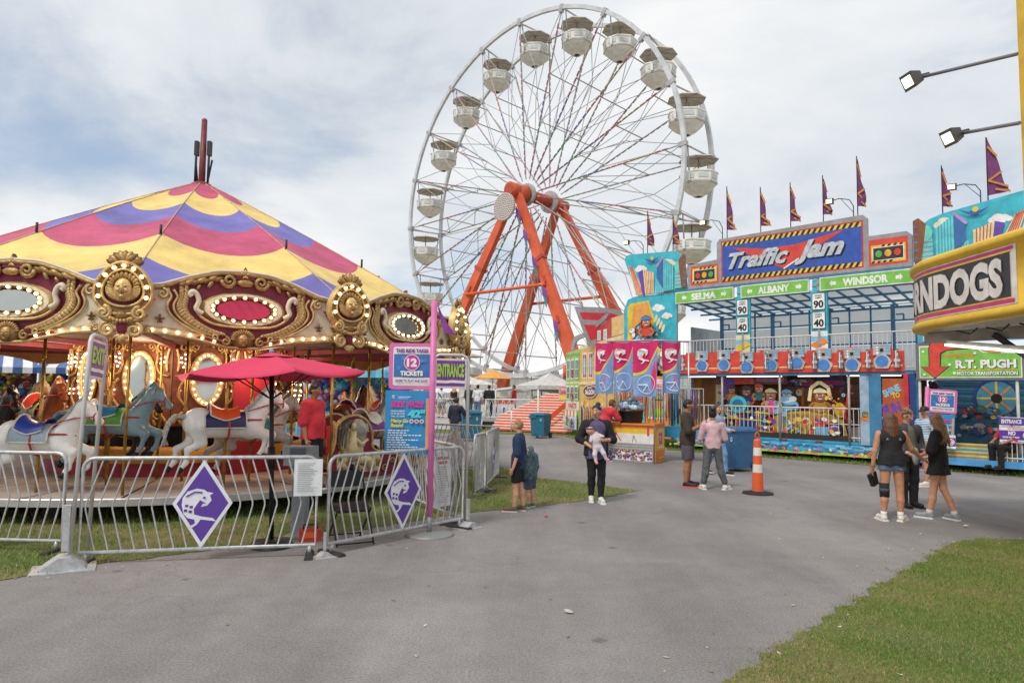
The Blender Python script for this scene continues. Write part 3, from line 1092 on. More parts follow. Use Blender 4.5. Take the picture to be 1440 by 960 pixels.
    face_relief(b, 0, 2.47, .105, -.06, GOLD, GOLDD)
    out_['mask'] = b.mesh('carved_mask')
    return out_
bm_ = board_meshes()
PINK_OVAL = M('#c9365e', 0.5, var=0.03)  # even matte pink, takes the place of the mirror on one oval
GREYM = M('#8e8a82', 0.15, 0.8, var=0.1)
apo = CR * math.cos(PI / CN)
for k in range(CN):
    am = CA0 + (k + .5) * 2 * PI / CN
    o = obj('rounding_board', bm_['body'], car, (apo * math.sin(am), -apo * math.cos(am), 0), am)
    for nm in ('cream_field', 'moulding', 'leaf_carving', 'finial', 'cartouche', 'mirror', 'bulbs', 'sockets', 'mask'):
        c = obj(dict(mirror='oval_mirror', bulbs='bulb_string', sockets='bulb_socket', mask='carved_mask').get(nm, nm), bm_[nm], o)
        if nm in ('bulbs', 'sockets', 'leaf_carving', 'moulding', 'cream_field'):
            c['kind'] = 'stuff'
        if nm == 'mirror' and k in (0, 1):
            c.material_slots[0].link = 'OBJECT'
            c.material_slots[0].material = PINK_OVAL if k == 0 else GREYM
            c['label'] = 'flat pink oval' if k == 0 else 'grey oval mirror'
# medallions at the joints
def medallion_meshes():
    b = B()
    def egg(rx, rz, a):
        return rx * math.sin(a) * (1 - .20 * math.cos(a)), rz * 1.06 * math.cos(a)
    K = 36
    zc = 3.05
    rows = [[], [], [], [], []]
    for i in range(K + 1):
        a = 2 * PI * i / K
        for q, (rx, rz, y) in enumerate(((.0, .0, -.02), (.205, .195, -.02), (.225, .215, -.075), (.315, .305, -.065), (.335, .33, .03))):
            x, z = egg(rx, rz, a)
            rows[q].append((x, y, zc + z))
    b.grid(rows[0:2], MAROON); b.grid(rows[1:4], GOLDD); b.grid(rows[3:], GOLDL)
    for rx, rz in ((.23, .22), (.32, .31)):
        b.tube([(egg(rx, rz, 2 * PI * i / K)[0], -.075, zc + egg(rx, rz, 2 * PI * i / K)[1]) for i in range(K)], .018, GOLDL, 6, closed=True)
    ring = b.mesh('medallion')
    b = B()
    for i in range(20):
        a = PI * (.98 + 1.04 * i / 19)
        b.tube([(.06 * math.cos(a), -.07, zc - .02 + .06 * math.sin(a)), (.195 * math.cos(a), -.075, zc - .02 + .15 * math.sin(a))], [.012, .02], GOLDL, 5)
    for i in range(12):
        a = PI * (-.05 + 1.1 * i / 11)
        leaf(b, .15 * math.cos(a), zc + .03 + .13 * math.sin(a), .06, .028, a + .5 * math.cos(a), GOLD, -.07)
    face_relief(b, 0, zc - .01, .165, -.085, GOLDL, GOLDD)
    fc = b.mesh('carved_face')
    b = B()                                             # leaf crest and lower scrolls
    for i in range(9):
        a = PI * (.08 + .84 * i / 8)
        leaf(b, .13 * math.cos(a), 3.35 + .09 * math.sin(a), .095, .045, a, GOLD if i % 2 else GOLDD, -.04)
    for i in range(5):
        a = PI * (.2 + .6 * i / 4)
        leaf(b, .07 * math.cos(a), 3.40 + .05 * math.sin(a), .075, .03, a, GOLDL if i % 2 else GOLD, -.06)
    b.ell((0, -.04, 3.35), (.07, .05, .06), GOLDL, 8, 5)
    for s in (-1, 1):
        volute(b, s * .20, 2.735, .085, GOLDL, s, PI / 2, 1.5, .030, -.09)
        volute(b, s * .15, 2.53, .095, GOLDL, -s, PI / 2, 1.5, .030, -.08)
        volute(b, s * .30, 2.54, .05, GOLD, s, PI / 2, 1.3, .020, -.05)
        b.tube([(s * .29, -.07, 2.74), (s * .2, -.09, 2.66), (s * .1, -.1, 2.63)], .025, GOLD, 6)
        leaf(b, s * .1, 2.66, .07, .03, s * .4, GOLD, -.1)
    for i in range(7):
        b.ell((-.12 + .04 * i, -.11, 2.655 - .02 * math.sin(PI * i / 6)), (.026, .02, .03), GOLD, 6, 4)
    b.ell((0, -.06, 2.70), (.09, .05, .07), GOLDD, 8, 5)
    b.ell((0, -.05, 2.56), (.07, .04, .10), MAROON, 8, 5)
    for i in range(5):
        a = PI * (1.15 + .7 * i / 4)
        leaf(b, .045 * math.cos(a), 2.47 + .05 * math.sin(a), .055, .026, a, GOLDL, -.07)
    sc = b.mesh('scroll_carving')
    b = B(); sk = B()
    for i in range(9):
        a = -2.0 + 4.0 * i / 8
        x, z = egg(.272, .262, a)
        sk.tube([(x, -.07, zc + z), (x, -.09, zc + z)], [.038, .032], GOLDL, 8)
        b.ell((x, -.105, zc + z), .021, BULB, 8, 6)
    return ring, fc, sc, b.mesh('bulbs'), sk.mesh('sockets')
mm_ = medallion_meshes()
for k in range(CN):
    a = CA0 + k * 2 * PI / CN
    o = obj('medallion', mm_[0], car, ((CR + .06) * math.sin(a), -(CR + .06) * math.cos(a), 0), a)
    tag(obj('carved_face', mm_[1], o), kind='stuff'); tag(obj('scroll_carving', mm_[2], o), kind='stuff')
    tag(obj('bulb_ring', mm_[3], o), kind='stuff'); tag(obj('bulb_socket', mm_[4], o), kind='stuff')

# ---- ceiling with its sweeps
b = B()
b.lathe([(5.2, 2.66), (4.2, 2.60), (2.0, 2.56)], M('#5a2a24', .7, var=.25, scale=3), n=CN * 2, sm=False)
b.lathe([(5.22, 2.665), (5.22, 2.86)], WOODI, n=CN, sm=False, rot=CA0 - PI / 2)
b.build('ceiling', car)
for k in range(CN):
    a = CA0 + k * 2 * PI / CN
    b = B(); b.beam((1.9 * math.sin(a), -1.9 * math.cos(a), 2.52), (5.1 * math.sin(a), -5.1 * math.cos(a), 2.60), .07, .09, M('#84303a', .6))
    b.build('sweep', car)
# ---- deck: plates with seams, edge trim, dark frame below
DECKP = M('#a2968f', 0.6, var=0.14, scale=4, bump=.25, bscale=90)
TRIM = M('#b8b6b4', 0.4, 0.4, var=.15)
for k in range(24):
    a0 = 2 * PI * k / 24 + .004; a1 = 2 * PI * (k + 1) / 24 - .004
    b = B()
    b.lathe([(2.2, .30), (2.2, DK), (4.72, DK), (4.72, .30)], DECKP, n=4, a0=a0, a1=a1, sm=False)
    b.build('deck_plate', car)
b = B(); b.lathe([(4.725, .345), (4.78, .355), (4.79, .34), (4.79, .25), (4.74, .24)], TRIM, n=72, sm=False); b.build('deck_edge', car)
b = B(); b.lathe([(4.5, .29), (4.5, .2), (2.0, .2)], BLACK, n=24, sm=False)
for k in range(12):
    a = 2 * PI * k / 12
    b.box((4.0 * math.cos(a), 4.0 * math.sin(a), .13), (.22, .22, .26), BLACK, rz=a)
b.lathe([(3.3, .0), (3.3, .28)], BLACK, n=24, sm=False)
b.build('under_frame', car)
# ---- centre housing
b = B()
b.lathe([(2.42, DK), (2.40, .57)], M('#9c1f34', .6, var=.18, scale=5, bump=.5, bscale=9), n=48)
b.build('red_drape', car)
b = B(); b.lathe([(2.42, .57), (2.42, .80), (2.1, .82)], M('#c08a2e', .55, var=.12, scale=4), n=48); b.build('yellow_band', car)
b = B(); b.lathe([(1.7, .7), (1.7, 1.3)], BLACK, n=24); b.lathe([(1.0, 1.3), (1.0, 2.6)], BLACK, n=12); b.build('inner_drum', car)
def core_meshes():
    W2 = 2.04 * math.tan(PI / 12) - .006
    b = B(); b.box((0, .03, 1.90), (2 * W2, .06, 1.46), M('#74402e', .5, var=.3, scale=6)); body = b.mesh('core_panel')
    b = B()
    K = 32
    rows = [[], [], []]
    for i in range(K + 1):
        a = 2 * PI * i / K
        for q, (rx, rz, y) in enumerate(((.17, .36, -.01), (.20, .39, -.05), (.265, .455, -.03))):
            rows[q].append((rx * math.cos(a), y, 1.98 + rz * math.sin(a)))
    b.grid(rows, GOLDL)
    b.tube([(.275 * math.cos(2 * PI * i / K), -.03, 1.98 + .465 * math.sin(2 * PI * i / K)) for i in range(K)], .02, GOLD, 6, closed=True)
    for s in (-1, 1):
        scurve(b, [(s * .5, 1.22), (s * .42, 1.34), (s * .31, 1.42), (s * .34, 1.52), (s * .43, 1.66), (s * .42, 1.85), (s * .33, 1.98)], .024, GOLD)
        volute(b, s * .36, 1.36, .10, GOLD, s, PI / 2, 1.4, .026, -.04)
        volute(b, s * .38, 2.52, .10, GOLD, -s, -PI / 2, 1.4, .026, -.04)
        volute(b, s * .20, 2.52, .07, GOLD, s, -PI / 2, 1.4, .02, -.04)
        scurve(b, [(s * .27, 2.5), (s * .30, 2.36), (s * .29, 2.2), (s * .36, 2.06), (s * .5, 2.02)], .02, GOLD)
        scurve(b, [(s * .5, 2.5), (s * .46, 2.3), (s * .47, 2.1)], .018, GOLDL)
    for i in range(9):
        leaf(b, -.4 + .1 * i, 1.24 + .03 * math.sin(i * 1.7), .07, .03, 1.57 + .5 * math.cos(i), GOLD, -.04)
        leaf(b, -.3 + .075 * i, 2.58 + .02 * math.sin(i * 2), .06, .03, 1.57 + .6 * math.cos(i), GOLDD, -.04)
    car_ = b.mesh('gilt_carving')
    b = B(); b.prism([(.185 * math.cos(2 * PI * i / 28), 1.98 + .375 * math.sin(2 * PI * i / 28)) for i in range(28)], -.02, 0, MIRR); mir = b.mesh('core_mirror')
    b = B()
    for i in range(22):
        a = 2 * PI * (i + .5) / 22
        b.ell((.228 * math.cos(a), -.06, 1.98 + .418 * math.sin(a)), .0175, BULB, 7, 5)
    RB = M('#ffd9c8', .3, var=0, emit=7)
    for s in (-1, 1):
        for x, z in ((.36, 2.40), (.42, 2.34), (.35, 2.32), (.41, 2.26), (.35, 2.24), (.45, 2.26), (.38, 2.18), (.42, 1.78), (.44, 1.70)):
            b.ell((s * x, -.02, z), .0155, RB, 7, 5)
    return body, car_, mir, b.mesh('bulbs')
cm_ = core_meshes()
for k in range(CN):
    am = CA0 + (k + .5) * 2 * PI / CN
    o = obj('core_panel', cm_[0], car, (2.04 * math.sin(am), -2.04 * math.cos(am), 0), am)
    tag(obj('gilt_carving', cm_[1], o), kind='stuff'); obj('oval_mirror', cm_[2], o); tag(obj('bulb_cluster', cm_[3], o), kind='stuff')
# warm glow of the bulbs themselves
for a in (-.5, .15, .8, 2.4, 4.2):
    l = bpy.data.lights.new('carousel_bulb_light', 'POINT')
    l.energy = 42; l.color = (1, .72, .44); l.shadow_soft_size = .35
    lo = bpy.data.objects.new('carousel_bulb_light', l); COL.objects.link(lo); lo.parent = car
    lo.location = (2.75 * math.sin(a), -2.75 * math.cos(a), 2.35)

for a in (-.9, -.35, .2, .75, 1.3, 1.9):
    l = bpy.data.lights.new('rim_bulb_light', 'POINT')
    l.energy = 16; l.color = (1, .84, .64); l.shadow_soft_size = .4
    lo = bpy.data.objects.new('rim_bulb_light', l); COL.objects.link(lo); lo.parent = car
    lo.location = (5.0 * math.sin(a), -5.0 * math.cos(a), 2.5)
# ---- horses
def horse_parts(rear=False):
    body = [('c', (-.34, 0, .02), (.34, 0, .0), .205, .19), ('e', (-.40, 0, .06), (.25, .20, .235)), ('e', (.40, 0, .01), (.20, .18, .235)),
            ('c', (.44, 0, .10), (.66, 0, .46), .165, .105), ('c', (.66, 0, .50), (.76, 0, .50), .10, .09), ('c', (.72, 0, .50), (.93, 0, .30), .088, .048),
            ('e', (.93, 0, .275), (.06, .045, .05)), ('c', (.70, .05, .58), (.69, .065, .67), .03, .008), ('c', (.70, -.05, .58), (.69, -.065, .67), .03, .008)]
    for s in (-1, 1):
        d = .10 if s > 0 else -.04
        body += [('c', (.42, s * .11, -.08), (.66 + d, s * .11, -.17), .105, .062), ('c', (.66 + d, s * .11, -.17), (.60 + d, s * .11, -.40), .052, .034), ('c', (.60 + d, s * .11, -.40), (.54 + d, s * .11, -.47), .034, .036),
                 ('c', (-.44, s * .11, -.02), (-.40 - d, s * .12, -.26), .15, .075), ('c', (-.40 - d, s * .12, -.26), (-.60 - d, s * .12, -.36), .068, .045), ('c', (-.60 - d, s * .12, -.36), (-.62 - d, s * .12, -.56), .042, .034), ('c', (-.62 - d, s * .12, -.56), (-.68 - d, s * .12, -.64), .034, .036)]
    V, F = sdf_mesh(body, .022, .05)
    mane = []
    for i in range(9):
        f = i / 8
        x, z = .40 + .30 * f, .26 + .36 * f
        mane.append(('c', (x - .02, .0, z + .03), (x - .16 + .05 * math.sin(i * 2), .03 * math.sin(i * 1.9), z - .08 - .03 * (i % 2)), .045, .015))
    mane.append(('c', (.72, 0, .60), (.84, .01, .50), .03, .012))
    mv, mf = sdf_mesh(mane, .016, .012)
    tail = []
    for i in range(5):
        o = (i - 2) * .03
        pts = smooth([(-.60, o, .14), (-.74, o * 1.5, .16), (-.84, o * 2, .04), (-.88, o * 2.4 + .02, -.14), (-.94 + .03 * i, o * 2.5, -.30 + .03 * (i % 2))], 2)
        for j in range(len(pts) - 1):
            f = j / len(pts)
            tail.append(('c', pts[j], pts[j + 1], .036 - .02 * f, .036 - .02 * (f + .1)))
    tv, tf = sdf_mesh(tail, .018, .012)
    bl = B()                                            # saddle cloth following the barrel
    rows = []
    for i in range(9):
        x = -.34 + .62 * i / 8
        rows.append([(x, math.sin(t) * (.218 + .012), math.cos(t) * (.222 + .015) + .015) for t in [(-1.75 + 3.5 * j / 14) for j in range(15)]])
    bl.grid(rows, M('#33305f', .45))
    for e in (0, 8):
        bl.tube(rows[e], .013, M('#d9d6cf', .4), 5)
    bl.tube([r_[0] for r_ in rows], .013, M('#d9d6cf', .4), 5); bl.tube([r_[-1] for r_ in rows], .013, M('#d9d6cf', .4), 5)
    sd_ = B()
    rows = []
    for i in range(11):
        f = i / 10
        x = -.26 + .44 * f
        hgt = .26 + .13 * (1 - f) ** 3 + .07 * f ** 4 - .015
        half = 1.25 - .3 * abs(f - .5)
        rows.append([(x, math.sin(t) * .245, math.cos(t) * hgt + .01) for t in [(-half + 2 * half * j / 10) for j in range(11)]])
    sd_.grid(rows, M('#e0562a', .35))
    sd_.tube([r_[0] for r_ in rows] , .012, M('#d9d6cf', .4), 5); sd_.tube([r_[-1] for r_ in rows], .012, M('#d9d6cf', .4), 5)
    sd_.tube(rows[0], .014, M('#d9d6cf', .4), 5)
    br = B()                                            # bridle, breast strap, hooves
    br.tube([(.88, .075 * math.sin(t), .35 + .07 * math.cos(t)) for t in [2 * PI * j / 12 for j in range(12)]], .011, M('#b8382f', .4), 5, closed=True)
    br.tube([(.74, .10 * math.sin(t), .50 + .10 * math.cos(t)) for t in [2 * PI * j / 12 for j in range(12)]], .011, M('#b8382f', .4), 5, closed=True)
    for s in (-1, 1):
        br.tube([(.88, s * .065, .36), (.62, s * .14, .34), (.30, s * .2, .24)], .010, M('#b8382f', .4), 5)
        br.tube([(.28, s * .2, .1), (.50, s * .17, .10), (.605, s * .04, .08)], .016, M('#b8382f', .4), 5)
        br.ell((.79, s * .078, .47), (.016, .012, .018), BLACK, 6, 4)
        br.ell((.955, s * .035, .285), (.012, .01, .01), DARK, 5, 4)
    br.tube([(.02, .232 * math.sin(t), .235 * math.cos(t)) for t in [2 * PI * j / 14 for j in range(14)]], .018, M('#b8382f', .4), 5, closed=True)
    hv = []
    for s in (-1, 1):
        d = .10 if s > 0 else -.04
        for p0, p1 in (((.545 + d, s * .11, -.465), (.50 + d, s * .11, -.54)), ((-.675 - d, s * .12, -.63), (-.73 - d, s * .12, -.70))):
            q = B(); q.tube([p0, p1], [.042, .052], BLACK, 8); hv.append(q.mesh('hoof'))
    po = B()
    po.tube([(0, 0, -1.15), (0, 0, 1.6)], .024, BRASS, 8)
    for i in range(60):
        t = i * .9
        if -1.1 + i * .043 > .2:
            po.ell((.02 * math.cos(t), .02 * math.sin(t), -1.1 + i * .043), (.016, .016, .03), BRASS, 5, 4)
    wm = M('#d8d6d2', .3, var=.1, scale=5)
    return dict(body=np_mesh('horse', [(V, F, wm, True)]), mane=np_mesh('mane', [(mv, mf, M('#8d8b8a', .5, var=.4, scale=25), True)]), tail=np_mesh('tail', [(tv, tf, M('#8d8b8a', .5, var=.4, scale=25), True)]),
                saddle_cloth=bl.mesh('saddle_cloth'), saddle=sd_.mesh('saddle'), bridle=br.mesh('bridle'), hoof=hv, pole=po.mesh('pole'))
HM = horse_parts()
def coat(c, var=.1):
    return M(c, .28, var=var, scale=5)
def slotmat(o, i, m):
    o.material_slots[i].link = 'OBJECT'; o.material_slots[i].material = m
HPAL = dict(white=('#f4f3f1', '#aeacaa'), grey=('#7fa3b3', '#6d8c9b'), black=('#1d1c1f', '#2b2a2e'), brown=('#6b3a22', '#2a1a14'), cream=('#cdb78f', '#e0d6bd'), dapple=('#b9b4ad', '#5d5a58'), chestnut=('#8d4a26', '#c98a50'))
def horse(r_, a, z, coatn, cloth, saddle, label):
    pal = HPAL[coatn]
    t = thing('carousel_horse', label, 'carousel horse', (CX + r_ * math.sin(a), CY - r_ * math.cos(a), z), a, 'horses on the carousel')
    t.scale = (.92, .92, .92)
    o = obj('body', HM['body'], t); slotmat(o, 0, coat(pal[0], .35 if coatn == 'dapple' else .1))
    for nm in ('mane', 'tail'):
        o = obj(nm, HM[nm], t); slotmat(o, 0, M(pal[1], .5, var=.35, scale=25))
    o = obj('saddle_cloth', HM['saddle_cloth'], t); slotmat(o, 0, M(cloth, .4))
    o = obj('saddle', HM['saddle'], t); slotmat(o, 0, M(saddle, .35))
    obj('bridle', HM['bridle'], t); [obj('hoof', q, t) for q in HM['hoof']]; obj('pole', HM['pole'], t)
H_ = 0.628
horse(4.15, -.05, 1.07, 'white', '#9db0bd', '#2f49a8', 'white carousel horse with a royal blue saddle, at the left frame edge')
horse(4.15, .545, 1.27, 'white', '#33305f', '#e0562a', 'white carousel horse with an orange saddle beside the red umbrella')
horse(4.15, 1.19, 1.15, 'dapple', '#7a3f8e', '#d9d6cf', 'pale spotted carousel horse behind the carved bench')
horse(3.35, .09, 1.28, 'grey', '#4f9a3c', '#2f7fb0', 'blue grey carousel horse with a green saddle cloth in front of the oval mirrors')
horse(3.35, .70, 1.15, 'dapple', '#2f8a8a', '#c98a2e', 'grey spotted carousel horse behind the white one with the orange saddle')
horse(3.35, 1.42, 1.30, 'brown', '#b8382f', '#7a3f8e', 'brown carousel horse at the right of the carousel')
horse(2.65, -.05, 1.2, 'black', '#8fb52e', '#e3a92e', 'black carousel horse with a lime saddle cloth')
horse(2.65, -.62, 1.35, 'chestnut', '#6a8f3c', '#b8382f', 'chestnut carousel horse with a pale mane, far left')
horse(3.35, -.60, 1.2, 'black', '#b8382f', '#c98a2e', 'black carousel horse with a red saddle cloth, far left')
horse(4.15, 2.2, 1.3, 'cream', '#7a3f8e', '#b8382f', 'cream carousel horse on the far side, seen past the bench')
horse(3.3, 2.1, 1.15, 'chestnut', '#2f7fb0', '#e0562a', 'chestnut carousel horse on the far side with a blue cloth')
horse(4.15, -1.5, 1.2, 'brown', '#2f49a8', '#e3a92e', 'brown carousel horse at the back left with a blue cloth')
horse(3.3, -1.9, 1.35, 'cream', '#b8382f', '#4f9a3c', 'cream carousel horse at the back left with a red cloth')
# empty brass poles that hold the deck to the sweeps
for i, (r_, a) in enumerate(((4.5, -.35), (4.5, .25), (4.5, .9), (4.5, 1.45), (4.5, -1.0), (3.0, .40), (3.0, 1.0), (4.5, 2.0), (4.5, 2.6), (4.5, -1.7), (2.6, .25), (2.6, 1.3))):
    b = B()
    b.tube([(0, 0, DK), (0, 0, 2.62)], .022, BRASS, 8)
    b.build('brass_pole', car, (r_ * math.sin(a), -r_ * math.cos(a), 0))

# ---- red operator panel at the centre
b = B(); b.lathe([(2.46, DK), (2.46, 2.1)], M('#a82234', .5, var=.06), n=6, a0=.70 - PI / 2, a1=1.02 - PI / 2); b.build('red_panel', car)
# ---- carved chariot bench
ch = thing('carousel_chariot', 'carved gold and maroon chariot bench on the carousel deck', 'carousel bench', (-2.75, 12.35, DK), .72)
CHG = M('#e0cf9a', .4, .1, var=.35, scale=18, bump=.8, bscale=30)
CHL = M('#ead9a8', .35, .1, var=.15, scale=12)
def carved_side(seed, w_, h_):
    b = B()
    pl = smooth([(-w_ * .5, .0), (-w_ * .52, h_ * .3), (-w_ * .45, h_ * .55), (-w_ * .42, h_ * .85), (-w_ * .2, h_), (w_ * .0, h_ * .92), (w_ * .1, h_ * .7), (w_ * .12, h_ * .45), (w_ * .3, h_ * .38), (w_ * .5, h_ * .42), (w_ * .55, h_ * .2), (w_ * .48, .0)], 4)
    b.prism(pl, -.03, .03, MAROON)
    for y in (-.035, .035):
        b.tube([(x, y, z) for x, z in pl], .022, GOLDL, 6)
    for y in (-.032, .032):
        b.prism([(x * .62 - w_ * .1, z * .74 + h_ * .06) for x, z in pl], y - .012, y + .012, CHG)
    side = b.mesh('chariot_side')
    b = B()
    for y in (-.055, .055):
        # seated figure in relief
        b.ell((-w_ * .20, y, h_ * .82), (.055, .05, .07), CHL, 8, 6)
        b.tube([(-w_ * .20, y, h_ * .74), (-w_ * .22, y, h_ * .5), (-w_ * .15, y, h_ * .3)], [.06, .10, .11], CHL, 8)
        b.tube([(-w_ * .2, y * 1.2, h_ * .66), (-w_ * .08, y * 1.3, h_ * .52), (w_ * .02, y * 1.3, h_ * .6)], [.04, .035, .025], CHL, 6)
        b.tube([(-w_ * .15, y, h_ * .3), (w_ * .05, y * 1.2, h_ * .25), (w_ * .1, y, h_ * .05)], [.10, .075, .04], CHL, 7)
        for i in range(8):
            a = i * .8 + seed
            volute(b, -w_ * .35 + w_ * .11 * i, h_ * (.12 + .10 * (i % 2)), .06, GOLD, 1 if i % 2 else -1, a, 1.3, .02, y)
        for i in range(12):
            leaf(b, -w_ * .38 + .03 * math.sin(i), h_ * (.3 + .05 * i), .05, .02, 1.2 + .5 * math.cos(i * 2), GOLD, y)
    return side, b.mesh('relief_carving')
for i, (y, w_, h_) in enumerate(((-.36, 1.25, 1.02), (.36, 1.25, 1.02))):
    sd1, sd2 = carved_side(i, w_, h_)
    o = obj('chariot_side', sd1, ch, (0, y, .03)); tag(obj('relief_carving', sd2, o), kind='stuff')
sd1, sd2 = carved_side(3, .95, .72)
o = obj('chariot_front', sd1, ch, (.95, 0.0, .03), .25); tag(obj('relief_carving', sd2, o), kind='stuff')
b = B(); b.box((-.1, 0, .36), (.5, .66, .08), CRED); b.build('seat', ch)
b = B(); b.box((-.38, 0, .6), (.08, .66, .5), CRED); b.build('backrest', ch)
# ================================================================== two storey funhouse
FA = (7.54, 21.98)
FRZ = math.atan2(-4.88, 4.94)
fun = thing('funhouse', 'two storey traffic themed funhouse with a blue sign and blue steel frame', 'funhouse', (*FA, 0), FRZ)
def paint(c, r_=.42, v=.15):
    return M(c, r_, var=v, scale=4)
FBLUE = paint('#3f7fa6'); FBLU2 = paint('#2f6286'); TURQ = paint('#3fb6c9'); GREYP = paint('#9a9a9b'); FRED = paint('#d9483a')
LIME = paint('#7fc24e'); YEL = paint('#e9c531'); ORG = paint('#e88a2e'); PURP = paint('#6b46a8'); PINK = paint('#e0458a'); SKIN = paint('#e39a6c'); BRN = paint('#8a5430')
DBR = paint('#4a3020'); NAVY = paint('#27407f'); LBL = paint('#7fbfe0'); WHT = paint('#eeece6'); BLK = paint('#1b1b1d'); RBLUE = paint('#3558b0'); CRM = paint('#ead9a8'); MAG = paint('#d0338f'); PRED = paint('#cf2f3c')
SILV = M('#cfd0d0', .25, .6, var=.2, scale=6); GRN = paint('#3f9a4a'); MET = M('#9fa3a6', .35, .5, var=.2, scale=8)
def translucent(c, k=.6):
    m = bpy.data.materials.new('translucent_sheet'); m.use_nodes = True
    t = m.node_tree; b_ = t.nodes['Principled BSDF']; o_ = t.nodes['Material Output']
    col = ramp(t, noise(t, N(t, 'ShaderNodeTexCoord').outputs['Object'], 1.3, 4), [(.3, tuple(x * .88 for x in lin(c))), (.7, lin(c))])
    t.links.new(col, b_.inputs['Base Color']); b_.inputs['Roughness'].default_value = .4
    tr = N(t, 'ShaderNodeBsdfTranslucent'); t.links.new(col, tr.inputs[0])
    mx = N(t, 'ShaderNodeMixShader'); mx.inputs[0].default_value = k
    t.links.new(b_.outputs[0], mx.inputs[1]); t.links.new(tr.outputs[0], mx.inputs[2]); t.links.new(mx.outputs[0], o_.inputs[0])
    return m
PANE = translucent('#f0f4f2', .8); SHEET = translucent('#eceeea', .75)
def panel(name, parent, x0, z0, x1, z1, mat, y=0.0, th=.05, loc=None):
    b = B(); b.box(((x0 + x1) / 2, y + th / 2, (z0 + z1) / 2), (x1 - x0, th, z1 - z0), mat)
    return b.build(name, parent)
def board(name, parent, pts, mat, y=0.0, th=.06, side=None):
    b = B(); b.prism(pts, y, y + th, mat, side)
    return b.build(name, parent)
def rounded(x0, z0, x1, z1, r_, n=5, which=(1, 1, 1, 1)):
    pts = []
    for (cx_, cz_, a0), w_ in zip(((x0 + r_, z0 + r_, PI), (x1 - r_, z0 + r_, 1.5 * PI), (x1 - r_, z1 - r_, 0), (x0 + r_, z1 - r_, .5 * PI)), which):
        if w_:
            pts += [(cx_ + r_ * math.cos(a0 + .5 * PI * i / n), cz_ + r_ * math.sin(a0 + .5 * PI * i / n)) for i in range(n + 1)]
        else:
            pts.append((cx_ - r_ if a0 in (PI, .5 * PI) else cx_ + r_, cz_ - r_ if a0 in (PI, 1.5 * PI) else cz_ + r_))
    return pts
def toon(p, x, z, s, skin, hat, shirt, face=1):
    """a generic painted cartoon figure: body, arms, big head, cap"""
    p.oval(x, z - s * .75, s * .62, s * .6, BLK, 14); p.oval(x, z - s * .75, s * .56, s * .54, shirt, 14)
    for q in (-1, 1):
        p.line([(x + q * s * .5, z - s * .5), (x + q * s * .85, z - s * .85), (x + q * s * .55, z - s * 1.15)], s * .3, BLK)
        p.line([(x + q * s * .5, z - s * .5), (x + q * s * .84, z - s * .85), (x + q * s * .55, z - s * 1.13)], s * .22, skin)
        p.oval(x + q * s * .52, z - s * 1.15, s * .18, s * .15, skin, 10)
    p.oval(x, z, s * .54, s * .50, BLK, 18); p.oval(x, z, s * .48, s * .45, skin, 18)
    for q in (-1, 1):
        p.oval(x + q * s * .17, z + s * .09, s * .11, s * .09, WHT, 10); p.oval(x + q * s * .14, z + s * .08, s * .05, s * .06, BLK, 8); p.line([(x + q * s * .06, z + s * .16), (x + q * s * .3, z + s * .22)], s * .06, BLK)
    p.oval(x + s * .03, z - s * .06, s * .12, s * .10, paint('#c8603c'), 8)
    p.oval(x + s * .04, z - s * .25, s * .22, s * .10, BLK, 10); p.oval(x + s * .04, z - s * .23, s * .18, s * .05, WHT, 10); p.oval(x - s * .2, z - s * .12, s * .12, s * .1, paint('#d9764a'), 8); p.line([(x - s * .46, z + s * .12), (x - s * .44, z - s * .2), (x - s * .3, z - s * .4)], s * .10, paint('#5a3020'))
    p.shape([(x - s * .55, z + s * .2), (x - s * .45, z + s * .52), (x, z + s * .7), (x + s * .45, z + s * .52), (x + s * .75, z + s * .22)], BLK)
    p.shape([(x - s * .5, z + s * .23), (x - s * .41, z + s * .49), (x, z + s * .64), (x + s * .41, z + s * .49), (x + s * .66, z + s * .25)], hat)
def clutter(p, x0, z0, x1, z1, n, cols, seed, big=.13):
    """dense airbrushed odds and ends: pipes, parts, bolts, ribbons, each with a dark outline"""
    rg = random.Random(seed)
    for i in range(n):
        x, z = rg.uniform(x0, x1), rg.uniform(z0, z1)
        s = big * rg.uniform(.3, 1.0); c = rg.choice(cols); k = rg.random(); a = rg.uniform(0, PI)
        if k < .35:
            e = rg.uniform(.5, 1)
            p.oval(x, z, s * 1.12, s * e * 1.14, BLK, 12, a); p.oval(x, z, s, s * e, c, 12, a); p.oval(x - s * .25, z + s * .3 * e, s * .35, s * .2 * e, WHT if rg.random() < .4 else rg.choice(cols), 8, a)
        elif k < .6:
            pts = [(x + s * 1.5 * (j / 6 - .5) * math.cos(a) - s * .5 * math.sin(j * 1.1 + i) * math.sin(a), z + s * 1.5 * (j / 6 - .5) * math.sin(a) + s * .5 * math.sin(j * 1.1 + i) * math.cos(a)) for j in range(7)]
            p.line(pts, s * .42, BLK); p.line(pts, s * .28, c); p.line([(q[0], q[1] + s * .06) for q in pts], s * .07, rg.choice(cols))
        elif k < .8:
            ca, sa = math.cos(a), math.sin(a)
            q = lambda f: [(x + f * s * (u * ca - v * .5 * sa), z + f * s * (u * sa + v * .5 * ca)) for u, v in ((-1, -1), (1, -1), (.8, 1), (-.9, 1))]
            p.shape(q(1.12), BLK); p.shape(q(1), c); p.line([q(.6)[0], q(.6)[1]], s * .1, rg.choice(cols))
        else:
            m = 9
            p.shape([(x + s * (1.1 if j % 2 else .6) * math.cos(j * 2 * PI / (2 * m)), z + s * (1.1 if j % 2 else .6) * math.sin(j * 2 * PI / (2 * m))) for j in range(2 * m)], BLK)
            p.oval(x, z, s * .62, s * .62, c, 12); p.oval(x, z, s * .25, s * .25, BLK, 8)
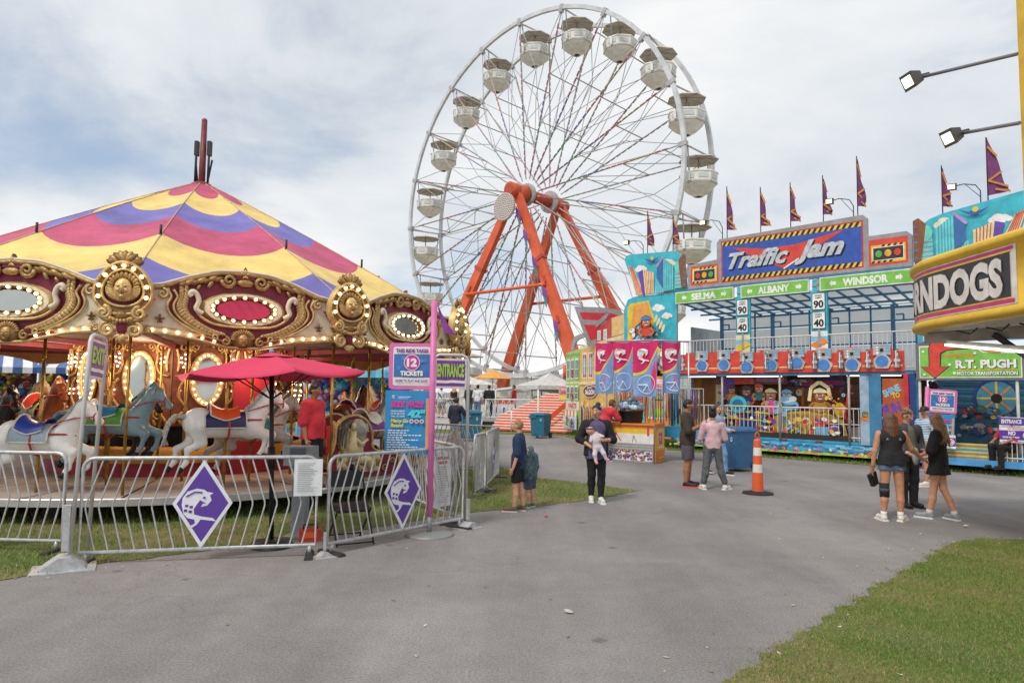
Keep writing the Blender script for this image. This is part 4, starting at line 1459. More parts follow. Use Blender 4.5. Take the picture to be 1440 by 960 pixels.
def wheel(p, x, z, r_, hub=SILV):
    p.oval(x, z, r_, r_, BLK, 22); p.oval(x, z, r_ * .78, r_ * .78, paint('#3a3a44'), 20); p.oval(x, z, r_ * .58, r_ * .58, WHT, 18); p.oval(x, z, r_ * .46, r_ * .46, hub, 16)
    for i in range(5):
        a = i * 2 * PI / 5
        p.line([(x, z), (x + r_ * .45 * math.cos(a), z + r_ * .45 * math.sin(a))], r_ * .09, BLK)
def cloud(p, x, z, s, mat=WHT):
    for dx, dz, r_ in ((-.6, 0, .38), (-.2, .2, .48), (.3, .1, .45), (.7, -.05, .32), (0, -.12, .5)):
        p.oval(x + dx * s, z + dz * s, r_ * s, r_ * s * .8, mat, 14)

# ---- structural shell
U0, U1 = -2.65, 7.25
b = B(); b.box(((U0 + U1) / 2, 1.25, .46), (U1 - U0, 2.5, .08), paint('#8f9092')); b.build('lower_deck', fun)
b = B(); b.box(((U0 + U1) / 2, 1.4, .24), (U1 - U0 - .3, 2.0, .32), BLK); b.build('chassis', fun)
for x in (-1.5, 1.2, 3.6, 6.4):
    b = B(); b.tube([(x, .7, 0), (x, .7, .3)], .06, DARK, 8); b.box((x, .7, .015), (.35, .35, .03), DARK); b.build('jack', fun)
sk = panel('skirt', fun, U0, .16, U1, .49, paint('#4fb0d8'), y=-.03, th=.04)
p = P(-.03); rr = random.Random(3)
for i in range(150):
    x = rr.uniform(U0 + .1, U1 - .1); z = rr.uniform(.27, .45)
    if 4.9 < x:
        continue
    p.rect(x - rr.uniform(.06, .16), z - .025, x + .1, z + .025, rr.choice([LBL, paint('#3a94c4'), paint('#8fd0e8'), paint('#2f7fb0')]))
p.shape([(U0, .16)] + [(U0 + (4.7 - U0) * i / 40, .215 + .02 * math.sin(i * 1.9)) for i in range(41)] + [(4.7, .16)], paint('#b9cf4a'))
for i in range(95):
    x = rr.uniform(U0 + .1, 4.5); z = rr.uniform(.20, .36)
    c = rr.choice([PINK, ORG, WHT, PRED, YEL, paint('#c06bd0')])
    for q in range(4):
        p.oval(x + .022 * math.cos(q * 1.57), z + .022 * math.sin(q * 1.57), .022, .022, c, 6)
    p.oval(x, z, .015, .015, YEL, 6)
p.build('skirt_mural', fun, kind='stuff')
panel('lower_beam', fun, U0, .49, U1, .56, paint('#3aa0c8'), y=-.045, th=.06)
for x in (-.2, 1.05, 2.1):
    b = B(); b.box((x, -.05, .525), (.22, .02, .04), M('#a8202c', .3)); b.build('reflector', fun)
# ---- lower storey back wall with cartoon mural
bw = panel('lower_back_wall', fun, U0, .5, 4.65, 2.5, DBR, y=1.0, th=.06)
p = P(1.0)
for i in range(26):                                   # painted timber
    x = -1.2 + .16 * i
    p.rect(x, .5, x + .15, 2.48, (BRN, paint('#7a4a28'), paint('#96602f'), paint('#5c3a22'))[i % 4])
for i in range(14):
    p.line([(2.65, .9 + .1 * i), (4.2, .8 + .13 * i)], .05, paint('#5a4030') if i % 2 else paint('#6e5238'))
p.rect(-2.6, .5, -1.6, 2.48, paint('#b87a35')); p.rect(-2.25, .5, -1.75, 2.48, paint('#8a5a28')); p.rect(-1.7, 1.5, -1.35, 2.2, CRM)
p.rect(.9, 2.12, 2.6, 2.4, NAVY); p.line([(1.0, 2.22), (2.5, 2.26)], .13, MAG); p.line([(.6, 2.3), (1.5, 2.32)], .08, WHT)
p.rect(1.2, 1.3, 1.9, 2.1, ORG); p.rect(1.28, 1.3, 1.5, 2.1, BRN); p.rect(1.62, 1.3, 1.82, 2.1, paint('#c8742c'))
wheel(p, -1.15, 1.35, .42)
p.shape([(-1.0, 1.1), (-.6, 1.9), (.2, 2.0), (1.0, 1.6), (2.5, 1.35), (2.8, .9), (2.6, .62), (-.9, .62)], FRED)
p.shape([(-.9, 1.0), (-.4, 1.5), (.3, 1.55), (.2, .7), (-.8, .7)], RBLUE)
clutter(p, -1.5, .8, 2.75, 2.35, 70, [BRN, PURP, FBLUE, FRED, ORG, MET, paint('#5a6a8a'), paint('#8a3a2a'), CRM], 5)
p.rect(-1.6, 2.2, .9, 2.48, paint('#6a4630')); p.rect(-.9, 2.2, -.2, 2.45, FRED); p.rect(-.1, 2.28, .8, 2.46, paint('#9a6a9a')); p.rect(-1.3, 1.75, -.85, 2.4, PURP)
toon(p, -.95, 2.0, .26, paint('#c87a4c'), paint('#5a3a6a'), ORG); toon(p, -.42, 1.95, .33, paint('#b86a3c'), paint('#3a3a40'), RBLUE); toon(p, .02, 2.05, .28, SKIN, FRED, paint('#2f8a8a')); toon(p, .42, 1.85, .36, paint('#d98a5c'), CRM, LBL); toon(p, .95, 1.85, .32, paint('#a8c4e0'), LBL, NAVY)
p.shape([(.62, 1.5), (.75, 1.8), (1.1, 1.85), (1.32, 1.6), (1.3, 1.35), (.7, 1.35)], LBL); p.oval(1.15, 1.75, .12, .09, WHT, 10); p.line([(.7, 1.5), (1.25, 1.55)], .06, NAVY); p.line([(.75, 1.62), (1.2, 1.7)], .04, WHT)
clutter(p, -1.0, .75, 1.0, 1.6, 42, [FRED, RBLUE, SKIN, LBL, MET, ORG, WHT, PURP], 8, .12)
p.oval(-.55, 1.55, .3, .28, TURQ, 16); p.oval(-.55, 1.55, .19, .17, paint('#2f6e8a'), 14); p.oval(.95, 1.35, .32, .16, LBL, 14); p.oval(.55, 1.5, .12, .2, PINK, 12)
p.shape([(.6, 1.25), (1.2, 1.42), (2.1, 1.45), (2.75, 1.2), (2.85, .7), (.6, .7)], BLK); p.shape([(.64, 1.22), (1.2, 1.38), (2.1, 1.41), (2.70, 1.17), (2.80, .72), (.64, .72)], paint('#cfa53a'))
p.rect(.75, .95, 1.05, 1.2, SILV); p.oval(1.35, 1.1, .11, .11, WHT, 12); p.oval(1.62, 1.1, .11, .11, WHT, 12); p.oval(1.35, 1.1, .06, .06, MET, 10); p.oval(1.62, 1.1, .06, .06, MET, 10)
toon(p, 2.05, 1.85, .38, paint('#b06a3a'), CRM, paint('#b8862e')); p.line([(1.74, 1.7), (1.80, 2.1), (2.05, 2.26), (2.30, 2.1), (2.36, 1.75)], .10, CRM)
wheel(p, 2.45, .86, .26, YEL); p.oval(2.62, 1.45, .17, .22, YEL, 12); p.oval(2.62, 1.45, .09, .12, ORG, 10); p.rect(1.85, .95, 2.2, 1.2, FRED); p.rect(1.9, .7, 2.3, .95, LBL)
p.line([(2.75, 1.2), (2.85, 1.9), (2.95, 2.2)], .05, PRED); p.line([(2.85, 1.9), (3.0, 1.95)], .04, PRED)
clutter(p, 1.0, .75, 2.7, 1.3, 26, [YEL, ORG, MET, WHT, LBL, FRED], 9, .10); clutter(p, 2.3, 1.3, 2.8, 1.9, 10, [YEL, ORG, LBL, SKIN], 12, .11)
p.rect(-1.6, .56, 2.9, .72, paint('#39302c'))
for i in range(40):
    x = rr.uniform(-1.5, 2.8)
    p.oval(x, rr.uniform(.75, 1.15), rr.uniform(.03, .09), rr.uniform(.03, .08), rr.choice([PRED, LBL, YEL, WHT, PURP, GRN, PINK]), 8)
p.rect(3.25, .5, 3.5, 2.48, paint('#9fb6c9')); toon(p, 3.38, 1.35, .14, SKIN, GRN, ORG)
p.rect(3.5, .5, 3.82, 2.48, FBLUE); p.rect(3.85, .9, 4.38, 2.35, paint('#b4572c')); p.rect(4.38, .5, 4.5, 2.48, PRED); p.rect(4.52, .5, 4.66, 2.48, NAVY)
p.text('SHINE', 4.12, 1.94, .19, LBL, .46, off=.03, rot=.45); p.text('TO', 4.2, 1.84, .13, YEL, .2, off=.03, rot=.2); p.text('FUN', 4.12, 1.42, .26, PURP, .46, off=.04, rot=.35); p.oval(3.92, 1.28, .06, .06, YEL, 8)
p.build('lower_mural', fun)
# ---- balcony
b = B(); b.box((.99, 1.2, 2.52), (7.3, 2.5, .07), FBLU2); b.build('balcony_deck', fun)
panel('balcony_edge', fun, -2.62, 2.45, 4.62, 2.53, FBLUE, y=-.10, th=.07)
for x0, x1 in ((-2.2, -1.2), (-.8, 1.0), (1.5, 2.4), (2.9, 4.3)):
    b = B(); b.box(((x0 + x1) / 2, -.02, 2.435), (x1 - x0, .05, .03), M('#fff2dc', .4, var=0, emit=1.6)); b.build('tube_lamp', fun)
tops = []
for i in range(25):
    x = -2.5 + 6.92 * i / 24
    tops.append((x, 3.08 + (.16 if i % 3 == 1 else .02 if i % 3 else .10)))
stp = [(-2.5, 2.54)]
for (x0, z0), (x1, z1) in zip(tops, tops[1:]):
    stp += [(x0, z0), (x1 - .02, z0)]
stp += [(4.42, 3.1), (4.42, 2.54)]
board('engine_fascia', fun, stp, FRED, y=-.14, th=.04)
p = P(-.14)
p.rect(-2.4, 2.66, 4.38, 2.70, ORG); p.rect(-2.4, 2.70, 4.38, 2.725, CRM)
for i in range(10):
    x = -2.33 + .735 * i
    for q, (w_, z0, z1, m) in enumerate(((.11, 2.72, 2.95, MET), (.16, 2.80, 2.88, SILV), (.07, 2.95, 3.08, SILV), (.13, 2.64, 2.74, MET), (.05, 3.06, 3.14, MET))):
        p.rect(x - w_ / 2 - .012, z0 - .012, x + w_ / 2 + .012, z1 + .012, BLK); p.rect(x - w_ / 2, z0, x + w_ / 2, z1, m)
    p.rect(x - .035, 2.66, x - .01, 3.1, WHT)
p.build('spark_plug_print', fun)
for i in range(8):
    x = -1.60 + .78 * i + (.02 if i > 3 else 0)
    dz = .05 * math.sin(i * 1.9 + .5)
    b = B()
    z = 2.98 + dz
    b.box((x, -.17, z + .12), (.44, .05, .30), SILV)
    for q in range(3):
        b.box((x, -.19, z + .08 + .07 * q), (.45, .03, .018), MET)
    b.box((x + .14, -.196, z + .12), (.09, .012, .28), LBL)
    b.box((x - .11, -.196, z + .1), (.05, .012, .22), WHT)
    b.prism([(x - .09, z), (x + .09, z), (x + .25, z - .2), (x + .16, z - .4), (x - .16, z - .4), (x - .25, z - .2)], -.19, -.145, SILV)
    b.tube([(x, -.19, z - .2), (x, -.215, z - .2)], .165, paint('#4a86cc'), 8); b.tube([(x, -.2, z + .1), (x, -.225, z + .1)], .045, BLK, 10)
    b.build('piston_ornament', fun)
# upper rail, one bar at a time
f = B(); f.tube([(-2.55, -.02, 3.64), (4.62, -.02, 3.64)], .022, RAILW, 6); f.tube([(-2.55, -.02, 2.66), (4.62, -.02, 2.66)], .018, RAILW, 6)
ro = f.build('upper_rail', fun)
bar = B(); bar.tube([(0, 0, 2.66), (0, 0, 3.64)], .011, RAILW, 5, cap=False); barm = bar.mesh('bar')
for i in range(58):
    obj('bar', barm, ro, (-2.5 + 7.1 * i / 57, -.02, 0))
# lower rail
f = B(); f.tube([(-1.9, .02, 1.5), (3.6, .02, 1.5)], .022, RAILW, 6); f.tube([(-1.9, .02, .68), (4.6, .02, .68)], .02, RAILW, 6); f.tube([(2.35, .05, 1.05), (4.6, .05, 1.05)], .016, RAILW, 6); f.tube([(3.3, .02, 1.62), (4.6, .02, 1.62)], .02, RAILW, 6)
ro = f.build('lower_rail', fun)
bar = B(); bar.tube([(0, 0, .57), (0, 0, 1.5)], .012, RAILW, 5, cap=False); barm = bar.mesh('bar')
for i in range(48):
    obj('bar', barm, ro, (-1.9 + 6.45 * i / 47, .02, 0))
b = B()
for z, x0, x1 in ((1.32, -1.2, 2.3), (1.08, -1.2, 2.3), (.86, 0.1, 2.3), (.70, .1, 2.3)):
    b.tube([(x0, .3, z + .03), (x1, .3, z - .12)], .028, YEL, 6)
for x in (-1.2, .1, 1.1, 2.3):
    b.tube([(x, .3, 1.36 - .04 * x), (x, .3, .7)], .025, YEL, 6)
b.build('yellow_maze_rail', fun)
b = B(); b.poly([(2.4, .1, .58), (4.6, .1, .62), (4.6, .9, 1.0), (2.4, .9, .95)], paint('#8d8a86')); b.poly([(2.4, .1, .5), (4.6, .1, .5), (4.6, .1, .62), (2.4, .1, .58)], paint('#8d8a86')); b.build('entry_ramp', fun)
for x in (-.95, .95, 2.95, 4.42):
    b = B(); b.tube([(x, -.05, .5), (x, -.05, 2.46)], .035, paint('#a8a29a'), 8); b.build('post', fun)
# ---- upper storey: back wall of framed panes
for i in range(11):
    x = -2.0 + .62 * i
    for z0, z1 in ((2.6, 3.45), (3.5, 4.12), (4.16, 4.62)):
        b = B(); b.poly([(x + .01, 2.02, z0), (x + .57, 2.02, z0), (x + .57, 2.02, z1 - .02), (x + .01, 2.02, z1 - .02)], PANE); b.build('wall_pane', fun)
b = B()
for i in range(12):
    x = -2.0 + .62 * i - .01
    big = i in (0, 3, 6, 9, 11)
    b.box((x, 1.97, 3.65), (.10 if big else .045, .10 if big else .06, 2.1), FBLUE)
for z in (2.62, 3.47, 4.14, 4.66):
    b.beam((-2.0, 1.93, z), (4.8, 1.93, z), .05, .05, FBLUE)
for i in (0, 3, 6, 9):
    x = -2.0 + .62 * i
    b.beam((x + .1, 1.9, 4.32), (x + .3, 1.9, 4.32), .04, .04, FBLUE); b.beam((x + .3, 1.9, 4.32), (x + .3, 1.9, 4.14), .04, .04, FBLUE)
b.build('wall_frame', fun)
b = B()                                                # canopy underside
b.poly([(-2.55, .0, 5.0), (4.65, .0, 5.0), (4.9, 2.0, 4.62), (-2.0, 2.0, 4.62)], SHEET)
b.build('canopy_sheet', fun)
for i in range(15):
    x = -2.5 + 7.1 * i / 14
    b = B(); b.beam((x, .02, 4.97), (x + .55 - .5 * i / 14, 1.98, 4.58), .04, .06, FBLUE); b.build('canopy_rib', fun)
for y, z in ((.0, 4.98), (.7, 4.84), (1.35, 4.71), (1.96, 4.59)):
    b = B(); b.beam((-2.5, y, z - .05), (4.7, y, z - .05), .05, .06, FBLUE); b.build('canopy_purlin', fun)
# side wall grey trailer behind the left opening
b = B(); b.box((-2.55, 2.3, 3.1), (.06, 3.0, 2.2), paint('#a6aaab')); b.build('side_wall', fun)
# columns with speed signs
for x0, x1 in ((-.45, .02), (1.93, 2.40)):
    o = panel('column', fun, x0, 3.2, x1, 4.95, TURQ, y=-.06, th=.10)
    p = P(-.06); xc = (x0 + x1) / 2
    p.rect(x0, 3.2, x1, 3.75, CRM if x0 < 0 else WHT); p.rect(x0, 3.45, x1, 3.6, LBL)
    for q in range(3):
        cloud(p, xc - .1 + .1 * q, 3.34 + .05 * q, .16, YEL if x0 < 0 else ORG)
    p.rect(xc - .03, 3.3, xc + .03, 3.9, GREYP)
    for z, t in ((4.42, '90'), (3.86, '40')):
        p.rect(xc - .19, z - .04, xc + .19, z + .46, BLK); p.rect(xc - .175, z - .025, xc + .175, z + .445, WHT)
        p.text('SPEED', xc, z + .36, .045, BLK, .2); p.text('LIMIT', xc, z + .295, .045, BLK, .2); p.text(t, xc, z + .03, .21, BLK, .29, off=.02)
    p.build('speed_sign', o)
    b = B()
    b.box((xc, -.02, 5.12), (x1 - x0 - .1, .08, .34), TURQ); b.box((xc, -.07, 5.12), (.08, .03, .36), GREYP); b.box((xc, -.07, 5.12), (x1 - x0 - .1, .03, .06), GREYP)
    b.build('column_head', o)
# town name banners
for x0, x1, t, tx in ((-2.62, -.5, 'SELMA', .9), (-.25, 1.9, 'ALBANY', 1.0), (2.22, 4.72, 'WINDSOR', 1.2)):
    o = panel('name_banner', fun, x0, 4.93, x1, 5.32, WHT, y=-.12, th=.08)
    p = P(-.12); p.rect(x0 + .025, 4.955, x1 - .025, 5.295, LIME); xc = (x0 + x1) / 2
    p.text(t, xc, 5.02, .21, WHT, tx, off=.03)
    for q in (-1, 1):
        x = xc + q * (tx / 2 + .28)
        p.shape([(x - .09, 5.12), (x - .02, 5.22), (x - .02, 5.17), (x + .09, 5.17), (x + .09, 5.07), (x - .02, 5.07), (x - .02, 5.02)] if q < 0 else [(x + .09, 5.12), (x + .02, 5.22), (x + .02, 5.17), (x - .09, 5.17), (x - .09, 5.07), (x + .02, 5.07), (x + .02, 5.02)], WHT)
    p.build('lettering', o)
panel('header_beam', fun, -2.65, 5.32, 4.75, 5.38, FBLUE, y=-.1, th=.12)
# the big sign
sg = board('main_sign', fun, [(-2.15, 5.39), (-2.15, 6.12), (-2.08, 6.22), (-1.08, 6.28), (-1.08, 6.82), (-.98, 6.94), (3.44, 7.0), (3.56, 6.88), (3.56, 6.36), (4.55, 6.36), (4.68, 6.24), (4.68, 5.39)], GREYP, y=-.10, th=.10)
p = P(-.10)
p.rect(-.92, 5.49, 3.44, 6.85, PRED); p.rect(-.88, 5.53, 3.40, 6.81, RBLUE)
def hazard(p, x0, z0, x1, z1, st=.17):
    p.rect(x0, z0, x1, z1, YEL)
    p.up()
    h = z1 - z0
    x = x0
    while x + st * .5 + h * .6 < x1:
        p.poly([(x, p.y, z0), (x + st * .5, p.y, z0), (x + st * .5 + h * .6, p.y, z1), (x + h * .6, p.y, z1)], BLK)
        x += st
hazard(p, -.88, 6.68, 3.40, 6.81); hazard(p, -.88, 5.53, 3.40, 5.66)
p.shape([(-.55, 6.60), (.55, 6.42), (1.55, 6.42), (2.95, 6.66), (1.15, 5.72)], FRED); p.line([(1.15, 5.72), (1.62, 5.98)], .045, WHT)
p.build('sign_print', sg)
p = P(-.118)                                           # chrome letters: proud of the panel
for dx, dz, m in ((.035, -.035, BLK), (0, 0, SILV)):
    p.text('Traffic', .33 + dx, 5.92 + dz, .50, m, 1.98, off=.022, shear=.42)
    p.text('Jam', 2.22 + dx, 5.98 + dz, .52, m, 1.45, off=.03, shear=.42)
    p.up(8)
p.build('chrome_lettering', sg)
for x0, x1, cols in ((-2.05, -1.02, ('#d8402f', '#e8a62e', '#57b04a')), (3.58, 4.58, ('#57b04a', '#e8a62e', '#d8402f'))):
    p = P(-.10); xc = (x0 + x1) / 2
    p.rect(x0, 5.5, x1, 6.14 + (.1 if x0 > 0 else 0), FRED)
    z = 5.82
    hazard(p, x0 + .06, z - .25, x1 - .06, z + .25, .15)
    p.rect(xc - .40, z - .19, xc + .40, z + .19, WHT); p.rect(xc - .38, z - .17, xc + .38, z + .17, paint('#33343a'))
    for q, c in enumerate(cols):
        p.oval(xc - .24 + .24 * q, z, .105, .115, BLK, 16); p.oval(xc - .24 + .24 * q, z, .09, .10, paint(c), 16)
    p.build('traffic_light_print', sg)
# ---- city skyline boards
def skyline(name, x0, x1, z0, z1, flip, pts):
    o = board(name, fun, pts, paint('#3fb8c8'), y=-.08, th=.08, side=GREYP)
    p = P(-.08); W = x1 - x0
    X = (lambda f: x1 - f * W) if flip else (lambda f: x0 + f * W)
    H = z1 - z0
    cloud(p, X(.26), z0 + H * .62, .26); cloud(p, X(.70), z0 + H * .66, .32, paint('#e8dfc4'))
    def tower(fs, m, stripes, sm2, vertical=True):
        p.shape([(X(a), z0 + H * c) for a, c in fs], m)
        (a0, c0), (a1, c1), (a2, c2), (a3, c3) = fs[:4]
        for i in range(1, stripes):
            t = i / stripes
            if vertical:
                p.line([(X(a0 + (a1 - a0) * t), z0 + H * (c0 + (c1 - c0) * t)), (X(a3 + (a2 - a3) * t), z0 + H * (c3 + (c2 - c3) * t))], .025, sm2)
            else:
                p.line([(X(a0 + (a3 - a0) * t), z0 + H * (c0 + (c3 - c0) * t)), (X(a1 + (a2 - a1) * t), z0 + H * (c1 + (c2 - c1) * t))], .025, sm2)
    tower([(.18, .02), (.33, .02), (.14, .66), (.05, .74)], CRM, 6, FRED)
    tower([(.34, .02), (.48, .02), (.48, .50), (.30, .60)], CRM, 6, paint('#c8502e')); p.shape([(X(.34), z0 + H * .02), (X(.30), z0 + H * .60), (X(.22), z0 + H * .55), (X(.30), z0 + H * .02)], PURP)
    tower([(.50, .02), (.64, .02), (.62, .36), (.52, .34)], paint('#7fd0dc'), 5, TURQ)
    tower([(.64, .04), (.80, .06), (.80, .60), (.64, .80)], paint('#6fd0d4'), 6, paint('#3fa8b8')); p.shape([(X(.64), z0 + H * .1), (X(.64), z0 + H * .80), (X(.54), z0 + H * .62), (X(.54), z0 + H * .36)], paint('#3a6ea8')); p.line([(X(.53), z0 + H * .62), (X(.64), z0 + H * .82)], .07, paint('#c98fd0'))
    tower([(.82, .08), (.95, .08), (.94, .55), (.83, .55)], paint('#6fd0c0'), 6, paint('#a86ac0'), False); p.oval(X(.885), z0 + H * .55, .06 * W, H * .14, paint('#6fd0c0'), 12)
    p.shape([(X(.93), z0 + H * .08), (X(1.0), z0 + H * .08), (X(1.0), z0 + H * .78), (X(.95), z0 + H * .82), (X(.88), z0 + H * .70)], BRN); 
    for i in range(5):
        p.line([(X(.96), z0 + H * (.15 + .13 * i)), (X(.995), z0 + H * (.15 + .13 * i))], .06, paint('#4a78b0'))
    bx, bz = X(.46), z0 + H * .78                          # small bird
    p.oval(bx, bz, .12, .07, paint('#3a62b0'), 12); p.shape([(bx - .05, bz), (bx - .34, bz + .12), (bx - .12, bz - .05)], paint('#3a62b0')); p.shape([(bx + .05, bz), (bx + .34, bz + .1), (bx + .12, bz - .06)], paint('#3a62b0')); p.oval(bx + .02, bz + .07, .07, .07, YEL, 10)
    p.build('skyline_print', o)
skyline('skyline_board', -4.72, -2.2, 5.34, 6.9, False, [(-4.2, 5.36), (-4.78, 6.72), (-4.72, 6.85), (-4.55, 6.9), (-2.65, 6.78), (-2.42, 6.62), (-2.3, 6.4), (-2.2, 5.40)])
skyline('skyline_board', 4.72, 7.35, 5.34, 6.95, True, [(4.72, 5.36), (4.72, 6.15), (4.85, 6.42), (5.1, 6.6), (5.4, 6.7), (7.3, 7.0), (7.35, 6.9), (6.9, 5.36)])
# ---- left mural tower: driver leaning from a yellow car
tw = board('mural_panel', fun, [(-4.78, .3), (-4.82, 4.9), (-4.65, 5.25), (-4.35, 5.34), (-2.62, 5.34), (-2.62, .3)], TURQ, y=-.05, th=.08, side=GREYP)
p = P(-.05)
p.shape([(-4.65, 2.6), (-4.65, 5.0), (-4.5, 5.1), (-3.75, 5.15), (-3.5, 4.4), (-4.0, 3.2), (-3.8, 2.6)], YEL); p.shape([(-4.5, 4.0), (-4.4, 5.0), (-3.8, 5.1), (-3.6, 4.5)], paint('#e8a04a'))
cloud(p, -3.35, 4.85, .26); cloud(p, -3.0, 4.55, .22)
p.shape([(-4.45, 3.45), (-4.3, 4.25), (-3.95, 4.5), (-3.75, 4.4), (-3.5, 3.5)], BLK); p.shape([(-4.42, 3.47), (-4.28, 4.2), (-3.95, 4.45), (-3.78, 4.36), (-3.54, 3.5)], LBL)
clutter(p, -4.5, 3.3, -3.2, 4.3, 26, [LBL, FRED, WHT, MET, SKIN, BRN], 21, .15)
p.shape([(-4.55, 3.0), (-4.4, 3.6), (-3.6, 3.75), (-3.0, 3.35), (-2.8, 2.85), (-2.95, 2.5), (-4.5, 2.5)], BLK); p.shape([(-4.5, 3.0), (-4.36, 3.55), (-3.6, 3.7), (-3.04, 3.32), (-2.85, 2.85), (-3.0, 2.55), (-4.45, 2.55)], YEL)
wheel(p, -4.25, 2.75, .27); wheel(p, -3.45, 2.72, .3)
p.shape([(-3.3, 3.2), (-3.0, 3.1), (-2.95, 2.8), (-3.2, 2.75)], SILV); p.oval(-3.08, 2.95, .1, .14, WHT, 12)
toon(p, -3.75, 4.35, .38, paint('#d9764a'), paint('#4a86cc'), FRED)
clutter(p, -4.4, 2.55, -2.95, 3.4, 22, [YEL, MET, WHT, BLK, ORG], 23, .12)
wheel(p, -4.25, 2.75, .24); wheel(p, -3.45, 2.72, .27)
for q in range(4):
    p.oval(-3.25 + .1 * q, 4.45 - .12 * q, .055, .15, CRM, 10, rot=-.4)
p.rect(-4.5, 3.5, -4.0, 3.75, WHT); p.line([(-4.45, 3.68), (-4.05, 3.7)], .04, PRED); p.line([(-4.45, 3.58), (-4.05, 3.6)], .04, PRED)
p.rect(-4.75, .35, -2.65, 2.45, ORG); p.rect(-3.55, 1.0, -2.8, 2.35, WHT); p.rect(-3.5, 1.05, -2.85, 2.3, paint('#eac7d4'))
p.text('THRILLS', -3.17, 2.08, .11, PRED, .5, off=.03); p.line([(-3.5, 1.98), (-2.86, 1.98)], .05, LBL)
p.oval(-3.17, 1.55, .26, .30, BLK, 16); p.oval(-3.17, 1.55, .24, .28, paint('#b5d63a'), 16); p.oval(-3.15, 1.48, .15, .16, SKIN, 12); p.rect(-3.42, 1.63, -2.92, 1.67, BLK); p.oval(-3.17, 1.2, .3, .16, paint('#b5d63a'), 12)
p.rect(-4.7, .4, -3.7, 1.2, TURQ); p.rect(-2.75, .4, -2.66, 2.45, paint('#b87a35'))
p.build('driver_print', tw)
# ---- right bay: motor transport sign, stairs, blue interior
ps = board('transport_sign', fun, [(4.72, 2.30), (4.72, 3.28), (4.95, 3.30), (5.05, 3.42), (5.25, 3.50), (5.5, 3.42), (6.2, 3.18), (7.3, 3.12), (7.3, 2.30)], paint('#6d6e72'), y=-.22, th=.08)
p = P(-.22)
p.shape([(4.80, 2.36), (4.80, 3.2), (6.0, 3.2), (6.25, 3.02), (7.02, 2.98), (7.02, 2.36)], WHT); p.shape([(4.82, 2.38), (4.82, 3.17), (5.98, 3.17), (6.23, 2.99), (7.0, 2.95), (7.0, 2.38)], LIME)
p.shape([(4.83, 2.65), (5.02, 2.65), (5.02, 3.15), (5.1, 3.36), (5.25, 3.44), (5.45, 3.38), (6.1, 3.10), (5.45, 3.06), (5.32, 2.98), (5.30, 2.65), (5.50, 2.65), (5.16, 2.34)], BLK)
p.shape([(4.86, 2.64), (5.04, 2.64), (5.04, 3.15), (5.12, 3.34), (5.25, 3.41), (5.45, 3.35), (5.95, 3.13), (5.43, 3.08), (5.29, 3.0), (5.28, 2.64), (5.46, 2.64), (5.16, 2.37)], FRED)
p.text("America's Tours", 5.72, 2.89, .10, ORG, .66, off=.03, shear=.2)
p.text('R.T. PUGH', 6.28, 2.60, .20, BLK, 1.30, off=.06); p.text('R.T. PUGH', 6.27, 2.61, .20, WHT, 1.28, off=.035)
p.line([(5.65, 2.56), (6.95, 2.56)], .02, YEL); p.text('MOTOR TRANSPORTATION', 6.30, 2.425, .085, BLK, 1.30, off=.05); p.text('MOTOR TRANSPORTATION', 6.295, 2.43, .085, WHT, 1.28, off=.02)
p.line([(6.2, 3.09), (6.35, 3.02), (6.6, 2.99)], .05, ORG); p.line([(6.22, 3.12), (6.36, 3.05), (6.6, 3.02)], .03, PRED)
for x, z in ((4.9, 3.05), (5.6, 2.48), (6.06, 2.98), (4.92, 2.45), (5.5, 2.7)):
    p.oval(x, z, .035, .035, WHT, 6)
p.build('lettering', ps)
panel('upper_side_board', fun, 4.72, 3.3, 7.3, 3.75, paint('#4fa6d0'), y=.0, th=.06)
p = P(.0); p.shape([(4.75, 3.55), (4.95, 3.72), (5.4, 3.5), (5.0, 3.5)], ORG); p.rect(4.85, 3.35, 4.9, 3.48, WHT); p.rect(4.93, 3.35, 4.98, 3.5, WHT); p.text('THRILL RIDE', 6.1, 3.42, .14, YEL, 1.1); p.build('side_print', fun, kind='stuff')
panel('upper_back_board', fun, 4.9, 3.7, 7.3, 5.3, paint('#b9bdb8'), y=.6, th=.06)
bw = panel('bay_back_wall', fun, 4.72, .5, 7.3, 2.45, paint('#2f5f78'), y=1.7, th=.06)
p = P(1.7)
for i in range(12):
    p.line([(4.9, 1.2 + .1 * i), (7.2, 1.15 + .1 * i)], .03, paint('#3f7f98') if i % 2 else paint('#27506a'))
p.oval(6.15, 1.85, .52, .52, NAVY, 24); p.oval(6.15, 1.85, .46, .46, paint('#4f93ab'), 24)
for i in range(8):
    a = i * PI / 4
    p.line([(6.15, 1.85), (6.15 + .45 * math.cos(a), 1.85 + .45 * math.sin(a))], .05, YEL if i % 2 == 0 else ORG)
p.oval(6.15, 1.85, .13, .13, BLK, 14)
for i in range(30):
    p.oval(rr.uniform(4.9, 7.2), rr.uniform(1.15, 1.6), rr.uniform(.03, .1), rr.uniform(.02, .06), rr.choice([PRED, NAVY, paint('#4a6a58'), YEL, SILV, BLK]), 8)
p.line([(5.3, 1.05), (6.9, 1.0)], .08, SILV); p.oval(5.75, 1.02, .16, .16, MET, 14); p.oval(6.35, 1.0, .18, .18, MET, 14)
clutter(p, 4.9, .8, 7.2, 1.6, 40, [paint('#27506a'), MET, paint('#4a6a58'), NAVY, PRED, SILV, paint('#3f7f98')], 41, .12)
for q in range(5):
    p.line([(6.15 + .5 * math.cos(a), 1.85 + .5 * math.sin(a)) for a in [2 * PI * i / 24 + q for i in range(6)]], .02, NAVY)
p.build('machine_print', bw)
for x in (4.78, 6.90):
    b = B(); b.tube([(x, -.16, .5), (x, -.16, 2.3)], .035, paint('#c9c2b6'), 8); b.build('post', fun)
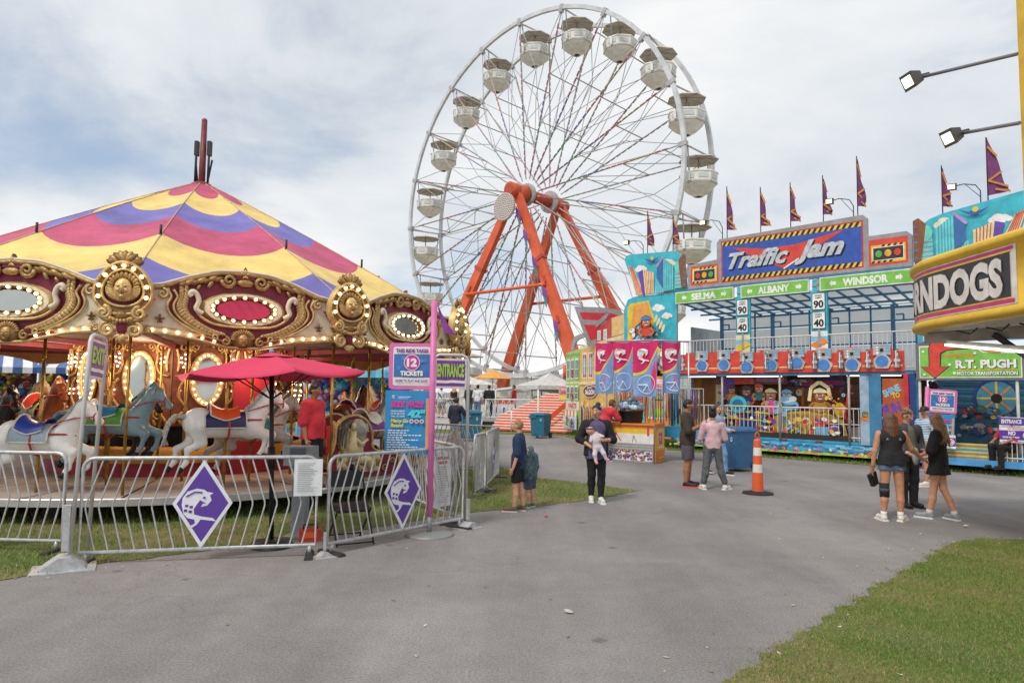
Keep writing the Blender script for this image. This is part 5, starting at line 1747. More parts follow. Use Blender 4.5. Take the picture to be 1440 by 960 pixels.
panel('blue_jamb', fun, 4.5, .5, 4.72, 2.45, paint('#4f9ad0'), y=.1, th=.08)
for s_, x in enumerate((4.95, 7.08)):                        # hanging black fringe
    for i in range(16):
        b = B(); zz_ = 2.28 - .12 * (i // 2)
        b.tube([(x + .10 * (i % 2) - .05, .35, zz_), (x + .1 * (i % 2) + .03 * math.sin(i), .30, zz_ - .12), (x + .12 * math.cos(i * 2), .33, zz_ - .2)], [.05, .07, .02], BLK, 6)
        b.build('black_plume', fun)
GST = paint('#8d8c8a', .6, .15)
for i in range(5):
    b = B(); b.box((6.0, -.42 + .2 * i, .28 + .085 * i), (1.75, .24, .11), GST); st_ = b.build('step', fun)
    b = B(); b.box((6.0, -.535 + .2 * i, .318 + .085 * i), (1.75, .02, .038), YEL); b.build('step_nosing', st_)
panel('bay_skirt', fun, 4.72, .18, 7.25, .34, paint('#4f9fd8'), y=-.6, th=.05)
b = B(); b.box((6.0, -.35, .2), (2.5, .45, .06), GST); b.build('landing', fun)
for x0, x1 in ((4.9, 5.15), (6.6, 7.25)):
    f = B(); f.tube([(x0, -.5, 1.38), (x1, -.5, 1.38)], .02, RAILW, 6); f.tube([(x0, -.5, .42), (x1, -.5, .42)], .018, RAILW, 6)
    ro = f.build('bay_rail', fun)
    for i in range(int((x1 - x0) / .1) + 1):
        b = B(); b.tube([(x0 + .1 * i, -.5, .34), (x0 + .1 * i, -.5, 1.38)], .011, RAILW, 5, cap=False); b.build('bar', ro)
VIOL = paint('#5b3aa0')
def rule_sign(parent, x, z, w_, h_, lines, y, head=None, nosym=False):
    b = B(); b.box((x, y + .008, z), (w_, .014, h_), WHT); o = b.build('rule_sign', parent)
    p = P(y); p.rect(x - w_ / 2, z - h_ * .32, x + w_ / 2, z + h_ * (.5 if not head else .3), VIOL)
    if head:
        p.text(head, x, z + h_ * .36, h_ * .10, MAG, w_ * .5)
    for i, (t, hh, cz, wd, dx) in enumerate(lines):
        p.text(t, x + dx * w_, z + cz * h_, hh * h_, WHT, wd * w_, off=.03)
    p.oval(x, z - h_ * .38, w_ * .06, h_ * .07, MAG, 10); p.text('PLEASE ENJOY RESPONSIBLY', x, z - h_ * .44, h_ * .05, VIOL, w_ * .8)
    if nosym:
        p.oval(x + w_ * .33, z, h_ * .24, h_ * .24, WHT, 16); p.oval(x + w_ * .33, z, h_ * .18, h_ * .18, PRED, 16); p.oval(x + w_ * .33, z, h_ * .14, h_ * .14, WHT, 16); p.line([(x + w_ * .28, z - h_ * .12), (x + w_ * .38, z + h_ * .12)], .012, PRED)
    p.build('lettering', o)
rule_sign(fun, 3.88, 1.42, .72, .36, [('NO', .36, -.08, .28, -.30), ('REENTRY', .16, -.02, .5, .18)], -.06)
rule_sign(fun, 3.92, 1.00, .74, .38, [('NO', .14, .12, .2, -.3), ('NO', .14, -.14, .2, -.3), ('LOOSE', .12, .2, .3, .15), ('ARTICLES NO', .12, .02, .5, .15), ('FOOD', .12, -.18, .3, .15)], -.06)
rule_sign(fun, 6.82, 1.28, .5, .22, [('ENTRANCE', .42, -.1, .8, 0)], -.56)
rule_sign(fun, 6.9, .98, .66, .36, [('NO', .26, .0, .22, -.12), ('FOOD OR DRINKS', .1, -.2, .5, -.15)], -.56, 'ATTENTION', True)
rule_sign(fun, 5.35, .74, .6, .34, [('NO', .26, .0, .22, -.15), ('CELL PHONES', .1, -.2, .45, -.15)], -.56, 'ATTENTION', True)
b = B(); b.box((5.25, -.55, 1.0), (.5, .015, .17), paint('#d9d24a')); b.build('yellow_notice', fun)

# ---- left wing of painted houses
W0, W1 = (2.45, 31.09), (4.26, 25.2)
wl = math.hypot(W1[0] - W0[0], W1[1] - W0[1])
wg = thing('painted_house_wing', 'folding wing board painted as green and yellow town houses with a saloon', 'facade', (*W0, 0), math.atan2(W1[1] - W0[1], W1[0] - W0[0]))
GRH = paint('#9fc968'); YLH = paint('#e8b85a'); RDH = paint('#c8463c')
def house_window(p, x, z, w_, h_, fr, gl):
    p.rect(x - w_ / 2 - .05, z - .05, x + w_ / 2 + .05, z + h_ + .07, fr); p.rect(x - w_ / 2, z, x + w_ / 2, z + h_, gl)
    p.rect(x - .015, z, x + .015, z + h_, fr); p.rect(x - w_ / 2, z + h_ * .5 - .015, x + w_ / 2, z + h_ * .5 + .015, fr)
g = board('green_house', wg, [(0, .3), (0, 3.62), (1.55, 3.72), (1.55, .3)], GRH, y=-.02, th=.08)
p = P(-.02)
p.rect(0, 3.42, 1.55, 3.56, paint('#7fae4e')); p.rect(0, 2.25, 1.55, 2.33, CRM); p.rect(0, 1.1, 1.55, 1.5, paint('#e6d8c4')); p.text('PARTS', .78, 1.2, .2, PRED, .9, off=.03)
for x in (.28, .8, 1.3):
    house_window(p, x, 2.5, .28, .75, WHT, paint('#4a6a78')); house_window(p, x, 1.6, .28, .5, WHT, paint('#5a5a60'))
toon(p, .8, 2.75, .17, SKIN, GRN, PRED); toon(p, .8, 1.8, .17, SKIN, YEL, ORG)
for i in range(8):
    p.shape([(.0 + .19 * i, 1.1), (.19 + .19 * i, 1.1), (.21 + .19 * i, .85), (-.02 + .19 * i, .85)], WHT if i % 2 else ORG)
p.rect(0, .3, 1.55, .84, paint('#cfe0ea')); toon(p, .5, .7, .2, SKIN, PRED, GRN); toon(p, 1.1, .62, .18, SKIN, LBL, paint('#5aa0d8'))
clutter(p, .15, .4, 1.4, .8, 14, [PRED, LBL, GRN, YEL, WHT], 33, .10)
p.build('house_print', g)
y_ = board('yellow_house', wg, [(1.6, .3), (1.6, 3.8), (wl, 4.05), (wl, .3)], YLH, y=-.02, th=.08)
p = P(-.02)
p.shape([(1.6, 3.68), (wl, 3.9), (wl, 4.05), (1.6, 3.8)], CRM)
for x in (2.1, 2.75, 3.4, 4.1, 4.8, 5.5):
    house_window(p, x, 2.5, .34, .95, WHT, paint('#a83a52'))
    p.rect(x - .1, 2.6, x + .1, 3.3, paint('#9fd0d8'))
p.rect(1.6, 2.2, wl, 2.32, CRM)
p.oval(2.75, 1.92, .72, .27, WHT, 24); p.oval(2.75, 1.92, .68, .24, paint('#7a1f33'), 24); p.text('SALOON', 2.75, 1.80, .19, WHT, .95, off=.03); p.text("JERRY'S", 2.75, 2.03, .08, WHT, .5, off=.02)
for x in (1.95, 2.6, 3.3, 4.0, 4.7):
    p.shape([(x - .2, .5), (x - .2, 1.15), (x, 1.5), (x + .2, 1.15), (x + .2, .5)], WHT); p.shape([(x - .15, .5), (x - .15, 1.12), (x, 1.4), (x + .15, 1.12), (x + .15, .5)], rr.choice([PURP, PRED, ORG, paint('#8a5430')]))
for i in range(46):
    x = rr.uniform(1.7, wl - .1)
    p.rect(x, .35, x + .04, rr.uniform(.8, 1.3), rr.choice([DBR, PURP, ORG, SILV, BRN]))
clutter(p, 1.8, .5, wl - .3, 1.5, 46, [PURP, ORG, SILV, BRN, GRN, PRED, LBL], 31, .12)
p.build('house_print', y_)
rd = board('red_attic', wg, [(2.2, 3.86), (2.6, 4.3), (4.6, 4.75), (5.9, 4.8), (5.9, 4.03)], RDH, y=.0, th=.06)
p = P(.0)
for x in (2.9, 3.5, 4.1):
    house_window(p, x, 4.0, .24, .28, WHT, paint('#9fd0d8'))
p.shape([(4.7, 4.0), (4.7, 4.72), (5.88, 4.78), (5.88, 4.05)], paint('#ecc27a'))
p.build('attic_print', rd, kind='stuff')
ar = board('grey_arch', wg, smooth([(.6, 3.7), (.7, 4.05), (1.1, 4.3), (2.3, 4.42), (4.2, 4.95), (4.2, 4.75), (2.4, 4.25), (1.35, 4.1), (1.0, 3.9), (.95, 3.72)], 3), GREYP, y=-.03, th=.05)
def sw_pts(q, Y=28.0):
    return [(at(x, y, Y).x, at(x, y, Y).z) for x, y in q]
swm = board('swoosh_board', wg, sw_pts([(808, 431), (845, 432), (868, 435), (884, 445), (886, 466), (868, 471), (828, 488)]), GREYP, y=0, th=.1)
p = P(0.0); p.shape(sw_pts([(815, 439), (860, 440), (876, 446), (880, 459), (866, 452), (819, 449)]), PRED); p.shape(sw_pts([(821, 456), (858, 458), (871, 464), (831, 479)]), PRED); p.build('swoosh_print', swm)
rz_ = math.atan2(W1[1] - W0[1], W1[0] - W0[0])
v_ = Matrix.Rotation(-rz_, 3, 'Z') @ Vector((-W0[0], 28.0 - W0[1], 0))
swm.location = v_; swm.rotation_euler = (0, 0, -rz_)

# ---- feather flags and flood lamps on the roof line
FLP = M('#7c3f72', .7, var=.15, scale=8); FLO = M('#d08a4a', .7, var=.1)
def F3(u, y, z):
    c, s_ = math.cos(FRZ), math.sin(FRZ)
    return Vector((FA[0] + u * c - y * s_, FA[1] + u * s_ + y * c, z))
names = ['first from the left', 'second from the left', 'third from the left', 'fourth from the left', 'fifth from the left', 'sixth from the left', 'seventh from the left', 'second from the right', 'spread open, rightmost']
for i, (u, z1, z0) in enumerate(((-3.9, 8.45, 6.85), (-2.85, 8.15, 6.8), (-.81, 8.72, 6.9), (.34, 8.47, 6.9), (1.3, 8.42, 6.9), (2.28, 8.44, 6.95), (3.25, 8.8, 6.95), (5.38, 8.05, 6.65), (6.4, 8.56, 6.8))):
    t = thing('feather_flag', 'purple and orange flag on the funhouse roof, ' + names[i], 'flag', F3(u, .1, z0), 0, 'flags on the funhouse roof')
    b = B(); b.tube([(0, 0, -.1), (0, 0, z1 - z0)], .014, DARK, 6); b.build('pole', t)
    wide = .54 if i == 8 else .27
    rows = []
    for k in range(13):
        f = k / 12
        w_ = wide * (f ** .8) * (1 if i == 8 else (1 + .12 * math.sin(k * .9 + i)))
        zt = (z1 - z0) * (1 - .80 * f) - (.12 * f if i == 8 else 0)
        rows.append([(.01 + w_ * q / 3, .05 * math.sin(q * 1.8 + k * .8 + i) * (q / 3) * (1 if i != 8 else .5), zt + (.04 * q if k > 10 else 0) - (.12 * q / 3 if i != 8 else 0)) for q in range(4)])
    b = B(); b.grid(rows, FLP); b.build('cloth', t)
    b = B()
    for k, q0, q1 in ((2, 0, 3), (7, 3, 0), (9, 0, 3), (11, 1, 3)):
        a0, a1 = Vector(rows[k][q0]), Vector(rows[min(12, k + 2)][q1])
        b.beam(a0 + Vector((0, -.025, 0)), a1 + Vector((0, -.025, 0)), .012, .055, FLO)
    b.build('orange_trim', t, kind='stuff')
LAMPG = M('#ffe0a8', .3, var=0, emit=1.3)
for i, (u, z0, h, s_) in enumerate(((-4.05, 6.85, .55, 1), (-.95, 6.9, .75, 1), (3.15, 6.95, .65, 1), (6.25, 6.85, .55, 1))):
    t = thing('flood_lamp', 'lit flood lamp on a bent arm, ' + ('leftmost on the funhouse roof', 'left of the blue sign', 'right end of the blue sign', 'above the right skyline board')[i], 'lamp', F3(u, .05, z0), FRZ, 'flood lamps on the funhouse roof')
    b = B(); b.tube([(0, 0, -.05), (0, 0, h * .6), (-.1, -.02, h * .9), (-.35, -.1, h), (-.5, -.15, h * .95)], .014, DARK, 6); b.tube([(0, 0, h * .3), (-.3, -.1, h * .95)], .008, DARK, 5); b.build('arm', t)
    b = B(); b.box((-.58, -.2, h * .9), (.2, .1, .16), DARK, rz=.2); hd = b.build('head', t)
    b = B(); b.box((-.59, -.256, h * .89), (.16, .012, .12), LAMPG, rz=.2); b.build('lens', hd)
# ================================================================== corn dog stand at the right edge
cd = thing('corn_dog_stand', 'yellow corn dog stand with a rounded black lettered sign at the right edge', 'food stand', (0, 0, 0))
CYEL = M('#e0b52c', .45, var=.12, scale=3); CPINK = M('#c92a78', .45); CBLK = M('#2b2a2c', .45, var=.15, scale=5); CCRM = M('#ddd6cf', .4, var=.12, scale=6); CGRY = M('#a09a90', .6, var=.15)
# plan of the sign: straight face along Y, then a rounded far corner, then away to the right
def plan(s, off=0.0):
    """s: metres along the face from the near end; off: outwards"""
    L1, r_ = 2.2, 1.8
    if s <= L1:
        return Vector((5.52 - off, 6.75 + s, 0))
    a = (s - L1) / r_
    if a <= PI / 2:
        return Vector((5.52 + r_ - (r_ + off) * math.cos(a), 6.75 + L1 + (r_ + off) * math.sin(a), 0))
    return Vector((5.52 + r_ + (s - L1 - r_ * PI / 2), 6.75 + L1 + r_ + off, 0))
SS = [-.9 + 5.9 * i / 60 for i in range(61)]
def band(z0, z1, off, mat, th=.0, s0=-.9, s1=5.0):
    b = B(); ss = [s0 + (s1 - s0) * i / 60 for i in range(61)]
    b.grid([[plan(s, off) + Vector((0, 0, z0)) for s in ss], [plan(s, off) + Vector((0, 0, z1)) for s in ss]], mat)
    return b
b = B()
prof = [(-.12, 2.74), (.06, 2.755), (.075, 2.78), (.075, 2.83), (.03, 2.86), (.03, 3.54), (.08, 3.565), (.09, 3.63), (.04, 3.67), (-.12, 3.68)]
b.grid([[plan(s, o) + Vector((0, 0, z)) for s in SS] for o, z in prof], CYEL)
b.build('sign_body', cd)
band(2.87, 3.53, .034, CCRM, s0=.76, s1=4.6).build('sign_border', cd)
band(2.885, 2.93, .037, CPINK, s0=.80, s1=4.6).build('pink_stripe', cd); band(3.475, 3.515, .037, CPINK, s0=.80, s1=4.6).build('pink_stripe', cd)
band(2.932, 2.95, .039, CYEL, s0=.83, s1=4.6).build('yellow_stripe', cd); band(3.452, 3.473, .039, CYEL, s0=.83, s1=4.6).build('yellow_stripe', cd)
band(2.952, 3.45, .041, CBLK, s0=.85, s1=4.6).build('black_panel', cd)
vs, fs, L = glyphs('CORNDOGS', .05, 0)
wd = 2.62
for k, (mt, of, gr, dz) in enumerate(((M('#8d8580', .4), .044, 1.05, -.012), (CCRM, .052, 1.0, 0))):
    b = B()
    n0 = len(b.v)
    for x, z in vs:
        s = 2.27 - x / L * wd
        q = plan(s, of)
        b.v.append((q.x, q.y, 3.0 + dz + z * .405 * gr))
    m = b.mi(mt)
    for f in fs:
        b.face([n0 + i for i in f], m)
    b.build('lettering', cd)
b = B()                                                # soffit and roof of the stand
pts = [plan(s, -.1) for s in SS]
b.poly([(p.x, p.y, 2.745) for p in pts] + [(9.5, 10.0, 2.745), (9.5, 5.8, 2.745)], CGRY)
b.poly([(p.x, p.y, 3.67) for p in reversed(pts)] + [(9.5, 5.8, 3.67), (9.5, 10.0, 3.67)], CYEL)
b.build('soffit', cd)
b = B(); b.box((8.6, 7.4, 1.36), (2.6, 4.6, 2.72), CYEL); b.build('stand_body', cd)
b = B(); b.beam((5.9, 9.9, 2.66), (7.6, 6.4, 2.66), .08, .12, CGRY); b.build('awning_beam', cd)
b = B(); b.beam((6.0, 9.55, 2.60), (7.0, 7.3, 2.25), .10, .05, CGRY); lf = b.build('tube_light', cd)
b = B(); b.beam((5.95, 9.53, 2.555), (6.95, 7.28, 2.205), .05, .03, M('#ffffff', .3, var=0, emit=2.5)); b.build('glowing_tube', lf)
b = B(); b.beam((6.25, 9.0, 2.66), (6.75, 8.0, 1.75), .05, .07, BLACK); b.build('gas_strut', cd)
b = B()
for i in range(5):
    b.tube([(5.9 + .05 * i, 9.2 - .5 * i, 2.72), (5.95 + .05 * i, 9.0 - .5 * i, 2.66), (5.9 + .05 * i, 8.8 - .5 * i, 2.72)], .01, BLACK, 5)
b.build('cable', cd, kind='stuff')
mz = at(1432, 160, 7.55)
b = B(); b.box((mz.x + .40, 7.62, 5.4), (.42, .3, 3.5), CYEL); b.build('sign_mast', cd)
for (p0, p1, nm) in ((at(1431, 76, 7.6), at(1294, 109, 8.6), 'upper'), (at(1434, 173, 7.6), at(1350, 188, 8.7), 'lower')):
    t = thing('arm_lamp', 'lit square flood light on the ' + nm + ' grey arm of the yellow mast', 'lamp', p1, 0, 'arm lamps on the yellow mast')
    b = B(); b.tube([(0, 0, 0), tuple(p0 - p1)], .022, M('#77757c', .5), 8); b.tube([(-.03, 0, 0), (.10, -.02, .03)], .032, DARK, 8); b.build('arm', t)
    b = B(); b.beam((-.02, 0, .0), (-.17, -.02, -.07), .13, .13, M('#4f4c48', .5), w2=.21, h2=.21); hd = b.build('head', t)
    b = B(); b.beam((-.172, -.02, -.071), (-.18, -.021, -.075), .15, .13, M('#fff3d8', .3, var=0, emit=1.6)); b.build('lens', hd)

# ================================================================== crowd barriers round the carousel
def horse_emblem(p, x, z, s, m, m2):
    """white armoured horse head and foreleg"""
    p.shape([(x + s * q[0], z + s * q[1]) for q in ((-.62, .05), (-.60, .30), (-.45, .52), (-.15, .62), (.10, .58), (.20, .50), (.42, .46), (.30, .38), (.36, .20), (.22, .02), (.02, -.02), (.10, .14), (-.02, .22), (-.10, .10), (-.22, -.10), (-.20, -.28), (.05, -.36), (.42, -.42), (.55, -.54), (.30, -.50), (.02, -.46), (-.08, -.62), (-.24, -.74), (-.36, -.70), (-.16, -.60), (-.18, -.46), (-.42, -.40), (-.55, -.25))], m)
    for q in ((-.45, .02), (-.30, -.02), (-.48, -.14), (-.32, -.18)):
        p.rect(x + s * (q[0] - .06), z + s * (q[1] - .045), x + s * (q[0] + .05), z + s * (q[1] + .045), m2)
    p.line([(x - s * .48, z + s * .34), (x - s * .2, z + s * .50), (x + s * .05, z + s * .48)], s * .05, m2)
    p.oval(x + s * .12, z + s * .30, s * .05, s * .04, m2, 8); p.rect(x + s * .02, z + s * .10, x + s * .16, z + s * .14, m2)
DIAP = M('#5f3f9a', .4, var=.05); DIAW = M('#e3e2e8', .4, var=.06)
def barrier(a, b_, label, diamond=True, seed=0):
    a, b_ = Vector((*a, 0)), Vector((*b_, 0))
    L = (b_ - a).length - .06
    t = thing('crowd_barrier', label, 'barrier', a, math.atan2(b_.y - a.y, b_.x - a.x), 'steel crowd barriers round the carousel')
    H, r_ = 1.08, .11
    fr = [(0, 0, .12), (0, 0, H - r_)] + [(r_ - r_ * math.cos(q), 0, H - r_ + r_ * math.sin(q)) for q in (.4, .8, 1.2)] + [(r_, 0, H), (L - r_, 0, H)] + [(L - r_ + r_ * math.sin(q), 0, H - r_ + r_ * math.cos(q)) for q in (.4, .8, 1.2)] + [(L, 0, H - r_), (L, 0, .12)]
    f = B(); f.tube(fr, .021, GALV, 8, closed=True); f.build('frame', t)
    xm = L / 2
    n = 18
    for i in range(n):
        x = .10 + (L - .2) * i / (n - 1)
        s = -1 if x < xm else 1
        if diamond and abs(x - xm) < .05:
            continue
        zk = .58
        k = .12 * s
        xb = x - k * .4
        g = B(); g.tube([(x - k * .75, 0, H), (x + k * .5, 0, zk + .02), (x + k * .5, 0, zk - .02), (xb, 0, .12)], .0095, GALV, 5, cap=False)
        g.build('bar', t)
    if diamond:
        d = B(); dm = [(xm - .30, .60), (xm, 1.06), (xm + .30, .60), (xm, .13)]
        d.prism(dm, -.022, -.016, DIAW); o = d.build('diamond_plate', t)
        p = P(-.022); p.shape([(xm + (x - xm) * .86, .595 + (z - .595) * .86) for x, z in dm], DIAP)
        horse_emblem(p, xm - .02, .57, .30, DIAW, DIAP)
        p.build('horse_emblem', o)
    for x in (.06, L - .06):
        g = B(); g.tube([(x, 0, .12), (x, 0, .03)], .021, GALV, 6); g.box((x, 0, .018), (.09, .42, .03), DARK, top=(.7, .96)); g.build('foot', t)
    return t
barrier((-7.14, 7.92), (-4.88, 7.84), 'steel barrier at the left frame edge, cut by the picture border')
barrier((-4.42, 7.30), (-2.08, 7.84), 'steel barrier with purple diamond in front of the white horse and umbrella pole')
barrier((-2.02, 7.88), (-.60, 9.60), 'steel barrier with purple diamond left of the pink sign pole')
barrier((-.62, 12.1), (-.45, 13.0), 'short steel barrier section behind the entrance post', False)
barrier((-.45, 13.05), (-.25, 15.2), 'steel barrier with purple diamond running back beside the two boys')
barrier((-.28, 15.3), (-2.3, 16.4), 'steel barrier behind the entrance, across the grass', True)
barrier((-.75, 9.75), (-1.7, 11.6), 'steel barrier angled inwards behind the pink pole', True)
def base_boot(x, y, rz, label, s=1):
    t = thing('barrier_foot', label, 'barrier foot', (x, y, 0), rz); t.scale = (s, s, s)
    b = B(); b.prism([(-.24, 0), (-.20, .05), (-.06, .15), (.06, .15), (.20, .05), (.24, 0)], -.18, .14, GALV); b.box((0, 0, .008), (.62, .46, .014), GALV); b.build('plate', t)
    b = B(); b.box((0, 0, .45), (.07, .07, .5), GALV); b.build('socket', t)
base_boot(-4.45, 7.12, .5, 'galvanised sloped foot plate where the two front left barriers meet', .9)
base_boot(-2.02, 7.78, .6, 'galvanised foot plate beside the folding chair', .38)
base_boot(-.56, 9.52, .9, 'galvanised foot plate at the entrance post', .55)

# ---- sign frames
def frame_sign(loc, rz, w_, h_, ph, words, label, tilt=0.0, cols=('#7a3f96', '#a8c94a')):
    t = thing('sign_frame', label, 'sign', loc, rz)
    t.rotation_euler = (0, tilt, rz)
    r_ = .09
    b = B(); b.tube([(-w_ / 2, 0, 0), (-w_ / 2, 0, h_ - r_), (-w_ / 2 + .03, 0, h_ - .03), (-w_ / 2 + r_, 0, h_), (w_ / 2 - r_, 0, h_), (w_ / 2 - .03, 0, h_ - .03), (w_ / 2, 0, h_ - r_), (w_ / 2, 0, 0)], .022, M('#c9c6c2', .45, .2), 8); b.build('tube_frame', t)
    b = B(); b.box((0, .0, h_ - ph / 2 - .05), (w_ - .05, .02, ph), M('#d8d2d6', .5)); pn = b.build('panel', t)
    z0 = h_ - ph - .05
    p = P(-.012); p.rect(-w_ / 2 + .05, z0 + .03, w_ / 2 - .05, z0 + ph - .03, M(cols[0], .5))
    p.text(words, .01, z0 + ph * .40 - .006, ph * .42, M('#3a2a50', .5), w_ * .78, off=.05); p.text(words, 0, z0 + ph * .40, ph * .42, M(cols[1], .5), w_ * .76, off=.03)
    p.line([(-w_ * .4, z0 + ph * .22), (-w_ * .12, z0 + ph * .21), (.02, z0 + ph * .23), (w_ * .4, z0 + ph * .21)], ph * .09, WHITE)
    p.build('lettering', pn)
    return t
frame_sign((-.86, 9.85, 0), .15, .50, 2.34, .42, 'ENTRANCE', 'purple entrance sign with yellow green letters in a steel frame')
frame_sign((-4.48, 7.40, .1), 1.72, .40, 2.28, .42, 'EXIT', 'leaning white sign frame with a small purple sign by the left barriers', .085)

# ---- pink ticket pole
PK = M('#d873ab', .45, var=.08)
tp = thing('ticket_sign_pole', 'pink pole with twelve ticket sign and blue height board on a round base', 'sign', (-1.02, 9.03, 0))
b = B(); b.lathe([(.02, .045), (.28, .03), (.31, .018), (.31, 0)], M('#8f9190', .5, .3), n=28); b.build('round_base', tp)
b = B(); b.tube([(0, 0, .02), (0, 0, .26)], .033, M('#8f9190', .5, .3), 10); b.build('socket', tp)
b = B(); b.tube([(0, 0, .24), (0, 0, 3.0)], .040, PK, 12); b.build('pole', tp)
def ticket_board(parent, x, z, w_, h_, y=.03):
    b = B(); b.prism(rounded(x - w_ / 2, z - h_ / 2, x + w_ / 2, z + h_ / 2, .05), y, y + .035, PK); o = b.build('ticket_board', parent)
    BL = M('#3b74b4', .45); MG = M('#c9309a', .45); PRP = M('#7a2f8e', .45)
    p = P(y); k = w_ * .82
    p.shape(rounded(x - k / 2, z - h_ * .42, x + k / 2, z + h_ * .42, .03), WHITE)
    p.rect(x - k / 2 + .01, z - h_ * .24, x + k / 2 - .01, z + h_ * .26, BL)
    rg = random.Random(4)
    for i in range(9):
        p.oval(x + rg.uniform(-.4, .4) * k, z + rg.uniform(-.2, .2) * h_, .03, .03, M('#4f86c2', .45), 10)
    p.text('THIS RIDE TAKES', x, z + h_ * .30, h_ * .075, PRP, k * .86, off=.03)
    p.oval(x, z + h_ * .08, h_ * .175, h_ * .175, WHITE, 24); p.oval(x, z + h_ * .08, h_ * .16, h_ * .16, MG, 24); p.text('12', x, z + h_ * .00, h_ * .17, WHITE, h_ * .22, off=.04)
    p.text('TICKETS', x, z - h_ * .20, h_ * .095, WHITE, k * .6, off=.05)
    p.text('SWIPE TO PLAY AND SAVE!', x, z - h_ * .345, h_ * .055, PRP, k * .84, off=.02)
    p.build('lettering', o)
def size_board(parent, x, z, w_, h_, y=.03):
    BL = M('#2f8cc4', .5, var=.08); MG = M('#d83a9a', .45); CY = M('#58d0d8', .45); YW = M('#e9d23a', .45)
    b = B(); b.box((x, y + .02, z), (w_, .025, h_), BL); o = b.build('height_board', parent)
    p = P(y + .007)
    horse_emblem(p, x - w_ * .32, z + h_ * .40, .035, WHITE, BL); p.line([(x - w_ * .22, z + h_ * .40), (x + w_ * .05, z + h_ * .40)], .007, WHITE); p.line([(x - w_ * .22, z + h_ * .375), (x - w_ * .0, z + h_ * .375)], .005, WHITE)
    p.text('SIZE WIZE', x - w_ * .02, z + h_ * .245, h_ * .085, MG, w_ * .72, off=.045, shear=.2)
    p.text('42"', x + w_ * .18, z + h_ * .085, h_ * .11, CY, w_ * .38, off=.05)
    for i, t in enumerate(('MINIMUM HEIGHT', 'MUST BE THIS', 'TALL TO RIDE')):
        p.text(t, x - w_ * .22, z + h_ * (.165 - .04 * i), h_ * .022, WHITE, w_ * .3)
    p.text('Merry Go', x - w_ * .18, z + h_ * .0, h_ * .055, YW, w_ * .38, off=.03, shear=.2); p.text('Round', x - w_ * .23, z - h_ * .07, h_ * .055, YW, w_ * .27, off=.03, shear=.2)
    for i in range(3):
        p.oval(x + w_ * (.08 + .11 * i), z + h_ * .02, w_ * .045, w_ * .045, WHITE, 12); p.oval(x + w_ * (.08 + .11 * i), z + h_ * .02, w_ * .028, w_ * .028, M('#c9406a', .4), 10)
    rg = random.Random(8)
    for i in range(9):
        zz2 = z - h_ * (.125 + .036 * i); x2 = x - w_ * .42
        e = w_ * (.35 + .45 * rg.random())
        while e > 0.02:
            q = min(e, rg.uniform(.02, .06)); p.line([(x2, zz2), (x2 + q, zz2)], h_ * .016, WHITE); x2 += q + .012; e -= q + .012
    b = B(); b.box((x + w_ * .42, y + .008, z - h_ * .02), (w_ * .075, .02, h_ * .80), M('#e0a06a', .5)); b.build('orange_ruler', o)
    p.build('lettering', o)
ticket_board(tp, -.275, 2.145, .60, .60); size_board(tp, -.31, 1.42, .60, .82)
b = B(); rows = [[(.05 + .05 * k / 8 * q + .1 * (k / 8) ** 2, -.02 * math.sin(k + q), 2.98 - .05 * k - .01 * q) for q in range(4)] for k in range(9)]
b.grid(rows, M('#8a3a94', .7)); b.build('pennant', tp)
tp2 = thing('ticket_sign_pole', 'leaning pink pole with ticket sign and blue height board beside the funhouse stairs', 'sign', F3(5.0, -.85, 0), FRZ + .5)
tp2.rotation_euler = (0, .06, FRZ + .5)
b = B(); b.lathe([(.02, .045), (.28, .03), (.31, .018), (.31, 0)], M('#8f9190', .5, .3), n=28); b.build('round_base', tp2)
b = B(); b.tube([(0, 0, .02), (0, 0, 2.12)], .05, PK, 12); b.build('pole', tp2)
ticket_board(tp2, .36, 1.78, .66, .60); size_board(tp2, .36, 1.05, .60, .82)

# ---- red umbrella over the operator
um = thing('red_umbrella', 'red market umbrella on a black pole inside the barriers', 'umbrella', (-2.76, 8.25, 0))
um.rotation_euler = (0, R(-2.2), 0)
UR = M('#d43559', .7, var=.05, scale=2, bump=.15, bscale=12)
b = B(); b.tube([(0, 0, .02), (0, 0, 2.22)], .027, BLACK, 10); b.tube([(0, 0, .9), (0, 0, 1.15)], .045, BLACK, 10); b.tube([(.03, 0, 1.02), (.11, 0, 1.02), (.12, 0, 1.1)], .01, BLACK, 6); b.build('pole', um)
b = B(); b.lathe([(.02, .09), (.22, .07), (.25, .0)], BLACK, n=20); b.build('weight', um)
NS = 6
for i in range(NS):
    a0, a1 = 2 * PI * i / NS + .02, 2 * PI * (i + 1) / NS + .02
    rows = []
    for k in range(7):
        f = k / 6; r_ = 1.10 * f
        z = 2.24 - .23 * f ** 1.15
        row = []
        for q in range(7):
            u = q / 6
            p0 = Vector((r_ * math.cos(a0), r_ * math.sin(a0), z)).lerp(Vector((r_ * math.cos(a1), r_ * math.sin(a1), z)), u)
            p0.z -= .06 * f * 4 * u * (1 - u)
            row.append(p0)
        rows.append(row)
    rows.append([p_ + Vector((0, 0, -.02)) for p_ in rows[-1]])
    b = B(); b.grid(rows, UR); b.build('canopy_panel', um)
    b = B(); b.tube([(0, 0, 2.17), (1.08 * math.cos(a0), 1.08 * math.sin(a0), 1.985)], .009, BLACK, 5); b.tube([(.03 * math.cos(a0), .03 * math.sin(a0), 1.72), (.52 * math.cos(a0), .52 * math.sin(a0), 2.02)], .008, BLACK, 5); b.build('rib', um)
b = B()
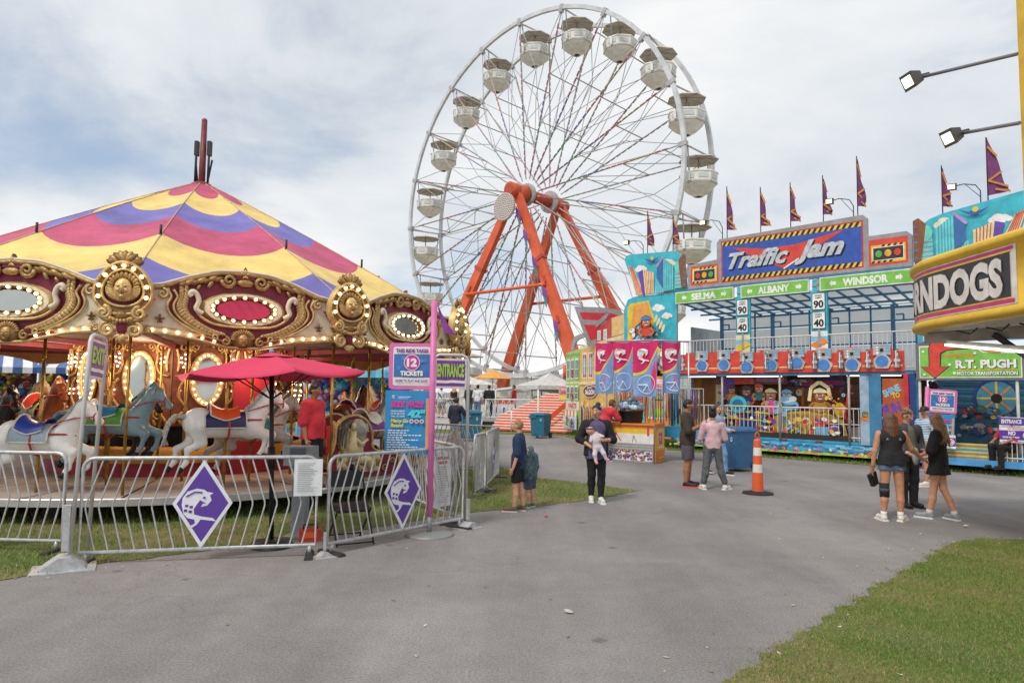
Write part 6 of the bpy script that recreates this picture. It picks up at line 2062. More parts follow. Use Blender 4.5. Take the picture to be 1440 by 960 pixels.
for i in range(NS):
    a0, a1 = 2 * PI * i / NS + .02, 2 * PI * (i + 1) / NS + .02
    b.poly([(0, 0, 2.26), (.27 * math.cos(a0), .27 * math.sin(a0), 2.20), (.27 * math.cos(a1), .27 * math.sin(a1), 2.20)], UR)
b.build('vent_cap', um)
b = B(); b.ell((0, 0, 2.27), (.03, .03, .03), M('#6fa0c8', .4)); b.build('finial', um)

# ---- operator's pedestal, chair, notices, red box
pd = thing('control_pedestal', 'grey metal control pedestal with a flat box top behind the barrier', 'control box', (-2.62, 8.85, 0), -.1)
GP = M('#8f9698', .5, .2, var=.12)
b = B(); b.box((0, 0, .45), (.17, .15, .9), GP); b.box((0, 0, .012), (.3, .3, .024), GP); b.build('post', pd)
b = B(); b.box((0, -.02, 1.0), (.36, .26, .24), GP, top=(1, .8)); b.build('box', pd)
b = B(); b.box((0, -.13, 1.05), (.2, .02, .1), M('#5d6468', .5)); b.tube([(.1, -.14, 1.0), (.1, -.17, 1.0)], .02, M('#b8202c', .4), 8); b.build('button_panel', pd)
ch_ = thing('folding_chair', 'black folding chair behind the barrier beside the paper notice', 'chair', (-1.92, 8.55, 0), .5)
b = B(); b.prism(rounded(-.21, -.19, .21, .19, .05), 0, .03, BLACK); m_ = b.mesh('seat'); o = obj('seat', m_, ch_, (0, 0, .43)); o.rotation_euler = (R(-84), 0, 0)
b = B(); b.prism(rounded(-.2, -.1, .2, .1, .05), 0, .02, BLACK); o = b.build('backrest', ch_, (0, .25, .73)); o.rotation_euler = (R(-10), 0, 0)
for s in (-1, 1):
    b = B(); b.tube([(s * .22, -.24, .01), (s * .22, .2, .6), (s * .2, .26, .84)], .012, DARK, 6); b.build('leg', ch_)
    b = B(); b.tube([(s * .2, .26, .01), (s * .2, -.16, .42)], .012, DARK, 6); b.build('leg', ch_)
b = B(); b.tube([(-.22, -.22, .03), (.22, -.22, .03)], .01, DARK, 6); b.tube([(-.2, .22, .06), (.2, .22, .06)], .01, DARK, 6); b.build('crossbar', ch_)
def notice(loc, rz, w_, h_, label, red=False, tilt=0):
    t = thing('paper_notice', label, 'notice', loc, rz); t.rotation_euler = (tilt, 0, rz)
    b = B(); b.box((0, 0, h_ / 2), (w_, .006, h_), M('#dcdedd', .6)); b.build('sheet', t)
    p = P(-.003)
    if red:
        p.text('ENTRANCE', 0, h_ * .86, h_ * .05, M('#c22f34', .5), w_ * .7, off=.03); p.text('RULES', 0, h_ * .78, h_ * .05, M('#c22f34', .5), w_ * .5, off=.03)
    rg = random.Random(int(w_ * 1000))
    for i in range(16):
        z = h_ * (.72 - .042 * i) if red else h_ * (.88 - .05 * i)
        p.line([(-w_ * .38, z), (w_ * rg.uniform(.05, .38), z)], .006, M('#b05a60', .5) if red and i % 5 == 0 else M('#8d9092', .5))
    p.build('small_print', t)
notice((-2.22, 7.76, .66), .22, .30, .40, 'white paper notice hung on the barrier below the operator')
notice((-.90, 9.42, .30), .88, .30, .72, 'tall white notice with red heading behind the pink pole barrier', True)
rb = thing('red_tool_box', 'small red and orange box on the grass behind the barrier', 'box', (-2.42, 8.62, 0), .3)
b = B(); b.box((0, 0, .07), (.26, .16, .14), M('#c23a2e', .4)); b.build('box', rb)
b = B(); b.tube([(-.08, 0, .14), (-.08, 0, .19), (.08, 0, .19), (.08, 0, .14)], .012, BLACK, 6); b.build('handle', rb)
b = B(); b.box((.0, -.082, .08), (.16, .01, .07), ORNG); b.build('front_plate', rb)

# ================================================================== bins, cone, litter
def bin_(loc, rz, col, s, label):
    t = thing('wheeled_bin', label, 'trash bin', loc, rz, 'wheeled bins on the fairground')
    m = M(col, .42, var=.10, scale=6)
    b = B(); b.box((0, 0, .52 * s), (.56 * s, .60 * s, .88 * s), m, top=(1.16, 1.18)); b.build('body', t)
    b = B(); b.box((0, -.02 * s, .975 * s), (.70 * s, .76 * s, .05 * s), m, top=(.97, .97)); b.box((0, -.02 * s, 1.02 * s), (.62 * s, .66 * s, .05 * s), m, top=(.8, .85)); b.build('lid', t)
    b = B(); b.tube([(-.25 * s, .40 * s, .96 * s), (.25 * s, .40 * s, .96 * s)], .018 * s, m, 6); b.build('handle', t)
    b = B(); b.box((-.10 * s, -.315 * s, .36 * s), (.18 * s, .02, .40 * s), M(col, .5, var=.2)); b.build('front_recess', t)
    b = B(); b.box((-.2 * s, -.36 * s, .88 * s), (.34 * s, .05 * s, .10 * s), m); b.build('grip', t)
    for q in (-1, 1):
        b = B(); b.tube([(q * .27 * s, .30 * s, .12 * s), (q * .34 * s, .30 * s, .12 * s)], .12 * s, BLACK, 14); b.build('wheel', t)
    p = P(-.356 * s); p.oval(.17 * s, .76 * s, .03 * s, .055 * s, WHITE, 12); p.oval(.17 * s, .765 * s, .018 * s, .03 * s, m, 10); p.build('emblem', t)
bin_((5.55, 17.25, 0), -1.05, '#33648f', 1.02, 'blue wheeled trash bin beside the orange and white cone')
bin_((1.22, 28.6, 0), -.5, '#2b6d86', .98, 'teal wheeled trash bin on the grass before the striped stairs')
bin_((-1.50, 26.4, 0), .15, '#2b6d86', 1.10, 'teal wheeled trash bin behind the carousel barriers')
cn = thing('channelizer_cone', 'tall orange and white striped traffic cone on a black rubber base', 'cone', (4.64, 13.21, 0))
CO = M('#e2602c', .5, var=.08); CW = M('#dedbd4', .5, var=.06)
b = B(); b.lathe([(.01, .055), (.15, .055), (.20, .045), (.29, .03), (.30, .0)], M('#26262a', .8, var=.2), n=8); b.build('rubber_base', cn)
zs = [(.055, .40, CO), (.40, .55, CW), (.55, .71, CO), (.71, .86, CW), (.86, .99, CO)]
for z0, z1, m in zs:
    R0 = lambda z: .108 - .042 * (z / .99)
    b = B(); b.lathe([(R0(z0), z0), (R0(z1), z1)], m, n=24); b.build('band', cn)
b = B(); b.lathe([(.066, .99), (.045, 1.01), (.03, 1.03)], CO, n=20); b.tube([(-.025, 0, 1.02), (-.035, 0, 1.10), (0, 0, 1.15), (.035, 0, 1.10), (.025, 0, 1.02)], .014, CO, 6); b.build('handle', cn)
for (px, py, c, lab, sz) in ((768, 727, '#d0452e', 'scrap of red paper on the asphalt near the boys', .05), (688, 689, '#d8d4d0', 'crushed white and red cup on the grass by the barrier', .09), (1358, 741, '#c9c4bb', 'pale paper scrap beside the girl with sneakers', .05), (1360, 652, '#c9b23a', 'yellow strap lying before the funhouse stairs', .12), (800, 862, '#b5b0aa', 'flattened pale scrap on the asphalt in the foreground', .05)):
    g = G(px, py)
    rg = random.Random(px)
    b = B(); pts = [(sz * math.cos(a) * rg.uniform(.5, 1), sz * math.sin(a) * rg.uniform(.4, .9), rg.uniform(.006, .03)) for a in [2 * PI * i / 7 for i in range(7)]]
    for i in range(7):
        b.poly([(0, 0, .03), pts[i], pts[(i + 1) % 7]], M(c, .6)); b.poly([(0, 0, .004), pts[(i + 1) % 7], pts[i]], M(c, .6))
    b.build('litter', None, (g.x, g.y, .006), label=lab, cat='litter')

# ================================================================== souvenir stand with hanging banners
ms = thing('souvenir_stand', 'orange souvenir counter with a display case and pole frame', 'market stall', (3.80, 18.60, 0), -.56)
SO = M('#e0853a', .45, var=.1, scale=2); SY = M('#e6bf35', .45, var=.08); SWHT = M('#e4e2dd', .45)
b = B(); b.box((-.70, .36, .50), (1.38, .68, 1.0), SWHT); b.build('counter_body', ms)
b = B(); b.box((-.70, .36, 1.02), (1.46, .78, .045), SO); b.build('counter_top', ms)
p = P(.018); p.rect(-1.38, .86, -.02, .99, SO); p.rect(-1.38, .76, -.02, .90, SY); p.rect(-1.38, .52, -.02, .77, SWHT)
p.line([(-1.25, .56), (-1.1, .78), (-.95, .56)], .03, PRED); p.line([(-1.1, .55), (-1.1, .82)], .02, PRED); p.line([(-.62, .53), (-.58, .72), (-.5, .53)], .02, MET); p.rect(-.2, .72, -.14, .95, MAG)
p.build('front_print', ms)
b = B()
for z in (.35, .42, .49):
    b.box((-.70, .005, z), (1.36, .03, .03), STEEL)
b.box((-.7, .005, .03), (1.38, .04, .05), STEEL); b.box((-1.37, .005, .26), (.03, .04, .5), STEEL); b.box((-.03, .005, .26), (.03, .04, .5), STEEL)
b.build('display_frame', ms)
b = B(); rg = random.Random(11)
TOY = [paint(c) for c in ('#c23f6a', '#5a4a9a', '#d8d0d8', '#3a6ab0', '#b83a3a', '#8f6ab0', '#e0a03a', '#4a9a8a')]
for i in range(170):
    b.ell((rg.uniform(-1.33, -.07), .01 + rg.uniform(0, .02), rg.uniform(.08, .32)), (rg.uniform(.015, .04), .03, rg.uniform(.015, .045)), rg.choice(TOY), 6, 4)
b.build('toys_in_case', ms, kind='stuff')
b = B(); b.box((.025, .36, .5), (.03, .66, .98), SO); o = b.build('end_panel', ms)
bb = B()
ep = P(0)
ep.rect(-.31, .05, .31, .95, SO); ep.rect(-.31, .35, .31, .88, SY); ep.rect(-.12, .50, .12, .80, MAG); horse_emblem(ep, .0, .66, .11, WHT, MAG); ep.text('FAIRWAY', 0, .86, .05, WHT, .45); ep.line([(-.2, .42), (.2, .42)], .03, WHT); ep.line([(-.22, .15), (.22, .15)], .03, SY)
epo = ep.build('end_print', o, (.042, .36, 0), PI / 2)
for x, y in ((-1.38, .02), (0, .02), (0, .72), (-1.38, .72), (.62, 1.0)):
    b = B(); b.tube([(x, y, 0), (x, y, 3.3)], .022, STEEL, 8); b.build('frame_post', ms)
b = B(); b.tube([(-1.38, .02, 3.28), (0, .02, 3.28), (0, .72, 3.28), (-1.38, .72, 3.28)], .02, STEEL, 6, closed=True); b.tube([(0, .02, 3.28), (.62, 1.0, 3.28)], .02, STEEL, 6); b.build('frame_top', ms)
b = B(); b.box((-.72, .74, 3.25), (1.3, .03, .16), MAG); b.box((-.72, .72, 3.25), (1.25, .02, .07), PURP); b.build('fascia', ms)
BPK = M('#d4286c', .7, var=.06); BBL = M('#7fa6d8', .7, var=.12, scale=4); BYL = M('#e6d03a', .7)
for i, (x, y, w_, rz, lab) in enumerate(((-1.46, .0, .56, .0, 'leftmost on the souvenir stand'), (-.88, -.02, .58, .1, 'second on the souvenir stand'), (-.22, -.03, .70, .05, 'widest, third on the souvenir stand'), (.36, .42, .60, .9, 'rightmost on the souvenir stand'))):
    c = Matrix.Rotation(-.56, 3, 'Z') @ Vector((x, y, 0)) + Vector((3.80, 18.60, 0))
    t = thing('hanging_banner', 'pink and blue hanging banner with white horse, ' + lab, 'banner', (c.x, c.y, 0), -.56 + rz, 'banners hung on the souvenir stand')
    def bp(u, v):
        return Vector((w_ * (u - .5) * (1 - .1 * (1 - v)), .09 * math.sin(u * 7 + i * 2.1 + v) * (1 - .3 * v), 1.83 + 1.44 * v + .06 * math.sin(i * 2.3) * (1 - v) - .05 * math.sin(u * PI) * v))
    b = B(); b.grid([[bp(q / 14, k / 18) for q in range(15)] for k in range(19)], BPK); b.build('cloth', t)
    def warp(pr):
        n = B(); n.mats = pr.mats; n.f, n.m, n.s = pr.f, pr.m, pr.s
        n.v = [tuple(bp(x_ + .5, z_) + Vector((0, y_ - .004, 0))) for x_, y_, z_ in pr.v]
        return n
    p = P(0); 
    strip = lambda f0, f1, m: [p.up()] + [p.poly([(-.5 + q / 14, p.y, f0(q / 14)), (-.5 + (q + 1) / 14, p.y, f0((q + 1) / 14)), (-.5 + (q + 1) / 14, p.y, f1((q + 1) / 14)), (-.5 + q / 14, p.y, f1(q / 14))], m) for q in range(14)]
    cv = lambda u: .40 + .48 * u ** 2.2
    strip(lambda u: 0.002, lambda u: cv(u) - .03, BBL); strip(lambda u: cv(u) - .03, lambda u: min(.998, cv(u) + .02), BYL)
    for q in range(20):
        a = 2 * PI * q / 20; a2 = 2 * PI * (q + 1) / 20
        p.line([(.05 + .38 * math.cos(a), .22 + .17 * math.sin(a)), (.05 + .38 * math.cos(a2), .22 + .17 * math.sin(a2))], .018, WHT)
    for a in (.6, 1.57, 2.6):
        p.line([(.05, .22), (.05 + .34 * math.cos(a + 2.6), .22 + .15 * math.sin(a + 2.6))], .022, WHT)
    e = P(p.y); horse_emblem(e, 0, 0, .30, WHT, BPK)
    k0 = len(p.v); p.v += [(-.06 + x_ / w_, y_, .755 + z_ / 1.44) for x_, y_, z_ in e.v]
    mm = [p.mi(q) for q in e.mats]
    for f_, m_i in zip(e.f, e.m):
        p.face([k0 + q for q in f_], mm[m_i])
    warp(p).build('banner_print', t)
pl_ = thing('plush_toy_bin', 'black bin heaped with pale blue plush toys on the souvenir counter', 'toy bin', Matrix.Rotation(-.56, 3, 'Z') @ Vector((-.78, .3, 0)) + Vector((3.80, 18.60, 1.045)))
b = B(); b.lathe([(.30, .0), (.34, .30), (.36, .31), (.36, .33), (.32, .33), (.0, .25)], BLACK, n=20); b.build('bin', pl_)
b = B()
for i in range(60):
    a = rg.uniform(0, 2 * PI); r_ = .34 * math.sqrt(rg.random()); z = .40 + .35 * (1 - (r_ / .36) ** 1.5) * rg.random()
    b.ell((r_ * math.cos(a), r_ * math.sin(a), z), [rg.uniform(.05, .09) for _ in range(3)], rg.choice([paint('#a9c6cc'), paint('#7f9db8'), paint('#5f7fa0'), paint('#c6d6d8')]), 7, 5)
b.build('plush_toys', pl_, kind='stuff')
# rack of hanging wands behind the counter
rk = thing('wand_rack', 'rack of thin coloured wands and cords behind the souvenir counter', 'rack', Matrix.Rotation(-.56, 3, 'Z') @ Vector((-.1, 1.35, 0)) + Vector((3.80, 18.60, 0)), -.5)
b = B(); b.tube([(-1.6, 0, 0), (-1.6, 0, 2.0), (1.0, 0, 2.0), (1.0, 0, 0)], .02, STEEL, 6); b.build('frame', rk)
b = B()
for i in range(110):
    x = -1.55 + 2.5 * i / 110 + rg.uniform(-.01, .01)
    b.tube([(x, rg.uniform(-.05, .05), 1.98), (x + rg.uniform(-.02, .02), rg.uniform(-.05, .05), rg.uniform(.95, 1.2))], .008, rg.choice([paint('#6a6258'), SILV, paint('#8a7a3a'), PURP, BLK, paint('#a07a9a')]), 4)
b.build('wands', rk, kind='stuff')
b = B(); b.box((-.2, -.1, .8), (2.4, .3, .3), paint('#3f9ac0')); b.build('blue_bench', rk)

# ================================================================== booths and tents behind the carousel
def booth(loc, rz, W, label, awn, toys, back, sign=None):
    t = thing('game_booth', label, 'game booth', loc, rz, 'game booths behind the carousel')
    b = B(); b.box((0, 1.2, 1.4), (W, .1, 2.8), paint(back)); b.build('back_wall', t)
    b = B(); b.box((0, 0, .5), (W, .5, 1.0), paint(toys[0])); b.build('counter', t)
    for s in (-1, 1):
        b = B(); b.tube([(s * W / 2, -.2, 0), (s * W / 2, -.2, 2.9)], .05, WHT, 8); b.build('post', t)
    n = int(W / .32)
    for i in range(n):
        x0, x1 = -W / 2 + W * i / n, -W / 2 + W * (i + 1) / n
        b = B(); b.poly([(x0, -.75, 2.55), (x1, -.75, 2.55), (x1, 1.3, 3.15), (x0, 1.3, 3.15)], paint(awn[i % 2])); b.poly([(x0, -.75, 2.32), (x1, -.75, 2.32), (x1, -.752, 2.55), (x0, -.752, 2.55)], paint(awn[i % 2])); b.build('awning_strip', t)
    b = B(); rg = random.Random(int(W * 100 + loc[0]))
    for i in range(int(W * 42)):
        z = rg.uniform(1.0, 2.5); x = rg.uniform(-W / 2 + .1, W / 2 - .1)
        r_ = rg.uniform(.07, .17); m = paint(rg.choice(toys))
        b.ell((x, 1.0 - rg.uniform(0, .5), z), (r_, r_ * .9, r_), m, 7, 5)
        b.ell((x + r_ * .5, .9 - rg.uniform(0, .5), z + r_), (r_ * .6, r_ * .6, r_ * .55), m, 6, 4)
    b.build('plush_prizes', t, kind='stuff')
    if sign:
        b = B(); b.box((0, -.78, 2.95), (W * .8, .06, .5), paint(sign)); b.build('name_board', t)
TOYS1 = ('#2f6ab0', '#e0882e', '#d23f4a', '#4fae5a', '#e6cf3a', '#7a4aa8', '#e8e4de', '#8a5430')
TOYS2 = ('#3f9ad0', '#d8448a', '#4fc05a', '#e8e4de', '#e05a3a', '#7fd0e0', '#e6cf3a', '#6a4aa8')
booth((-21.5, 27.0, 0), .62, 5.5, 'game booth with blue and white striped awning at the far left', ('#3a5f98', '#e6e6e4'), TOYS1, '#5a4a50')
booth((-16.6, 28.6, 0), .42, 4.6, 'game booth with blue and white striped awning behind the carousel horses', ('#3a5f98', '#e6e6e4'), TOYS1, '#6a5a50')
booth((-11.8, 29.6, 0), .3, 4.4, 'game booth with green and white striped awning behind the carousel centre', ('#3f8a5a', '#e6e6e4'), TOYS2, '#4a5a60')
booth((-6.4, 27.2, 0), .12, 3.6, 'game booth with sky blue awning and bright plush seen past the operator', ('#4fb0d8', '#7fd0e0'), TOYS2, '#9fb6c9', '#5aa860')
pt = thing('purple_tent', 'narrow purple tent post banner behind the ticket sign', 'tent', (-4.15, 26.6, 0))
b = B(); b.lathe([(.42, 0), (.42, 2.6), (.5, 2.62), (.05, 3.3)], paint('#5d4aa8'), n=10, sm=False); b.build('tent_wall', pt)
for i, (x, y, W, H, c, lab) in enumerate(((-14, 66, 12, 3.4, '#d9d7d2', 'long white trailer behind the ferris wheel, left'), (1.5, 68, 13, 3.1, '#dcdad6', 'long white trailer behind the ferris wheel, centre'), (17, 64, 12, 3.3, '#cfd2d3', 'long white trailer behind the ferris wheel, right'), (-32, 58, 14, 3.2, '#d3d0ca', 'long white trailer behind the game booths'))):
    t = thing('white_trailer', lab, 'trailer', (x, y, 0), (.1, -.05, .12, .3)[i], 'white trailers on the far side')
    b = B(); b.box((0, 0, H / 2 + .35), (W, 2.5, H - .5), paint(c)); b.build('box_body', t)
    b = B(); b.box((0, 0, H + .14), (W + .1, 2.6, .08), paint('#b9b7b3')); b.build('roof', t)
    for k in range(int(W / 1.2)):
        b = B(); b.box((-W / 2 + 1.2 * k + .6, -1.26, H / 2 + .35), (.05, .04, H - .6), paint('#b9b7b3')); b.build('panel_rib', t)
    for xx in (-W * .3, -W * .2, W * .3):
        b = B(); b.tube([(xx, -1.2, .42), (xx, -.9, .42)], .42, BLACK, 16); b.build('wheel', t)
for i, (x, y, s, c, lab) in enumerate(((-3.4, 44.5, 1.9, '#d9d6d0', 'white pitched tent roof left of the orange umbrella'), (2.6, 45.5, 1.8, '#d4d2ce', 'white pitched tent roof right of the orange umbrella'), (-9, 48, 2.4, '#dbd8d2', 'white pitched tent partly hidden by the carousel'))):
    t = thing('white_tent', lab, 'tent', (x, y, 0), .4, 'white tents at the ferris wheel')
    b = B(); b.lathe([(s * 1.42, 2.05), (s * 1.42, 2.3), (s * .5, 2.75), (.05, 3.35)], paint(c), n=4, sm=False, rot=PI / 4); b.build('roof', t)
    for q in range(4):
        a = PI / 4 + PI / 2 * q
        b = B(); b.tube([(s * 1.38 * math.cos(a), s * 1.38 * math.sin(a), 0), (s * 1.38 * math.cos(a), s * 1.38 * math.sin(a), 2.1)], .05, WHT, 6); b.build('pole', t)
ou = thing('orange_umbrella', 'orange umbrella over the ferris wheel ticket desk', 'umbrella', (-1.05, 38.5, .46))
b = B(); b.tube([(0, 0, 0), (0, 0, 2.6)], .03, WHT, 6); b.build('pole', ou)
for i in range(8):
    a0, a1 = 2 * PI * i / 8, 2 * PI * (i + 1) / 8
    b = B(); b.poly([(0, 0, 2.62), (1.1 * math.cos(a0), 1.1 * math.sin(a0), 2.12), (1.1 * math.cos(a1), 1.1 * math.sin(a1), 2.12)], paint('#e8a24a')); b.build('canopy_panel', ou)
tk = thing('ticket_desk', 'small white and red ticket desk under the orange umbrella', 'desk', (-.5, 38.3, .47))
b = B(); b.box((0, 0, .5), (1.4, .6, 1.0), WHT); b.build('desk_body', tk)
b = B(); b.box((0, -.31, .85), (1.4, .02, .2), FRED); b.build('red_band', tk)
b = B()
for k in range(6):
    b.box((-.55 + .22 * k, -.31, .4), (.12, .02, .3), rg.choice(TOY))
b.build('stickers', tk, kind='stuff')
# ================================================================== people
BASE = dict(pelvis=(0, 0, .53), chest=(0, 0, .72), neck=(0, .008, .835), head=(0, -.010, .928),
            hipL=(.052, 0, .52), kneeL=(.056, -.008, .285), ankL=(.056, .012, .05), toeL=(.066, -.095, .022),
            shL=(.108, .005, .797), elL=(.138, .015, .635), wrL=(.143, -.025, .485), haL=(.143, -.045, .44))
for k in list(BASE):
    if k.endswith('L'):
        x, y, z = BASE[k]
        BASE[k[:-1] + 'R'] = (-x, y, z)
SKINS = {}
def skin(c):
    if c not in SKINS:
        SKINS[c] = M(c, .5, var=.12, scale=12)
    return SKINS[c]
EYEW, EYED, LIP = M('#e6e0da', .3, var=0), M('#241c18', .3, var=0), M('#a8584c', .5, var=0)
def person(label, loc, rz, H, pose=None, w_=1.0, skinc='#c98f6e', hair=None, top=None, bottom=None, shoes='#22222a', sole='#d8d6d2', socks=None, jacket=None, hy=0.0, hp=0.0, vox=.0135, group=None, extras=None, fingers=True, zbase=0.0):
    """label, place, heading (0 faces the camera), height; pose holds joints in fractions of the height"""
    J = {k: np.array(v, float) * H for k, v in {**BASE, **(pose or {})}.items()}
    t = thing('person', label, 'person', (loc[0], loc[1], zbase), rz, group)
    g = lambda f: f * H
    sk = skin(skinc)
    hd = J['head']
    Rm = np.array(Matrix.Rotation(hy, 3, 'Z') @ Matrix.Rotation(hp, 3, 'X'))
    hp_ = lambda x, y, z: tuple(hd + Rm @ (np.array((x, y, z)) * H))
    body = [('e', hp_(0, 0, .012), (g(.0435), g(.052), g(.056))), ('c', hp_(0, -.010, .0), hp_(0, -.018, -.038), g(.040), g(.026)), ('c', hp_(0, -.05, .0), hp_(0, -.060, -.014), g(.006), g(.010)),
            ('e', hp_(.043, .004, -.004), (g(.008), g(.012), g(.016))), ('e', hp_(-.043, .004, -.004), (g(.008), g(.012), g(.016))),
            ('c', tuple(J['neck']), hp_(0, .008, -.02), g(.031), g(.029))]
    cw = w_
    tor = lambda e: [('c', tuple(J['chest'] + [-g(.052) * cw, 0, g(.045)]), tuple(J['chest'] + [g(.052) * cw, 0, g(.045)]), g(.060) * cw + e, g(.060) * cw + e, .85),
                     ('c', tuple(J['chest']), tuple((J['chest'] + J['pelvis']) / 2 + [0, -g(.02) * (cw - 1) * 4, 0]), g(.078) * cw + e, g(.074) * (cw ** 1.6) + e, .80),
                     ('c', tuple((J['chest'] + J['pelvis']) / 2 + [0, -g(.02) * (cw - 1) * 4, 0]), tuple(J['pelvis']), g(.074) * (cw ** 1.6) + e, g(.080) * cw + e, .82),
                     ('c', tuple(J['chest'] + [0, 0, g(.06)]), tuple(J['neck']), g(.060) + e, g(.032) + e, .9)]
    body += tor(-.012)
    for s in 'LR':
        body += [('c', tuple(J['sh' + s]), tuple(J['el' + s]), g(.031) * cw, g(.024) * cw), ('c', tuple(J['el' + s]), tuple(J['wr' + s]), g(.024) * cw, g(.016)), ('c', tuple(J['wr' + s]), tuple(J['ha' + s]), g(.015), g(.020), .8),
                 ('c', tuple(J['hip' + s]), tuple(J['knee' + s]), g(.050) * cw, g(.034) * cw ** .5), ('c', tuple(J['knee' + s]), tuple(J['knee' + s] * .6 + J['ank' + s] * .4 + [0, g(.008), 0]), g(.033) * cw ** .5, g(.034) * cw ** .5),
                 ('c', tuple(J['knee' + s] * .6 + J['ank' + s] * .4 + [0, g(.008), 0]), tuple(J['ank' + s]), g(.033) * cw ** .5, g(.021)), ('c', tuple(J['ank' + s] + [0, 0, -g(.02)]), tuple(J['toe' + s]), g(.022), g(.015))]
    V, F = sdf_mesh(body, vox, .016)
    b = B(); b.raw(V.tolist(), F.tolist(), sk, True)
    if fingers:
        for s in 'LR':
            d = J['ha' + s] - J['wr' + s]; d = d / (np.linalg.norm(d) + 1e-9)
            side = np.cross(d, [0, 0, 1.0]) if abs(d[2]) < .8 else np.array((0, 1.0, 0))
            side = side - d * (side @ d); side /= np.linalg.norm(side) + 1e-9
            nr = np.cross(d, side)
            if nr @ (J['pelvis'] - J['ha' + s]) < 0:
                nr = -nr
            for i, L in enumerate((.038, .044, .042, .034)):
                o = J['ha' + s] + side * g(.010) * (i - 1.5) + d * g(.010)
                b.tube([tuple(o), tuple(o + d * g(L) * .5 + nr * g(.004)), tuple(o + d * g(L) * .8 + nr * g(.016))], [g(.0062), g(.0056), g(.0044)], sk, 6)
            o = J['wr' + s] * .45 + J['ha' + s] * .55 - side * g(.017)
            b.tube([tuple(o), tuple(o - side * g(.012) + d * g(.014) + nr * g(.006)), tuple(o - side * g(.012) + d * g(.03) + nr * g(.012))], [g(.0075), g(.0065), g(.005)], sk, 6)
    for q in (-1, 1):
        b.ell(hp_(q * .018, -.0475, .010), (g(.0085), g(.005), g(.0055)), EYEW, 6, 4); b.ell(hp_(q * .018, -.0515, .010), (g(.0042), g(.003), g(.0045)), EYED, 6, 4)
        b.tube([hp_(q * .009, -.052, .024), hp_(q * .019, -.051, .0275), hp_(q * .029, -.044, .023)], g(.0028), M(hair[1] if hair else '#3a2a20', .7), 5)
    b.tube([hp_(-.015, -.052, -.030), hp_(0, -.056, -.0295), hp_(.015, -.052, -.030)], [g(.002), g(.0045), g(.002)], LIP, 6)
    b.build('body', t)
    # --- clothes
    def garment(nm, prims, mat, k=.02, v=vox, clip=None):
        if not prims:
            return
        V_, F_ = sdf_mesh(prims, v, k, clip)
        o = np_mesh(nm, [(V_, F_, mat, True)])
        return obj(nm, o, t)
    if top:
        c, sl, hem, fit = top['c'], top.get('sl', .55), top.get('hem', -.03), top.get('fit', .010)
        pr = tor(fit)[:3]
        if sl > 0:
            pr += tor(fit)[3:]
        if hem:
            hz = J['pelvis'] + [0, 0, g(hem)]
            fl_ = top.get('flare', 0)
            for q in (-1, 1):
                pr.append(('c', tuple(J['pelvis'] + [q * g(.026) * cw, 0, g(.06)]), tuple(hz + [q * g(.030 + fl_) * cw, 0, -g(.08)]), g(.070) * cw + fit, g(.072 + fl_) * cw + fit, .95))
        for s in 'LR':
            if sl <= 0:
                pr.append(('c', tuple(J['chest'] + (J['sh' + s] - J['chest']) * .5 + [0, 0, g(.02)]), tuple(J['sh' + s] * .62 + J['chest'] * .38 + [0, 0, g(.035)]), g(.04), g(.018)))
                continue
            e = J['sh' + s] + (J['el' + s] - J['sh' + s]) * min(1, sl * 2)
            pr.append(('c', tuple(J['sh' + s]), tuple(e), g(.036) * cw + fit, g(.034 if sl <= .55 else .028) * cw + fit))
            if sl > .5 and sl > .55:
                e2 = J['el' + s] + (J['wr' + s] - J['el' + s]) * min(1, (sl - .5) * 2)
                pr.append(('c', tuple(J['el' + s]), tuple(e2), g(.028) * cw + fit, g(.023) + fit))
        if sl > 0:
            pr.append(('e-', tuple(J['neck'] + [0, -g(.012), g(.038)]), (g(.044), g(.05), g(.030))))
        mt = top.get('mat') or M(c, .85, var=.16, scale=7, bump=1.0, bscale=9)
        zh = (J['pelvis'][2] + g(hem)) if hem else -9
        wx = g(.118) * cw + .02
        garment(top.get('nm', 'shirt'), pr, mt, clip=lambda X, Y, Z: np.where(np.abs(X) < wx, zh + .010 * np.sin(X * 38 + Y * 20) - Z, -1))
    if jacket:
        pr = tor(.026)
        hz = J['pelvis'] + [0, .01, g(-.06)]
        for q in (-1, 1):
            pr.append(('c', tuple(J['pelvis'] + [q * g(.03), 0, g(.06)]), tuple(hz + [q * g(.042), .01, -g(.10)]), g(.074) * cw + .02, g(.078) * cw + .02, .95))
        for s in 'LR':
            pr += [('c', tuple(J['sh' + s]), tuple(J['el' + s]), g(.038) * cw + .014, g(.032) * cw + .014)]
            e2 = J['el' + s] + (J['wr' + s] - J['el' + s]) * jacket.get('sl', .9)
            pr += [('c', tuple(J['el' + s]), tuple(e2), g(.030) * cw + .012, g(.026) + .012)]
        pr.append(('e-', tuple(J['chest'] * .6 + J['pelvis'] * .4 + [0, -g(.13), g(-.02)]), (g(jacket.get('open', .06)), g(.16), g(.30))))
        pr.append(('e-', tuple(J['neck'] + [0, -g(.02), g(.045)]), (g(.045), g(.06), g(.035))))
        zj = hz[2]
        garment('jacket', pr, M(jacket['c'], .85, var=.2, scale=7, bump=1.0, bscale=9), clip=lambda X, Y, Z: zj + .012 * np.sin(X * 30) - Z)
